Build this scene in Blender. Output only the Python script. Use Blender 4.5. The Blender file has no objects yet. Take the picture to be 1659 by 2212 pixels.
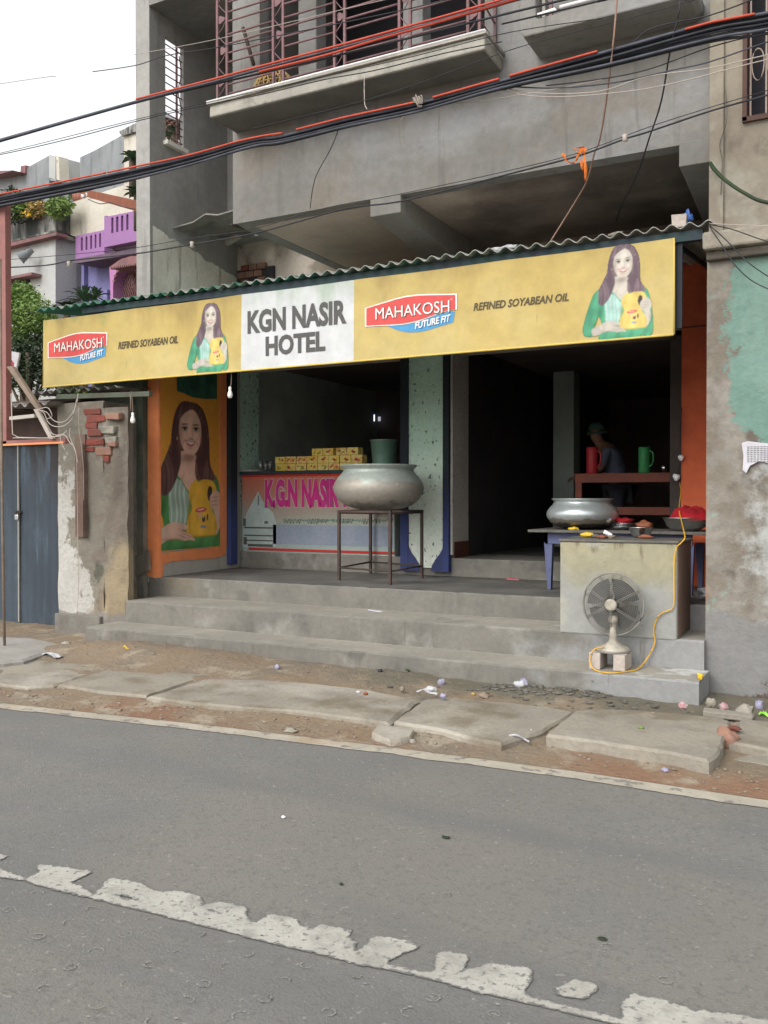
import bpy, math, random
import numpy as np
from mathutils import Vector, noise
R = math.radians
random.seed(7)
sc = bpy.context.scene
COL = sc.collection

# ------------------------------------------------------------------ camera
H = 1.45
FPX, CX, CY = 1950.0, 829.5, 1106.0
YAW, PIT = R(27.9), R(-0.76)
cam = bpy.data.cameras.new('camera'); co = bpy.data.objects.new('camera', cam); COL.objects.link(co)
co.location = (0, 0, H); co.rotation_euler = (R(90) + PIT, 0, YAW)
cam.sensor_fit = 'VERTICAL'; cam.sensor_height = 24.0; cam.lens = 24.0 * FPX / 2212.0
cam.clip_start = 0.05; cam.clip_end = 2000
sc.camera = co
sc.render.resolution_x = 768; sc.render.resolution_y = 1024

# ------------------------------------------------------------------ world, sun, exposure
SUN_EL, SUN_ROT = R(38), R(165)
w = bpy.data.worlds.new('World'); sc.world = w; w.use_nodes = True
nt = w.node_tree; nt.nodes.clear()
sky = nt.nodes.new('ShaderNodeTexSky'); sky.sky_type = 'NISHITA'; sky.sun_disc = False
sky.sun_elevation = SUN_EL; sky.sun_rotation = SUN_ROT; sky.air_density = 1.2; sky.dust_density = 4.0; sky.ozone_density = 1.0
hs = nt.nodes.new('ShaderNodeHueSaturation'); hs.inputs['Saturation'].default_value = 0.22
mx = nt.nodes.new('ShaderNodeMix'); mx.data_type = 'RGBA'; mx.inputs[0].default_value = 0.35
mx.inputs[7].default_value = (9, 9, 8.9, 1)
bg = nt.nodes.new('ShaderNodeBackground'); bg.inputs['Strength'].default_value = 0.145
wo = nt.nodes.new('ShaderNodeOutputWorld')
nt.links.new(sky.outputs[0], hs.inputs['Color']); nt.links.new(hs.outputs[0], mx.inputs[6])
nt.links.new(mx.outputs[2], bg.inputs[0]); nt.links.new(bg.outputs[0], wo.inputs[0])
sl = bpy.data.lights.new('sun', 'SUN'); so = bpy.data.objects.new('sun', sl); COL.objects.link(so)
sl.energy = 0.8; sl.angle = R(30); sl.color = (1.0, 0.965, 0.92)
# sun stands over the road, behind and to the left of the camera
az = R(196)
dv = Vector((math.sin(az) * math.cos(SUN_EL), math.cos(az) * math.cos(SUN_EL), math.sin(SUN_EL)))
so.rotation_euler = dv.to_track_quat('Z', 'Y').to_euler()
sky.sun_rotation = az
sc.render.engine = 'CYCLES'; sc.cycles.max_bounces = 12; sc.cycles.diffuse_bounces = 8
sc.view_settings.view_transform = 'Standard'; sc.view_settings.look = 'None'
sc.view_settings.gamma = 1.0; sc.view_settings.use_curve_mapping = False
sc.view_settings.exposure = 0.60

# ------------------------------------------------------------------ photo measuring (pixel of the 1659x2212 view -> point on a real plane)
FW = Vector((-math.sin(YAW) * math.cos(PIT), math.cos(YAW) * math.cos(PIT), math.sin(PIT)))
RT = Vector((math.cos(YAW), math.sin(YAW), 0)); UP = RT.cross(FW)
def ray(u, v): return FW + RT * ((u - CX) / FPX) + UP * ((CY - v) / FPX)
EYE = Vector((0, 0, H))
def aty(u, v, Y): d = ray(u, v); return EYE + d * (Y / d.y)
def atx(u, v, X): d = ray(u, v); return EYE + d * (X / d.x)
def atz(u, v, Z): d = ray(u, v); return EYE + d * ((Z - H) / d.z)
class Plane:                      # vertical plane through (x,y) running along horizontal direction d; n points to the street side
    def __init__(s, x, y, dx=1.0, dy=0.0):
        s.p = Vector((x, y, 0)); s.d = Vector((dx, dy, 0)).normalized(); s.n = Vector((s.d.y, -s.d.x, 0))
    def at(s, u, v, off=0.0):
        r = ray(u, v); q = s.p + s.n * off
        return EYE + r * ((q - EYE).dot(s.n) / r.dot(s.n))
    def pt(s, a, z, off=0.0): return s.p + s.d * a + s.n * off + Vector((0, 0, z))

# ------------------------------------------------------------------ mesh builder
WL = {}
class MB:
    def __init__(s): s.v = []; s.f = []; s.sm = []; s.mi = []; s.cm = 0
    def add(s, vs, fs, smooth=False):
        b = len(s.v); s.v += [Vector(q) for q in vs]
        for f in fs: s.f.append([b + i for i in f]); s.sm.append(smooth); s.mi.append(s.cm)
        return s
    def box(s, x0, x1, y0, y1, z0, z1):
        vs = [(x0,y0,z0),(x1,y0,z0),(x1,y1,z0),(x0,y1,z0),(x0,y0,z1),(x1,y0,z1),(x1,y1,z1),(x0,y1,z1)]
        return s.add(vs, [(0,3,2,1),(4,5,6,7),(0,1,5,4),(1,2,6,5),(2,3,7,6),(3,0,4,7)])
    def prism(s, pts, ext):
        e = Vector(ext); n = len(pts); P = [Vector(q) for q in pts]
        nr = Vector((0,0,0))
        for i in range(n): nr += P[i].cross(P[(i+1) % n])
        if nr.dot(e) > 0: P.reverse()
        return s.add(P + [q + e for q in P], [tuple(range(n)), tuple(range(2*n-1, n-1, -1))] + [(i, n+i, n+(i+1) % n, (i+1) % n) for i in range(n)])
    def poly(s, pts): return s.add(pts, [tuple(range(len(pts)))])
    def tube(s, pts, r, n=6, closed=False, r1=None):
        P = [Vector(q) for q in pts]; m = len(P); vs = []; fs = []
        for i, q in enumerate(P):
            if closed: t = P[(i+1) % m] - P[i-1]
            else: t = P[min(i+1, m-1)] - P[max(i-1, 0)]
            if t.length < 1e-9: t = Vector((0,0,1))
            t.normalize(); a = Vector((0,0,1)) if abs(t.z) < 0.9 else Vector((1,0,0))
            u = t.cross(a).normalized(); v = t.cross(u)
            rr = r if r1 is None else r + (r1 - r) * i / (m - 1)
            for k in range(n):
                an = 2*math.pi*k/n; vs.append(q + (u*math.cos(an) + v*math.sin(an))*rr)
        for i in range(m if closed else m-1):
            j = (i+1) % m
            for k in range(n): fs.append((i*n+k, i*n+(k+1) % n, j*n+(k+1) % n, j*n+k))
        if not closed: fs += [tuple(range(n-1, -1, -1)), tuple(range((m-1)*n, m*n))]
        return s.add(vs, fs, True)
    def lathe(s, prof, c, n=32, ax=None):
        c = Vector(c); vs = []; fs = []
        if ax is None: U, V, W = Vector((1,0,0)), Vector((0,1,0)), Vector((0,0,1))
        else:
            W = Vector(ax).normalized(); a = Vector((0,0,1)) if abs(W.z) < .9 else Vector((1,0,0)); U = a.cross(W).normalized(); V = W.cross(U)
        for r, z in prof:
            for k in range(n):
                an = 2*math.pi*k/n; vs.append(c + U*(r*math.cos(an)) + V*(r*math.sin(an)) + W*z)
        for i in range(len(prof)-1):
            for k in range(n): fs.append((i*n+k, i*n+(k+1) % n, (i+1)*n+(k+1) % n, (i+1)*n+k))
        return s.add(vs, fs, True)
    def grid(s, fn, nu, nv, smooth=True):
        vs = [fn(i/nu, j/nv) for j in range(nv+1) for i in range(nu+1)]
        return s.add(vs, [(j*(nu+1)+i, j*(nu+1)+i+1, (j+1)*(nu+1)+i+1, (j+1)*(nu+1)+i) for j in range(nv) for i in range(nu)], smooth)
    def blob(s, c, r, amp=.25, sc_=1.0, seed=0, n=10, sq=(1,1,1)):
        c = Vector(c)
        def fn(a, b):
            th = a*2*math.pi; ph = (b-.5)*math.pi
            d = Vector((math.cos(th)*math.cos(ph), math.sin(th)*math.cos(ph), math.sin(ph)))
            k = 1 + amp*noise.noise(d*1.6*sc_ + Vector((seed*7.3, seed, 0)))*2
            return c + Vector((d.x*sq[0], d.y*sq[1], d.z*sq[2]))*(r*k)
        return s.grid(fn, n*2, n)
    def jit(s, amp, f=3.0, z=1.0):
        for i, q in enumerate(s.v):
            d = noise.noise_vector(q*f); s.v[i] = q + Vector((d.x*amp, d.y*amp, d.z*amp*z))
        return s
    def build(s, name, m, parent=None, bevel=0.0, kind=None, at=None):
        if parent is not None: org = WL[parent]
        elif at is not None: org = Vector(at)
        else:
            xs = [q.x for q in s.v]; ys = [q.y for q in s.v]; zs = [q.z for q in s.v]
            org = Vector(((min(xs)+max(xs))/2, (min(ys)+max(ys))/2, min(zs)))
        me = bpy.data.meshes.new(name); me.from_pydata([q - org for q in s.v], [], s.f)
        me.polygons.foreach_set('use_smooth', s.sm)
        for mm in (m if isinstance(m, (list, tuple)) else [m]): me.materials.append(mm)
        me.polygons.foreach_set('material_index', s.mi)
        me.update(); o = bpy.data.objects.new(name, me); COL.objects.link(o)
        if parent is None: o.location = org
        else: o.parent = parent
        WL[o] = org
        if bevel:
            b = o.modifiers.new('bevel', 'BEVEL'); b.width = bevel; b.segments = 2; b.limit_method = 'ANGLE'
        if kind: o['kind'] = kind
        return o
def T(name, label, cat, loc, group=None):
    o = bpy.data.objects.new(name, None); COL.objects.link(o); o.location = loc; o.empty_display_size = .1
    o['label'] = label; o['category'] = cat
    if group: o['group'] = group
    WL[o] = Vector(loc); return o
def tag(o, label, cat, group=None):
    o['label'] = label; o['category'] = cat
    if group: o['group'] = group
    return o
def spline(pts, k=6):
    P = [Vector(q) for q in pts]; out = []
    for i in range(len(P)-1):
        a = P[max(i-1, 0)]; b = P[i]; c = P[i+1]; d = P[min(i+2, len(P)-1)]
        for j in range(k):
            t = j/k
            out.append(.5*((2*b) + (c-a)*t + (2*a-5*b+4*c-d)*t*t + (3*b-a-3*c+d)*t**3))
    out.append(P[-1]); return out
def copy_tree(o, parent=None):
    c = o.copy(); COL.objects.link(c)
    if parent is not None: c.parent = parent
    for ch in [q for q in bpy.data.objects if q.parent == o]: copy_tree(ch, c)
    return c

# ------------------------------------------------------------------ materials
def mat(name, col, var=None, vs=2.0, rough=.9, bump=.15, bs=25.0, metal=0.0, layers=(), attr=None, spec=.3, ramp=None, trans=0, bdist=.01, emit=None):
    """var: second colour mixed by broad noise. layers: dicts c, s(scale), t(threshold), w(softness), st(stretch), pos=[(axis,k,c0)], m(max)"""
    m = bpy.data.materials.new(name); m.use_nodes = True; t = m.node_tree; N = t.nodes; L = t.links
    bs_ = N['Principled BSDF']; tc = N.new('ShaderNodeTexCoord')
    geo = N.new('ShaderNodeNewGeometry'); P = geo.outputs['Position']
    sep = N.new('ShaderNodeSeparateXYZ'); L.new(P, sep.inputs[0])
    def nz(scale, det=4, st=(1,1,1), rg=.6, off=0):
        mp = N.new('ShaderNodeMapping'); mp.inputs['Scale'].default_value = st; mp.inputs['Location'].default_value = (off, off*.7, off*.3)
        L.new(P, mp.inputs[0]); n = N.new('ShaderNodeTexNoise'); n.inputs['Scale'].default_value = scale
        n.inputs['Detail'].default_value = det; n.inputs['Roughness'].default_value = rg; L.new(mp.outputs[0], n.inputs['Vector']); return n.outputs['Fac']
    def mth(op, a, b=None):
        q = N.new('ShaderNodeMath'); q.operation = op
        for i, x in enumerate((a, b)):
            if x is None: continue
            if isinstance(x, (int, float)): q.inputs[i].default_value = x
            else: L.new(x, q.inputs[i])
        return q.outputs[0]
    def mix(f, a, b):
        q = N.new('ShaderNodeMix'); q.data_type = 'RGBA'
        if isinstance(f, (int, float)): q.inputs[0].default_value = f
        else: L.new(f, q.inputs[0])
        for i, x in ((6, a), (7, b)):
            if isinstance(x, tuple): q.inputs[i].default_value = (*x[:3], 1)
            else: L.new(x, q.inputs[i])
        return q.outputs[2]
    def ss(x, lo, hi):
        q = N.new('ShaderNodeMapRange'); q.interpolation_type = 'SMOOTHSTEP'; L.new(x, q.inputs[0])
        q.inputs[1].default_value = lo; q.inputs[2].default_value = hi; return q.outputs[0]
    c = col
    if attr:
        a = N.new('ShaderNodeAttribute'); a.attribute_name = attr; c = a.outputs['Color']
    if ramp:      # list of (z, colour)
        z0, z1 = ramp[0][0], ramp[-1][0]
        f = N.new('ShaderNodeMapRange'); L.new(sep.outputs[2], f.inputs[0]); f.inputs[1].default_value = z0; f.inputs[2].default_value = z1
        cr = N.new('ShaderNodeValToRGB'); e = cr.color_ramp.elements
        e[0].position = 0; e[0].color = (*ramp[0][1], 1); e[1].position = 1; e[1].color = (*ramp[-1][1], 1)
        for z, cc in ramp[1:-1]:
            k = e.new((z-z0)/(z1-z0)); k.color = (*cc, 1)
        L.new(f.outputs[0], cr.inputs[0]); c = cr.outputs[0]
    if var is not None: c = mix(ss(nz(vs, 5), .36, .64), c, var)
    fine = nz(bs, 5, rg=.7, off=3)
    for i, l in enumerate(layers):
        f = nz(l.get('s', 2), l.get('d', 6), l.get('st', (1,1,1)), l.get('r', .6), 5 + 3*i)
        for ax, k, c0 in l.get('pos', ()):
            f = mth('ADD', f, mth('MULTIPLY', mth('SUBTRACT', sep.outputs[ax], c0), k))
        f = mth('MINIMUM', f, 5.0)
        if l.get('clampz'):      # limit to a height window
            lo, hi = l['clampz']; f = mth('SUBTRACT', f, mth('MULTIPLY', ss(sep.outputs[2], lo, hi), 1.0))
        for an_, k_, c_ in l.get('att', ()):
            a_ = N.new('ShaderNodeAttribute'); a_.attribute_name = an_
            f = mth('ADD', f, mth('MULTIPLY', mth('SUBTRACT', a_.outputs['Fac'], c_), k_))
        if l.get('floorz'):
            lo, hi = l['floorz']; f = mth('SUBTRACT', f, mth('MULTIPLY', mth('SUBTRACT', 1.0, ss(sep.outputs[2], lo, hi)), mth('ADD', mth('MULTIPLY', f, .0), 1.2)))
        w_ = l.get('w', .05); k = ss(f, l['t']-w_, l['t']+w_)
        if 'm' in l: k = mth('MULTIPLY', k, l['m'])
        c = mix(k, c, l['c'])
    # slight fine colour grain, same everywhere on the surface
    if bump >= 0:
        g = N.new('ShaderNodeHueSaturation'); L.new(mth('ADD', mth('MULTIPLY', fine, .5), .75), g.inputs['Value'])
        if isinstance(c, tuple): g.inputs['Color'].default_value = (*c[:3], 1)
        else: L.new(c, g.inputs['Color'])
        c = g.outputs[0]
    if isinstance(c, tuple): bs_.inputs['Base Color'].default_value = (*c[:3], 1)
    else: L.new(c, bs_.inputs['Base Color'])
    bs_.inputs['Roughness'].default_value = rough; bs_.inputs['Metallic'].default_value = metal
    bs_.inputs['Specular IOR Level'].default_value = spec
    if trans: bs_.inputs['Transmission Weight'].default_value = trans
    if emit: bs_.inputs['Emission Color'].default_value = (*emit[0], 1); bs_.inputs['Emission Strength'].default_value = emit[1]
    if bump > 0:
        bp = N.new('ShaderNodeBump'); bp.inputs['Strength'].default_value = min(1, bump*2); bp.inputs['Distance'].default_value = bdist
        L.new(fine, bp.inputs['Height']); L.new(bp.outputs[0], bs_.inputs['Normal'])
    return m
G = dict
M = {}
M['cement'] = mat('cement_render', (.244,.237,.219), (.198,.194,.182), 1.3, bump=.35, bs=14, layers=[
    G(c=(.292,.299,.308), s=.9, t=.56, w=.1, st=(.5,1,1.2), m=.8), G(c=(.220,.196,.163), s=1.5, t=.58, w=.1, m=.8), G(c=(.143,.139,.129), s=3.5, t=.64, w=.06, st=(3,3,.22), m=.6), G(c=(.297,.292,.275), s=4, t=.66, w=.04, st=(2,2,.5), m=.6), G(c=(.132,.127,.116), s=30, t=.70, w=.03, m=.6), G(c=(.154,.149,.138), s=.7, t=.61, w=.05, d=9, r=.7, m=.5)])
M['cement_side'] = mat('pale_cement_render', (.36,.355,.335), (.30,.295,.28), 1.3, bump=.3, bs=14, layers=[G(c=(.22,.215,.20), s=3, t=.62, w=.07, st=(3,3,.3), m=.6), G(c=(.40,.40,.40), s=1.1, t=.6, w=.1)])  # lighter copy of the cement render, lifting the shaded recess by colour
M['roomdark'] = mat('sooty_room_wall', (.045,.042,.042), (.03,.028,.03), 1.3, bump=.1)  # near-black tone for the partition's right-hand face
M['cement_lip'] = mat('slab_edge_render', (.405,.387,.334), (.317,.308,.273), 3, bump=.4, bs=20, layers=[
    G(c=(.141,.141,.106), s=5, t=.64, w=.06, m=.8), G(c=(.220,.211,.176), s=2.5, t=.60, w=.08, st=(2,2,.5), m=.6)])
M['soffit'] = mat('sooty_soffit', (.573,.477,.395), (.410,.342,.287), .9, bump=.2, layers=[G(c=(.137,.112,.096), s=.7, t=.52, w=.2, pos=[(0,.12,-3.0)])])
M['backwall'] = mat('old_lime_wall', (.604,.551,.473), (.473,.408,.355), 1.0, bump=.2, layers=[
    G(c=(.263,.198,.164), s=.8, t=.50, w=.2, pos=[(0,.14,-3.6)]), G(c=(.289,.250,.198), s=2.2, t=.58, w=.05)])
M['limewall'] = mat('whitewashed_wall', (.817,.802,.728), (.668,.639,.564), 1.6, bump=.2, layers=[
    G(c=(.327,.312,.267), s=2.3, t=.62, w=.07, st=(3,3,.35)), G(c=(.401,.371,.327), s=1.2, t=.60, w=.06, pos=[(2,-.35,3.75)], m=.9)])
M['step'] = mat('step_concrete', (.199,.189,.166), (.156,.150,.133), 1.6, bump=.35, bs=18, layers=[
    G(c=(.258,.248,.225), s=2.2, t=.61, w=.08), G(c=(.113,.106,.096), s=2.6, t=.63, w=.08, m=.7), G(c=(.199,.159,.106), s=.9, t=.62, w=.1, pos=[(0,-.10,-6.2)], m=.7), G(c=(.27,.275,.275), s=1.6, t=.60, w=.08, pos=[(0,.35,-2.25)], m=.9), G(c=(.11,.105,.09), s=14, t=.70, w=.04, m=.7), G(c=(.15,.14,.12), s=5, t=.66, w=.05, st=(3,3,.25), m=.7)])
M['tread'] = mat('step_tread', (.333,.312,.267), (.274,.259,.225), 2.0, bump=.3, bs=18, layers=[
    G(c=(.500,.500,.483), s=3, t=.66, w=.06, pos=[(0,.06,-2.4)]), G(c=(.167,.153,.138), s=3, t=.66, w=.06, m=.6)])
M['platform'] = mat('platform_floor', (.162,.157,.145), (.119,.115,.106), 2.0, rough=.7, bump=.2, bs=18, layers=[G(c=(.085,.085,.081), s=2, t=.6, w=.1)])
M['asphalt'] = mat('asphalt', (.200,.196,.184), (.172,.171,.163), .8, bump=.5, bs=90, bdist=.006, layers=[
    G(c=(.215,.20,.178), s=.45, t=.55, w=.12, m=.7), G(c=(.15,.15,.147), s=.8, t=.60, w=.1, st=(.25,1.6,1), m=.7), G(c=(.155,.15,.14), s=45, t=.58, w=.08, d=3, m=.8), G(c=(.29,.28,.255), s=38, t=.69, w=.04, d=2, m=.8), G(c=(.27,.20,.165), s=23, t=.72, w=.02, m=.7), G(c=(.09,.09,.092), s=11, t=.73, w=.03, m=.8)])
M['line'] = mat('road_paint', (.437,.423,.381), (.372,.358,.321), 5, bump=.25, bs=60, layers=[G(c=(.279,.270,.242), s=9, t=.58, w=.09, m=.7), G(c=(.177,.173,.164), s=40, t=.62, w=.05, d=3, m=.9), G(c=(.177,.173,.164), s=12, t=.66, w=.04, r=.75), G(c=(.169,.166,.158), s=30, t=.56, w=.03, d=6, r=.8, att=[('cov',-.34,.52)]), G(c=(.169,.166,.158), s=7, t=.76, w=.03, d=7, r=.75, att=[('cov',-.25,.6)])])
M['edgeline'] = mat('edge_line_paint', (.452,.411,.340), (.371,.340,.278), 3, bump=.25, bs=60, layers=[G(c=(.227,.210,.185), s=10, t=.59, w=.05), G(c=(.350,.267,.176), s=3, t=.61, w=.08, m=.7)])
M['dirt'] = mat('dirt', (.252,.190,.127), (.213,.175,.132), 1.5, bump=.9, bs=22, bdist=.02, layers=[
    G(c=(.243,.145,.093), s=1.1, t=.62, w=.08, pos=[(0,.04,-2.5),(1,-.18,5.2)]), G(c=(.331,.282,.213), s=3.2, t=.60, w=.07), G(c=(.156,.141,.106), s=1.6, t=.53, w=.08, pos=[(0,.10,-2.6),(1,.25,6.1)]), G(c=(.408,.321,.252), s=22, t=.70, w=.03)])
M['slab'] = mat('pavement_concrete', (.321,.290,.236), (.268,.246,.206), 2.0, bump=.6, bs=30, bdist=.01, layers=[
    G(c=(.195,.165,.120), s=2.2, t=.56, w=.09, m=.9), G(c=(.393,.365,.312), s=1.2, t=.60, w=.1), G(c=(.117,.106,.089), s=20, t=.71, w=.03)])
M['gravel'] = mat('gravel_stone', (.20,.155,.11), (.26,.22,.18), 30, bump=.3)
M['slabgrey'] = mat('pale_concrete_apron', (.347,.331,.306), (.290,.277,.248), 2.0, bump=.4, bs=30)
M['banner'] = mat('banner_yellow', (.483,.374,.130), (.449,.336,.105), .9, rough=.55, bump=.06, bs=7, layers=[
    G(c=(.311,.218,.076), s=1.3, t=.66, w=.16, pos=[(2,.55,3.22)], st=(2,2,.6), m=.75), G(c=(.210,.260,.084), s=1.5, t=.72, w=.1, pos=[(0,-.09,-6.2),(2,.55,3.2)], m=.8), G(c=(.521,.437,.202), s=1.2, t=.54, w=.14, m=.6, pos=[(2,-.3,3.0)]), G(c=(.277,.218,.092), s=5, t=.70, w=.05, st=(3,1,.3), m=.5)])  # brown top and paler bottom paint in canopy shading; green is mould
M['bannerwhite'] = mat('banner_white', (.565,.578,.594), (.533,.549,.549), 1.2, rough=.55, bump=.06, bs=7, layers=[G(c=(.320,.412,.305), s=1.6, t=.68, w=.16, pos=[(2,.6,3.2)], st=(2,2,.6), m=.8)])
M['print'] = mat('printed_figure', (.5,.5,.5), attr='Col', rough=.55, bump=.05, bs=7)
M['ink'] = mat('ink_dark', (.085,.085,.08), rough=.6, bump=0)
M['inkbrown'] = mat('ink_brown', (.09,.07,.035), rough=.6, bump=0)
M['logored'] = mat('logo_red', (.62,.075,.07), (.55,.07,.065), 2, rough=.55, bump=0)
M['logoblue'] = mat('logo_blue', (.07,.28,.52), rough=.55, bump=0)
M['logowhite'] = mat('logo_white', (.80,.76,.72), rough=.55, bump=0)
M['greensheet'] = mat('green_painted_sheet', (.05,.25,.165), (.04,.17,.115), 2.5, rough=.6, bump=.15, layers=[G(c=(.40,.43,.40), s=1.5, t=.56, w=.12, pos=[(0,.055,-4.2)]), G(c=(.09,.085,.06), s=5, t=.66, w=.05)])
M['sheettop'] = mat('weathered_sheet_top', (.42,.43,.40), (.33,.34,.31), 4, rough=.8, bump=.2, layers=[G(c=(.08,.20,.14), s=3, t=.60, w=.06, pos=[(0,-.06,-5.0)])])
M['soffit2'] = mat('grey_slab_underside', (.17,.165,.15), (.13,.125,.115), 2, bump=.2)  # darker copy of the slab cement; the underside's shade is in the colour
M['beamdark'] = mat('dark_green_beam', (.025,.055,.055), (.03,.04,.055), 2, rough=.7, bump=.1)
M['asbestos'] = mat('old_asbestos_sheet', (.26,.245,.225), (.17,.16,.15), 3, bump=.3, layers=[G(c=(.36,.35,.33), s=3, t=.62, w=.07)])
M['orange'] = mat('orange_paint', (.857,.298,.119), (.809,.262,.102), 3, rough=.7, bump=.1, bs=9)
M['orangewall'] = mat('orange_wall_paint', (.682,.149,.061), (.594,.121,.050), 1.5, rough=.75, bump=.15, bs=9, layers=[G(c=(.418,.083,.039), s=1.6, t=.6, w=.1, pos=[(2,.15,2.2)], m=.7)])
M['blue'] = mat('blue_paint', (.045,.055,.16), (.035,.05,.12), 3, rough=.7, bump=.15)
M['darkpaint'] = mat('dark_channel', (.016,.02,.02), (.02,.025,.035), 3, rough=.7, bump=.1)
M['stucco'] = mat('green_stucco', (.540,.760,.627), (.453,.657,.540), 1.5, bump=1.0, bs=20, bdist=.03, layers=[
    G(c=(.802,.847,.760), s=.9, t=.55, w=.22, pos=[(2,-.32,1.65)]), G(c=(.131,.176,.146), s=20, t=.66, w=.02, d=2, st=(1.2,1,.8)), G(c=(.176,.249,.204), s=11, t=.69, w=.03, d=2)])  # first, pale layer paints in the light falling low on the pillar
M['stuccogrey'] = mat('grey_stucco', (.506,.484,.440), (.418,.402,.369), 1.5, bump=.8, bs=24, bdist=.02, layers=[G(c=(.066,.061,.055), s=26, t=.69, w=.02, d=2)])
M['roomwall'] = mat('dim_room_wall', (.432,.495,.450), (.324,.369,.342), 1.3, bump=.1)
M['roomwarm'] = mat('dim_brown_room_wall', (.168,.126,.109), (.118,.101,.092), 1.3, bump=.1)
M['roomfloor'] = mat('room_floor', (.10,.10,.095), (.06,.06,.058), 1.3, rough=.6, bump=.1)
M['maroon'] = mat('maroon_tile', (.12,.045,.03), (.10,.04,.03), 4, rough=.6, bump=.1)
M['alu'] = mat('aluminium', (.420,.450,.435), (.352,.375,.367), 6, rough=.38, bump=.1, bs=30, metal=.6, spec=.5)
M['alusmall'] = mat('bluish_aluminium', (.50,.55,.56), (.44,.48,.48), 4, rough=.3, bump=.05, metal=.6, layers=[G(c=(.30,.27,.22), s=6, t=.55, w=.06, pos=[(2,-8,1.275)]), G(c=(.06,.052,.045), s=9, t=.56, w=.05, pos=[(2,-9,1.235)])])
M['alusoot'] = mat('dull_aluminium', (.42,.475,.44), (.36,.40,.37), 4, rough=.5, bump=.25, bs=24, metal=.35, layers=[G(c=(.36,.335,.29), s=2.5, t=.52, w=.06, pos=[(2,-3.5,1.635)]), G(c=(.22,.20,.17), s=7, t=.62, w=.08, pos=[(2,-2.0,1.45)]), G(c=(.48,.50,.47), s=16, t=.66, w=.05)])
M['bucketgreen'] = mat('teal_tinted_metal', (.16,.29,.23), (.20,.34,.28), 5, rough=.4, bump=.1, metal=.4)
M['steel'] = mat('stainless_steel', (.62,.63,.63), rough=.25, bump=0, metal=1.0)
M['rust'] = mat('rusty_iron', (.055,.045,.042), (.085,.055,.045), 8, rough=.85, bump=.3)
M['grille'] = mat('maroon_iron_grille', (.22,.12,.13), (.16,.10,.10), 6, rough=.7, bump=.1)
M['plasterpier'] = mat('peeling_pier', (.230,.208,.170), (.183,.170,.140), 1.8, bump=.6, bs=16, bdist=.02, layers=[
    G(c=(.442,.429,.399), s=1.7, t=.54, w=.02, pos=[(0,-.5,-7.33),(2,-.16,1.0)], d=9, r=.68), G(c=(.170,.145,.119), s=3.2, t=.60, w=.05, pos=[(0,.3,-7.3)]), G(c=(.306,.246,.162), s=2, t=.72, w=.1, pos=[(2,-.3,.8),(0,.8,-7.1)]),
    G(c=(.102,.102,.076), s=3.5, t=.66, w=.05), G(c=(.255,.230,.204), s=4, t=.52, w=.05, pos=[(2,-5.0,.26)])])
M['shadewall'] = mat('mossy_wall', (.20,.195,.16), (.155,.155,.125), 1.7, bump=.5, bs=14, bdist=.02, layers=[G(c=(.30,.26,.2), s=2.4, t=.61, w=.08), G(c=(.09,.11,.085), s=1.1, t=.50, w=.12, pos=[(2,.25,1.6)])])  # moss tint, with the recess shadow also darkened into the colour
M['brick'] = mat('red_brick', (.224,.061,.047), (.160,.061,.047), 7, bump=.6, bs=30)
M['brickold'] = mat('dusty_brick', (.30,.17,.12), (.24,.14,.11), 7, bump=.6, bs=30)
M['mortar'] = mat('old_mortar', (.30,.28,.23), (.20,.19,.16), 7, bump=.7, bs=25)
M['bluedoor'] = mat('blue_tin_door', (.054,.073,.095), (.041,.054,.070), 1.4, rough=.7, bump=.2, layers=[
    G(c=(.035,.032,.033), s=1.2, t=.56, w=.14, pos=[(2,.38,1.55)]), G(c=(.076,.107,.139), s=2.5, t=.62, w=.1, st=(3,3,.5)), G(c=(.070,.038,.028), s=9, t=.70, w=.03)])
M['pinkframe'] = mat('faded_red_steel', (.30,.135,.12), (.26,.12,.11), 3, rough=.7, bump=.1)
M['wood'] = mat('grey_timber', (.26,.20,.155), (.20,.155,.12), 5, bump=.3)
M['rafter'] = mat('red_oxide_timber', (.24,.075,.04), (.19,.07,.04), 5, bump=.2)
M['teal'] = mat('neighbour_wall', (.205,.18,.145), (.165,.145,.118), 2.2, bump=.35, bs=16, bdist=.015, layers=[
    G(c=(.27,.25,.22), s=3, t=.53, w=.12, d=9, r=.65), G(c=(.13,.11,.09), s=4, t=.60, w=.08, pos=[(0,.8,-.8)], d=8),
    G(c=(.36,.37,.355), s=4.2, t=.60, w=.10, pos=[(0,1.1,-.76)], clampz=(1.75,2.15), d=9, r=.7),
    G(c=(.21,.205,.19), s=9, t=.60, w=.05, d=8, m=.8),
    G(c=(.15,.25,.21), s=6.5, t=.62, w=.03, pos=[(0,1.7,-.935)], floorz=(1.5,2.1), d=9, r=.75), G(c=(.19,.29,.245), s=9, t=.60, w=.10, pos=[(0,1.2,-.86)], floorz=(1.7,2.4), d=6, m=.6), G(c=(.24,.33,.28), s=5, t=.69, w=.04, pos=[(0,-.6,-.9)], m=.8),
    G(c=(.195,.185,.16), s=22, t=.68, w=.03, m=.7),
    G(c=(.215,.213,.208), s=2.2, t=.60, w=.05, pos=[(2,-2.2,.66)], d=9, r=.68), G(c=(.10,.078,.066), s=4, t=.88, w=.03, pos=[(2,-1.1,.36),(0,1.3,-.72)], d=9, r=.68),
    G(c=(.30,.15,.085), s=3, t=.75, w=.08, pos=[(0,-5,-.97)], clampz=(1.9,2.6), m=.6)])
M['tanwall'] = mat('tan_upper_wall', (.281,.250,.195), (.242,.211,.168), 1.5, bump=.3, bs=12, layers=[G(c=(.156,.133,.109), s=2.5, t=.63, w=.07), G(c=(.351,.328,.273), s=2.0, t=.62, w=.08)])
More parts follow.
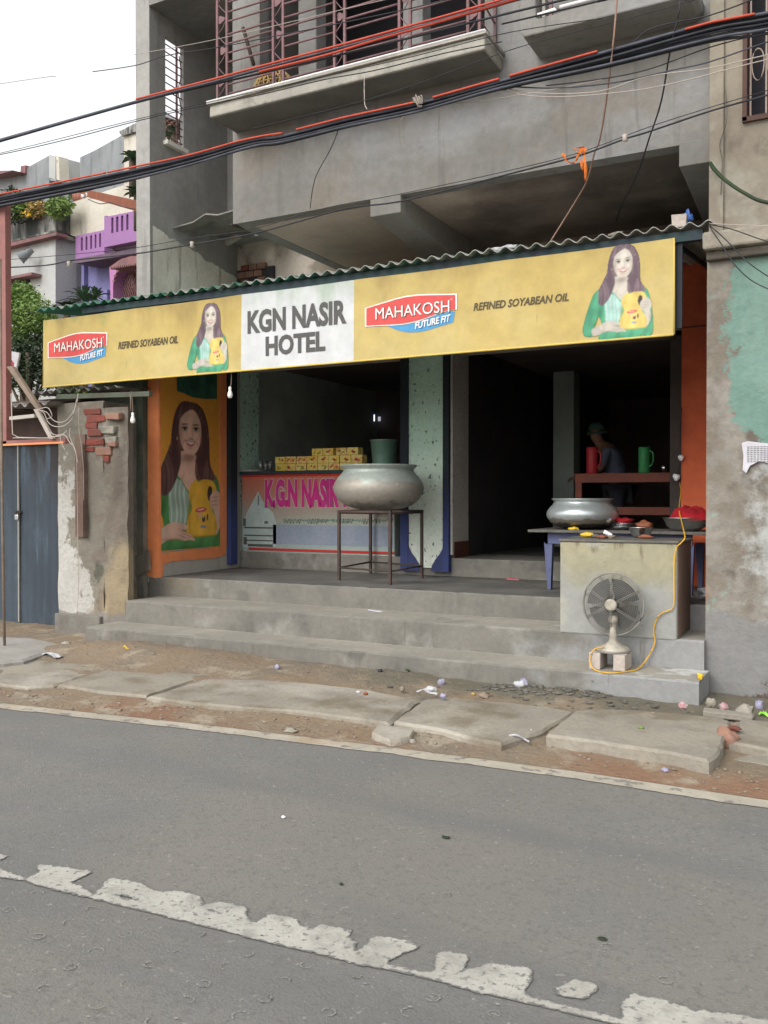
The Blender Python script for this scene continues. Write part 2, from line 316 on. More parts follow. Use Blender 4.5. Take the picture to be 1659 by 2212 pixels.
M['ledge'] = mat('mossy_ledge', (.336,.304,.248), (.264,.240,.200), 4, bump=.4, layers=[G(c=(.096,.084,.068), s=3, t=.62, w=.08, pos=[(2,-4,3.28)])])  # render that turns darker towards its lower edge
M['stove'] = mat('yellow_plaster', (.336,.311,.210), (.286,.269,.193), 2.2, bump=.35, bs=14, layers=[
    G(c=(.302,.307,.290), s=1.4, t=.50, w=.14, pos=[(2,-.75,.80)]), G(c=(.168,.143,.092), s=4, t=.63, w=.06, st=(2.5,2.5,.35), pos=[(2,.5,1.02)]), G(c=(.361,.353,.302), s=3, t=.62, w=.06), G(c=(.134,.126,.101), s=8, t=.70, w=.04, m=.7), G(c=(.168,.160,.126), s=2.2, t=.655, w=.012, d=2, m=.6)])
M['stovetop'] = mat('greasy_concrete', (.14,.135,.12), (.10,.095,.085), 6, rough=.6, bump=.4)
M['stovesoot'] = mat('brown_plaster_side', (.22,.15,.115), (.19,.13,.10), 3, bump=.3)
M['fanblade'] = mat('fan_blade', (.080,.080,.076), rough=.5, bump=0)
M['fangrey'] = mat('dusty_fan_metal', (.25,.24,.22), (.19,.18,.165), 8, rough=.6, bump=.1, metal=.2)
M['fancream'] = mat('cream_fan_metal', (.46,.43,.36), (.30,.27,.22), 9, rough=.6, bump=.2)
M['brickpale'] = mat('whitewashed_brick', (.50,.44,.39), (.40,.35,.31), 8, bump=.5)
M['cordyellow'] = mat('yellow_cord', (.72,.40,.03), rough=.5, bump=0)
M['black'] = mat('black_rubber', (.020,.022,.028), (.035,.037,.045), 6, rough=.6, bump=.05)
M['cable'] = mat('weathered_black_cable', (.075,.08,.105), (.045,.05,.065), 4, rough=.55, bump=.05)  # blue-grey lift puts haze into the cable colour
M['redcable'] = mat('orange_red_cable', (.528,.068,.032), (.464,.060,.032), 4, rough=.5, bump=.03)
M['wirewhite'] = mat('pale_wire', (.42,.37,.33), rough=.7, bump=0)
M['rope'] = mat('dusty_rope', (.33,.21,.16), (.28,.17,.13), 9, rough=.9, bump=.1)
M['ribbon'] = mat('orange_ribbon', (.70,.20,.03), (.55,.15,.03), 9, rough=.8, bump=.1)
M['bluetable'] = mat('blue_painted_wood', (.10,.115,.22), (.08,.095,.18), 5, rough=.6, bump=.15)
M['redwood'] = mat('brick_red_painted_wood', (.234,.068,.041), (.189,.059,.041), 4, rough=.6, bump=.1)
M['redcloth'] = mat('red_cloth', (.350,.008,.015), (.245,.007,.014), 12, rough=.9, bump=.3)
M['redjug'] = mat('red_plastic', (.42,.03,.04), rough=.4, bump=0)
M['greenjug'] = mat('green_plastic', (.05,.30,.10), rough=.4, bump=0)
M['clay'] = mat('orange_clay', (.270,.090,.045), (.210,.075,.038), 9, rough=.6, bump=.1)
M['skin'] = mat('skin', (.20,.105,.065), rough=.6, bump=.02)
M['shirt'] = mat('grey_blue_shirt', (.125,.145,.20), (.10,.12,.17), 14, rough=.9, bump=.2)
M['trouser'] = mat('dark_cloth', (.04,.04,.05), rough=.9, bump=.1)
M['scarf'] = mat('dull_green_cloth', (.05,.10,.08), (.035,.07,.06), 14, rough=.9, bump=.2)
M['paper'] = mat('white_paper', (.504,.504,.518), (.432,.432,.461), 20, rough=.8, bump=.05)
M['plasticwhite'] = mat('white_plastic', (.78,.78,.78), rough=.4, bump=0)
M['lilac'] = mat('lilac_plastic', (.302,.288,.396), rough=.3, bump=0)
M['green'] = mat('bright_green_plastic', (.25,.62,.05), rough=.4, bump=0)
M['yellow'] = mat('yellow_wrapper', (.68,.45,.04), rough=.5, bump=0)
M['pink'] = mat('pink_plastic', (.62,.12,.16), rough=.5, bump=0)
M['pinkpale'] = mat('pale_pink_plastic', (.50,.20,.22), (.45,.36,.36), 30, rough=.5, bump=0)
M['bluebag'] = mat('blue_plastic', (.05,.12,.36), rough=.4, bump=0)
M['purple'] = mat('violet_paint', (.294,.151,.328), (.268,.138,.302), 1.2, rough=.8, bump=.1)  # greyed to put distance haze into the paint colour
M['violet'] = mat('blue_violet_paint', (.204,.196,.391), (.187,.178,.357), 1.2, rough=.8, bump=.1)
M['purpledark'] = mat('faded_violet_ledge', (.16,.11,.15), (.12,.09,.12), 2, bump=.2)
M['pinkarch'] = mat('pink_arch_paint', (.40,.18,.36), rough=.8, bump=.1)
M['white_house'] = mat('white_house_wall', (.421,.429,.421), (.373,.381,.373), .8, bump=.15, layers=[G(c=(.292,.292,.275), s=1.4, t=.63, w=.1, st=(2,2,.4))])
M['stained'] = mat('rain_stained_parapet', (.36,.36,.34), (.42,.42,.40), 1, bump=.3, layers=[G(c=(.05,.055,.052), s=1.3, t=.46, w=.12, st=(1.6,1.6,.5))])
M['cream_house'] = mat('cream_stained_wall', (.56,.53,.46), (.48,.45,.38), 1, bump=.2, layers=[G(c=(.18,.165,.13), s=1.5, t=.64, w=.1, st=(2,2,.6)), G(c=(.10,.1,.09), s=1.2, t=.72, w=.1)])
M['grey_house'] = mat('grey_render_house', (.25,.27,.28), (.20,.215,.225), .7, bump=.2, layers=[G(c=(.13,.14,.145), s=1.6, t=.62, w=.1, st=(2,2,.4))])
M['pinkled'] = mat('pink_ledge', (.25,.125,.13), (.17,.10,.10), 3, bump=.2)
M['rail'] = mat('terracotta_rail', (.38,.17,.12), rough=.7, bump=.1)
M['leafy'] = mat('fresh_leaf', (.17,.26,.065), (.12,.20,.045), 2.5, rough=.6, bump=0)
M['leafd'] = mat('dark_leaf', (.03,.055,.02), (.02,.035,.016), 2.5, rough=.6, bump=0)
M['palm'] = mat('palm_leaf', (.07,.13,.07), (.05,.10,.055), 3, rough=.5, bump=0)
M['bark'] = mat('bark', (.10,.08,.06), (.07,.055,.04), 8, bump=.5)
M['bamboo'] = mat('cane', (.48,.34,.13), (.36,.24,.09), 14, rough=.7, bump=.1)
M['paperposter'] = mat('pasted_notice', (.55,.54,.58), (.48,.47,.51), 9, rough=.8, bump=.1)
M['bulb'] = mat('white_bulb', (.85,.83,.78), rough=.3, bump=0)
M['lamp'] = mat('lit_tube', (.8,.85,1), rough=.4, bump=-1, emit=((.6,.7,1), 3.0))  # emission colour for the bright glints behind the counter
M['glass'] = mat('tumbler_glass', (.85,.92,.9), rough=.08, bump=-1, trans=.85, spec=.6)
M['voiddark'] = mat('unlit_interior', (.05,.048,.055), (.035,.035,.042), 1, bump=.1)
# ------------------------------------------------------------------ ground, road, verge, markings
def struct(mb, name, m, parent=None, **k): 
    o = mb.build(name, m, parent, **k)
    if parent is None: o['kind'] = 'structure'
    return o
g = MB(); g.add([(-400,-200,-.05),(400,-200,-.05),(400,600,-.05),(-400,600,-.05)], [(0,1,2,3)])
struct(g, 'ground', M['dirt'])
EDGE = [(-60,-8.0),(-30,.6),(-18,2.75),(-12,3.55),(-8,4.12),(-5.44,4.405),(-3.75,4.59),(-2.57,4.68),(-1.354,4.733),(-.393,4.71),(2,4.66),(8,4.4),(30,3)]
def edge_y(x):
    for (a, b), (c, d) in zip(EDGE, EDGE[1:]):
        if a <= x <= c: return b + (d-b)*(x-a)/(c-a)
    return EDGE[0][1] if x < EDGE[0][0] else EDGE[-1][1]
xs = [-60, -40, -25] + [-16 + .12*i for i in range(int(20/.12))] + [6, 12, 30]
g = MB()
vs = []; fs = []
for x in xs: vs += [(x, -14, 0), (x, edge_y(x)-.03 + .02*noise.noise(Vector((x*3, 1, 0))), 0)]
for i in range(len(xs)-1): fs.append((2*i, 2*i+2, 2*i+3, 2*i+1))
g.add(vs, fs); struct(g, 'road', M['asphalt'])
def stripe(lo, hi, m, name, z=.004):
    g = MB(); vs = []; fs = []
    n = len(lo)
    for a, b in zip(lo, hi): vs += [(a[0], a[1], z), (b[0], b[1], z)]
    for i in range(n-1): fs.append((2*i, 2*i+2, 2*i+3, 2*i+1))
    return g.add(vs, fs)
xe = [-16 + .05*i for i in range(400)]
lo = [(x, edge_y(x)-.145 + .022*noise.noise(Vector((x*4, 5, 0))) + .012*noise.noise(Vector((x*15, 5, 0)))) for x in xe]
hi = [(x, edge_y(x)-.005 + .022*noise.noise(Vector((x*4, 9, 0))) + .015*noise.noise(Vector((x*15, 9, 0)))) for x in xe]
struct(stripe(lo, hi, None, ''), 'road_edge_line', M['edgeline'])
# worn centre marking: outline blocks measured on the road surface
def rp(zx, zy, right): 
    u = (829.5 if right else 0) + .5*zx; v = 1694.3 + .5*zy
    q = atz(u, v, 0); return (q.x, q.y)
L_, Rr = False, True
blocks = [
 [(-60,365,L_),(0,372,L_),(40,388,L_),(110,412,L_),(105,416,L_),(0,400,L_),(-60,385,L_)],
 [(-60,290,L_),(0,305,L_),(20,315,L_),(0,330,L_),(-60,318,L_)],
 [(160,350,L_),(240,360,L_),(330,370,L_),(392,382,L_),(345,405,L_),(290,430,L_),(350,450,L_),(395,480,L_),(420,492,L_),(425,470,L_),(455,430,L_),(480,412,L_),(540,420,L_),(600,432,L_),(640,455,L_),(700,470,L_),(740,466,L_),(800,472,L_),(860,492,L_),(868,515,L_),(845,545,L_),(900,520,L_),(940,514,L_),(1000,522,L_),(1060,540,L_),(1050,570,L_),(1085,600,L_),(1120,600,L_),(1165,568,L_),(1240,578,L_),(1275,590,L_),(1290,620,L_),(1350,632,L_),(1385,612,L_),(1450,622,L_),(1515,632,L_),(1500,660,L_),(1530,690,L_),(1520,740,L_),(1560,725,L_),(1615,665,L_),(1659,664,L_),
  (60,672,Rr),(150,705,Rr),(80,730,Rr),(10,765,Rr),(0,785,Rr),(60,795,Rr),(130,810,Rr),(200,825,Rr),(235,800,Rr),(225,770,Rr),(245,728,Rr),(300,735,Rr),(360,748,Rr),(340,790,Rr),(320,822,Rr),(400,800,Rr),(470,780,Rr),(540,790,Rr),(630,803,Rr),(625,860,Rr),(590,900,Rr),(620,925,Rr),(700,945,Rr),(800,968,Rr),(900,990,Rr),(1000,1020,Rr),(1040,1012,Rr),(1035,960,Rr),(1070,912,Rr),(1160,930,Rr),(1240,950,Rr),(1340,985,Rr),(1480,1000,Rr),(1659,1028,Rr),(1800,1055,Rr),(1900,1300,Rr),(1500,1190,Rr),(1100,1060,Rr),(1000,1035,Rr),(860,1000,Rr),(700,960,Rr),(560,930,Rr),(400,895,Rr),(280,860,Rr),(130,820,Rr),(0,796,Rr),
  (1560,780,L_),(1400,735,L_),(1200,690,L_),(1000,640,L_),(800,590,L_),(640,550,L_),(480,510,L_),(350,480,L_),(240,455,L_),(110,415,L_),(140,400,L_),(180,385,L_)],
 [(750,885,Rr),(800,862,Rr),(830,852,Rr),(870,866,Rr),(915,866,Rr),(900,900,Rr),(860,925,Rr),(800,918,Rr),(760,910,Rr)],
]
def inside(X, Y, P):
    m = np.zeros(X.shape, bool)
    for k in range(len(P)):
        x1, y1 = P[k-1]; x2, y2 = P[k]
        if y1 == y2: continue
        m ^= ((y1 > Y) != (y2 > Y)) & (X < (x2-x1)*(Y-y1)/(y2-y1) + x1)
    return m
cs = .0055
gx = np.arange(-3.3, -.1, cs); 
base = lambda x: 2.36 + (x+2.92)*.062                     # the marking runs almost straight
nv_ = 62
GX = np.repeat(gx[None, :], nv_, 0); GYY = base(GX) - .06 + np.arange(nv_)[:, None]*cs*1.15
JX = GX + .005*np.sin(GYY*310 + 4*np.sin(GX*90)); JY = GYY + .004*np.sin(GX*270 + 3*np.sin(GYY*120))
cov = np.zeros(GX.shape)
for b in blocks: cov = np.maximum(cov, inside(JX, JY, [rp(*q) for q in b]).astype(float))
for (zx, zy, r_, a, b, rt) in [(545,492,L_,.075,.022,.1),(930,553,L_,.05,.012,.3),(1480,640,L_,.03,.009,0),(665,527,L_,.02,.008,0),(780,512,L_,.016,.01,0),(820,892,Rr,.035,.008,0),(460,855,Rr,.03,.009,0)]:
    c = rp(zx, zy, r_); cov *= 1 - np.exp(-(((JX-c[0])/a)**2 + ((JY-c[1])/b)**2)**2)
for _ in range(2):
    q = np.pad(cov, 1, mode='edge'); cov = sum(q[1+dy:q.shape[0]-1+dy, 1+dx:q.shape[1]-1+dx] for dx in (-1,0,1) for dy in (-1,0,1))/9
vs = [(GX[j_, i_], GYY[j_, i_], .004) for j_ in range(nv_) for i_ in range(len(gx))]; n_ = len(gx); fs = []
for j_ in range(nv_-1):
    for i_ in range(n_-1):
        if cov[j_, i_] + cov[j_, i_+1] + cov[j_+1, i_] + cov[j_+1, i_+1] > .5: fs.append((j_*n_+i_, j_*n_+i_+1, (j_+1)*n_+i_+1, (j_+1)*n_+i_))
g = MB(); g.add(vs, fs); o = struct(g, 'road_centre_line', M['line'])
at_ = o.data.attributes.new('cov', 'FLOAT', 'POINT'); at_.data.foreach_set('value', cov.astype(np.float32).ravel())
# chipped rings and flecks in the asphalt
g = MB(); rings = [(40,715,0),(160,475,0),(40,543,0),(300,600,0),(300,795,0),(190,885,0),(415,725,0),(420,955,0),(555,865,0),(645,783,0),(745,718,0),(880,865,0),(985,790,0),(1070,735,0),(865,650,0),(1040,1005,0),(1420,988,0),(1230,850,0),(1325,785,0),(1540,830,0),(810,935,0),(660,1030,0),(540,650,0),(650,590,0),(390,540,0),(1145,930,0),(110,990,1),(475,995,1),(270,480,1),(165,660,0),(210,925,1),(1390,308,1),(1215,850,1),(970,705,1)]
chip = mat('asphalt_chip', (.29,.28,.255), rough=.9, bump=0)
for i, (zx, zy, r_) in enumerate(rings):
    c = rp(zx, zy, bool(r_)); rr = random.uniform(.012, .022); a0 = random.uniform(0, 6.3); n = random.randint(5, 9)
    for k in range(n):
        an = a0 + k*.55 + random.uniform(-.15, .15); q = (c[0] + rr*math.cos(an)*1.15, c[1] + rr*math.sin(an), .004); s_ = random.uniform(.0025, .006)
        t = (-math.sin(an)*s_*1.8, math.cos(an)*s_*1.8); o_ = (math.cos(an)*s_*.6, math.sin(an)*s_*.6)
        g.poly([(q[0]-t[0], q[1]-t[1], .004), (q[0]+o_[0], q[1]+o_[1], .004), (q[0]+t[0], q[1]+t[1], .004), (q[0]-o_[0], q[1]-o_[1], .004)])
for i in range(220):
    x = random.uniform(-7, 1); y = random.uniform(1.6, 4.4); s_ = random.uniform(.002, .006)
    g.poly([(x-s_*1.5, y, .004), (x, y-s_, .004), (x+s_*2, y+s_*.3, .004), (x, y+s_, .004)])
o = g.build('asphalt_flecks', chip, kind='stuff'); tag(o, 'pale stone chips and chipped rings scattered over the grey asphalt', 'stone chips')
# verge of trodden earth
def verge_z(x, y):
    m = .13*math.exp(-((x+5.6)/1.1)**2 - ((y-6.15)/.42)**2) + .05*math.exp(-((x+3.3)/1.3)**2 - ((y-6.35)/.3)**2) + .05*math.exp(-((x+1.75)/.5)**2 - ((y-6.2)/.25)**2)
    e = min(1, max(0, (y-edge_y(x))/.5))
    return .006 + e*(.02 + .03*noise.noise(Vector((x*1.3, y*1.7, 0))) + .014*noise.noise(Vector((x*6, y*6, 3))) + .006*noise.noise(Vector((x*19, y*19, 3)))) + m
g = MB(); g.grid(lambda a, b: (lambda x: (x, edge_y(x)-.02 + b*(7.6 - edge_y(x)), verge_z(x, edge_y(x)-.02 + b*(7.6-edge_y(x)))))(-13 + 17*a), 340, 70)
struct(g, 'dirt_verge', M['dirt'])
# pavement slabs : (top corner pixels, clockwise from front left) at height z with visible thickness
pv = bpy.data.objects.new('pavement', None); COL.objects.link(pv); pv['kind'] = 'structure'; WL[pv] = Vector((0,0,0))
def slab(px, z, th=.09, m='slab', seed=0):
    z = z*.8
    P = [atz(u, v, z) for u, v in px]; Q = []
    for i in range(len(P)):
        a = P[i]; c = P[(i+1) % len(P)]; n = max(2, int((c-a).length/.07))
        for j in range(n):
            q = a.lerp(c, j/n); d = noise.noise_vector(q*4 + Vector((seed, 0, 0)))*.014 + noise.noise_vector(q*17 + Vector((seed, 3, 0)))*.014
            Q.append(Vector((q.x+d.x, q.y+d.y, z)))
    g = MB(); c = sum(Q, Vector((0,0,0)))/len(Q); n = len(Q); vs = []; fs = []
    for s_ in (0, .5, .97): 
        for q in Q:
            p = c.lerp(q, s_) if s_ else c
            vs.append(Vector((p.x, p.y, z + (.008*noise.noise(p*3) if s_ < .9 else -.002))))
    for q in Q: vs.append(Vector((q.x, q.y, z-.018 + .006*noise.noise(q*20))))
    for q in Q: d = noise.noise_vector(q*15)*.012; vs.append(Vector((q.x+d.x, q.y+d.y, z-th)))
    for r_ in range(4):
        for i in range(n): fs.append((r_*n+i, r_*n+(i+1) % n, (r_+1)*n+(i+1) % n, (r_+1)*n+i))
    g.add(vs, [f[::-1] for f in fs], False)
    # outward orientation check is not needed: closed from above
    return g.build('paving_slab', M[m], pv)
slab([(-330,1452),(-60,1468),(60,1483),(118,1480),(243,1440),(190,1432),(100,1425),(-20,1428),(-200,1412)], .05, .06, seed=1)
slab([(122,1478),(200,1490),(314,1502),(432,1465),(560,1455),(610,1448),(500,1440),(300,1438),(255,1440)], .06, .06, seed=2)
slab([(318,1503),(420,1517),(550,1527),(660,1535),(760,1548),(842,1560),(905,1511),(800,1490),(700,1478),(560,1467),(440,1466)], .075, .08, seed=3)
slab([(850,1556),(940,1572),(1010,1590),(1080,1604),(1174,1577),(1240,1537),(1180,1525),(1050,1512),(960,1506),(915,1510)], .075, .09, seed=4)
slab([(1175,1585),(1290,1600),(1420,1618),(1530,1640),(1550,1628),(1577,1556),(1560,1550),(1450,1538),(1330,1530),(1240,1533)], .12, .12, seed=5)
slab([(1575,1600),(1659,1616),(1900,1650),(1950,1600),(1700,1560),(1600,1552)], .09, .10, seed=6)
slab([(803,1580),(845,1598),(885,1590),(890,1575),(850,1567),(818,1566)], .06, .05, seed=7)
slab([(1580,1640),(1659,1650),(1760,1662),(1760,1640),(1640,1625)], .03, .03, seed=8)
slab([(-300,1440),(-60,1436),(50,1425),(148,1393),(70,1378),(-120,1370),(-300,1370)], .10, .05, 'slabgrey', seed=9)
# small broken kerb stones and rubble
rub = MB()
for i in range(420):
    x = random.uniform(-7, .3); y = edge_y(x) + (random.random()**.8)*random.choice([.35, .35, 1.9])
    s_ = random.uniform(.004, .013); rub.blob((x, y, verge_z(x, y)+s_*.3), s_, .35, seed=i, n=3, sq=(1.4, 1, .6))
o = rub.build('gravel', M['gravel'], kind='stuff'); tag(o, 'small rubble and gravel strewn over the dirt verge', 'gravel')
rub = MB()
for i in range(140):
    x = random.gauss(-1.9, .4); y = random.gauss(6.25, .14); s_ = random.uniform(.006, .02)
    if y > 6.47: continue
    rub.blob((x, y, verge_z(x, y)+s_*.4), s_, .4, seed=i, n=3, sq=(1.6, 1, .5))
o = rub.build('ash_litter', M['stovetop'], kind='stuff'); tag(o, 'dark ash and fine rubbish swept against the lowest step', 'ash')

# ------------------------------------------------------------------ steps
Z1, Z2, Z3, Z4 = .195, .412, .615, .812
st = T('entrance_steps', 'wide grey concrete steps in three risers below the shop front', 'steps', (-3.5, 6.5, 0))
def step(x0, x1, y0, y1, z0, z1, ts=.03):
    def sag(x): return .010*noise.noise(Vector((x*.9, z1*9, 0))) + .004*noise.noise(Vector((x*7, z1*5, 0)))
    n = int((x1-x0)/.05)
    g = MB(); vs = []; fs = []
    for i in range(n+1):
        x = x0 + (x1-x0)*i/n; k = sag(x) + .010*max(0, noise.noise(Vector((x*11, z1*31, 0)))-.25)*-3
        vs += [(x, y0+.006*noise.noise(Vector((x*5, z0, 0))), z0), (x, y0+k*.8, z1-.014), (x, y0+.014+k*.8, z1+k*.35), (x, y1, z1+k*.2)]
    for i in range(n):
        for j in range(3): fs.append((4*i+j, 4*i+4+j, 4*i+5+j, 4*i+1+j))
    g.add(vs, [(f[0], f[1], f[2], f[3]) for f in fs])
    g.mi = [1 if (i % 3) == 2 else 0 for i in range(len(g.f))]
    g.add([(x1,y0,z0),(x1,y1,z0),(x1,y1,z1),(x1,y0,z1-.01)], [(0,1,2,3)])
    g.add([(x0,y0,z0),(x0,y1,z0),(x0,y1,z1),(x0,y0,z1-.01)], [(3,2,1,0)])
    return g
step(-6.79, -.985, 6.50, 6.97, -.05, Z1).build('step', [M['step'], M['tread']], st)
step(-6.70, -1.02, 6.96, 7.54, 0, Z2).build('step', [M['step'], M['tread']], st)
step(-6.90, -1.02, 7.53, 9.12, 0, Z3).build('step', [M['step'], M['platform']], st)
g = MB(); g.box(-7.1, -1.02, 9.10, 9.9, Z3-.1, Z4-.001); g.build('plinth', M['step'], st, bevel=.01)

# ------------------------------------------------------------------ the concrete building
B = T('shop_building', 'grey cement rendered two storey building with an overhanging upper room and the open shop below', 'building', (-4, 9.1, 0))
def part(mb, name, m, bevel=0): return mb.build(name, M[m] if isinstance(m, str) else m, B, bevel=bevel)
LWX0, LWX1 = -7.075, -6.88
# left fin wall with slit window (window: y 7.79-8.10, z 5.45-6.61)
g = MB()
LWT = LWX1 - .05
g.box(LWX0, LWX1, 7.54, 7.74, 3.2, 9); g.box(LWT, LWX1, 7.74, 7.795, 3.2, 9); g.box(LWT, LWX1, 8.10, 9.1, 3.2, 9)
g.box(LWT, LWX1, 7.795, 8.10, 3.2, 5.45); g.box(LWT, LWX1, 7.795, 8.10, 6.61, 9)
part(g, 'side_wall', ['cement', 'cement_side'] if 0 else 'cement_side')
g = MB(); g.box(LWX0-.05, LWX1+.06, 7.76, 8.14, 5.40, 5.445); part(g, 'window_sill', 'limewall')
wg = MB()
for i in range(13): z = 5.52 + i*.085; wg.tube([(-6.905, 7.80, z), (-6.905, 8.10, z)], .007, 5)
for y in (8.01,): wg.box(-6.915, -6.895, y-.008, y+.008, 5.45, 6.6)
wg.tube(spline([(-6.9,8.05,6.5),(-6.9,8.08,6.3),(-6.9,8.03,6.1),(-6.9,8.08,5.9),(-6.9,8.03,5.7),(-6.9,8.07,5.5)]), .006, 5)
part(wg, 'window_grille', 'grille')
# lower part of the side wall, carrying the poster
PW = Plane(-6.75, 7.53, -.11, 1.57)           # runs into the building; its n points towards +x after flip
PW.n = -PW.n if PW.n.x < 0 else PW.n
g = MB(); a0 = PW.pt(0, .0); a1 = PW.pt(1.60, 0); 
g.prism([(a0.x, a0.y, .55), (a1.x, a1.y, .55), (a1.x-.2, a1.y, .55), (a0.x-.165, a0.y, .55)], (0, 0, 2.66)); part(g, 'side_wall', 'limewall')
# back wall above the canopy line and lintel
g = MB(); g.box(-7.0, -.9, 9.1, 9.3, 3.05, 9); part(g, 'back_wall', 'backwall')
g = MB(); g.box(-6.885, -5.42, 8.9, 9.102, 4.62, 9); part(g, 'back_wall', 'cement_side')
g = MB(); g.box(-6.35, -6.1, 8.55, 9.0, 4.6, 9); g.box(-5.75, -5.43, 8.3, 9.0, 4.6, 9); part(g, 'pilaster', 'cement', .01)
# lime-washed inner face of side wall under the cement render
g = MB(); g.grid(lambda a, b: (LWX1+.004, 7.58+1.5*a, 3.2 + b*(1.25 + .05*noise.noise(Vector((a*9, 3, 0))) + .03*noise.noise(Vector((a*30, 3, 0))) - .25*a)), 60, 4, False); part(g, 'lime_patch', 'limewall')
# small broken opening with bricks in the back wall
q0 = aty(517, 612, 9.1); q1 = aty(595, 575, 9.1)
g = MB(); g.box(q0.x, q1.x, 9.06, 9.102, q0.z-.15, q1.z); part(g, 'bricked_opening', 'voiddark')
for i in range(4):
    for j in range(3):
        xx = q0.x + .02 + j*.125 + (.05 if i % 2 else 0)
        if xx + .11 > q1.x: continue
        if (i, j) in ((0, 1), (1, 1)): continue
        g = MB(); g.box(xx, xx+.112, 9.03, 9.08, q0.z-.13 + i*.085, q0.z-.06 + i*.085); g.jit(.006, 12); part(g, 'brick', random.choice(['brick', 'brickold', 'brickold']), .004)
# top soffit slab over recess
g = MB(); g.box(LWX1, -5.3, 7.53, 9.0, 6.82, 7.1); part(g, 'roof_slab', 'cement')
# overhanging upper room : front render Y=7.1
ZB = 4.13
g = MB()
g.box(-5.42, -1.0, 7.10, 7.25, ZB, 5.06)
g.box(-5.42, -5.10, 7.10, 7.25, 5.06, 7.5)
oL = aty(1047, 60, 7.10).x
g.box(oL, -1.86, 7.10, 7.25, 5.06, 7.5); 
g.box(-1.12, -1.0, 7.10, 7.25, 5.06, 7.5)
g.box(-5.42, -5.28, 7.25, 9.1, ZB, 7.5)
part(g, 'upper_wall', 'cement')
g = MB(); g.box(-5.42, -1.02, 7.25, 9.1, ZB+.004, ZB+.16)
part(g, 'floor_slab', 'soffit')
# cantilever beams, deeper towards the wall
def beam(x0, x1, d0, d1):
    g = MB(); pr = [(7.096, ZB+.02), (7.096, ZB-d0), (7.35, ZB-d0-.015), (9.1, ZB-d1), (9.1, ZB+.02)]
    g.prism([(x0, y, z) for y, z in pr], (x1-x0, 0, 0)); return g
bx0 = aty(800, 450, 7.1).x; bx1 = aty(866, 440, 7.1).x
part(beam(bx0, bx1, .155, .34), 'cantilever_beam', 'cement', .008)
bx2 = aty(1467, 320, 7.1).x
part(beam(bx2, -1.015, .165, .34), 'cantilever_beam', 'cement', .008)
# balcony slabs
g = MB(); g.box(-5.386, -2.65, 6.70, 7.10, 5.005, 5.118); g.jit(.004, 6); part(g, 'balcony_slab', 'cement_lip', .012)
g = MB(); g.box(-5.40, -2.63, 6.675, 6.70, 5.115, 5.135); g.box(-2.65, -2.625, 6.70, 7.10, 5.115, 5.135); part(g, 'balcony_edge_strip', 'cement_lip')
g = MB(); g.box(-5.37, -2.665, 6.715, 7.098, 5.0, 5.004); part(g, 'slab_underside', 'soffit2')  # thin sheet added to carry the shade under the slab
fr = MB(); fr.tube([(-5.40, 6.68, 5.142), (-2.64, 6.68, 5.142), (-2.64, 7.10, 5.142)], .010, 6); part(fr, 'white_edge_pipe', 'plasticwhite')
g = MB()
prf = [(-2.36, 5.02+.05), (-2.33, 5.02), (-1.10, 5.02), (-1.06, 5.06), (-1.06, 5.14), (-2.23, 5.14), (-2.24, 5.45), (-2.36, 5.45)]
g.prism([(x, 6.70, z) for x, z in prf], (0, .40, 0)); part(g, 'balcony_slab', 'cement', .012)
g = MB(); g.tube([(-2.215, 6.69, 5.155), (-2.08, 6.69, 5.165), (-2.07, 6.69, 5.15)], .013, 6); g.tube([(-2.04, 6.69, 5.17), (-1.45, 6.69, 5.17), (-1.1, 6.69, 5.165)], .014, 6); part(g, 'white_edge_pipe', 'plasticwhite')
# dark rooms upstairs
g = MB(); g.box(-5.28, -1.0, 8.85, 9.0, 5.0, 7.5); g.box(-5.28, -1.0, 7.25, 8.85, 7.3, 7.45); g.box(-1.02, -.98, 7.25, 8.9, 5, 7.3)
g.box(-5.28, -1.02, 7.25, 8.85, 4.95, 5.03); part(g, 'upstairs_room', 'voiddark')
for u0, u1 in ((507, 545), (644, 683), (870, 913)):
    a = aty(u0, 60, 7.12).x; b = aty(u1, 60, 7.12).x
    g = MB(); g.box(a, b, 7.12, 7.12+(b-a)*.9, 5.0, 7.3); part(g, 'column', 'cement', .01)
g = MB(); a = aty(1178, 20, 7.3).x; g.box(a, a+.25, 7.26, 7.3, 5.1, 7.3); part(g, 'column', 'cement')
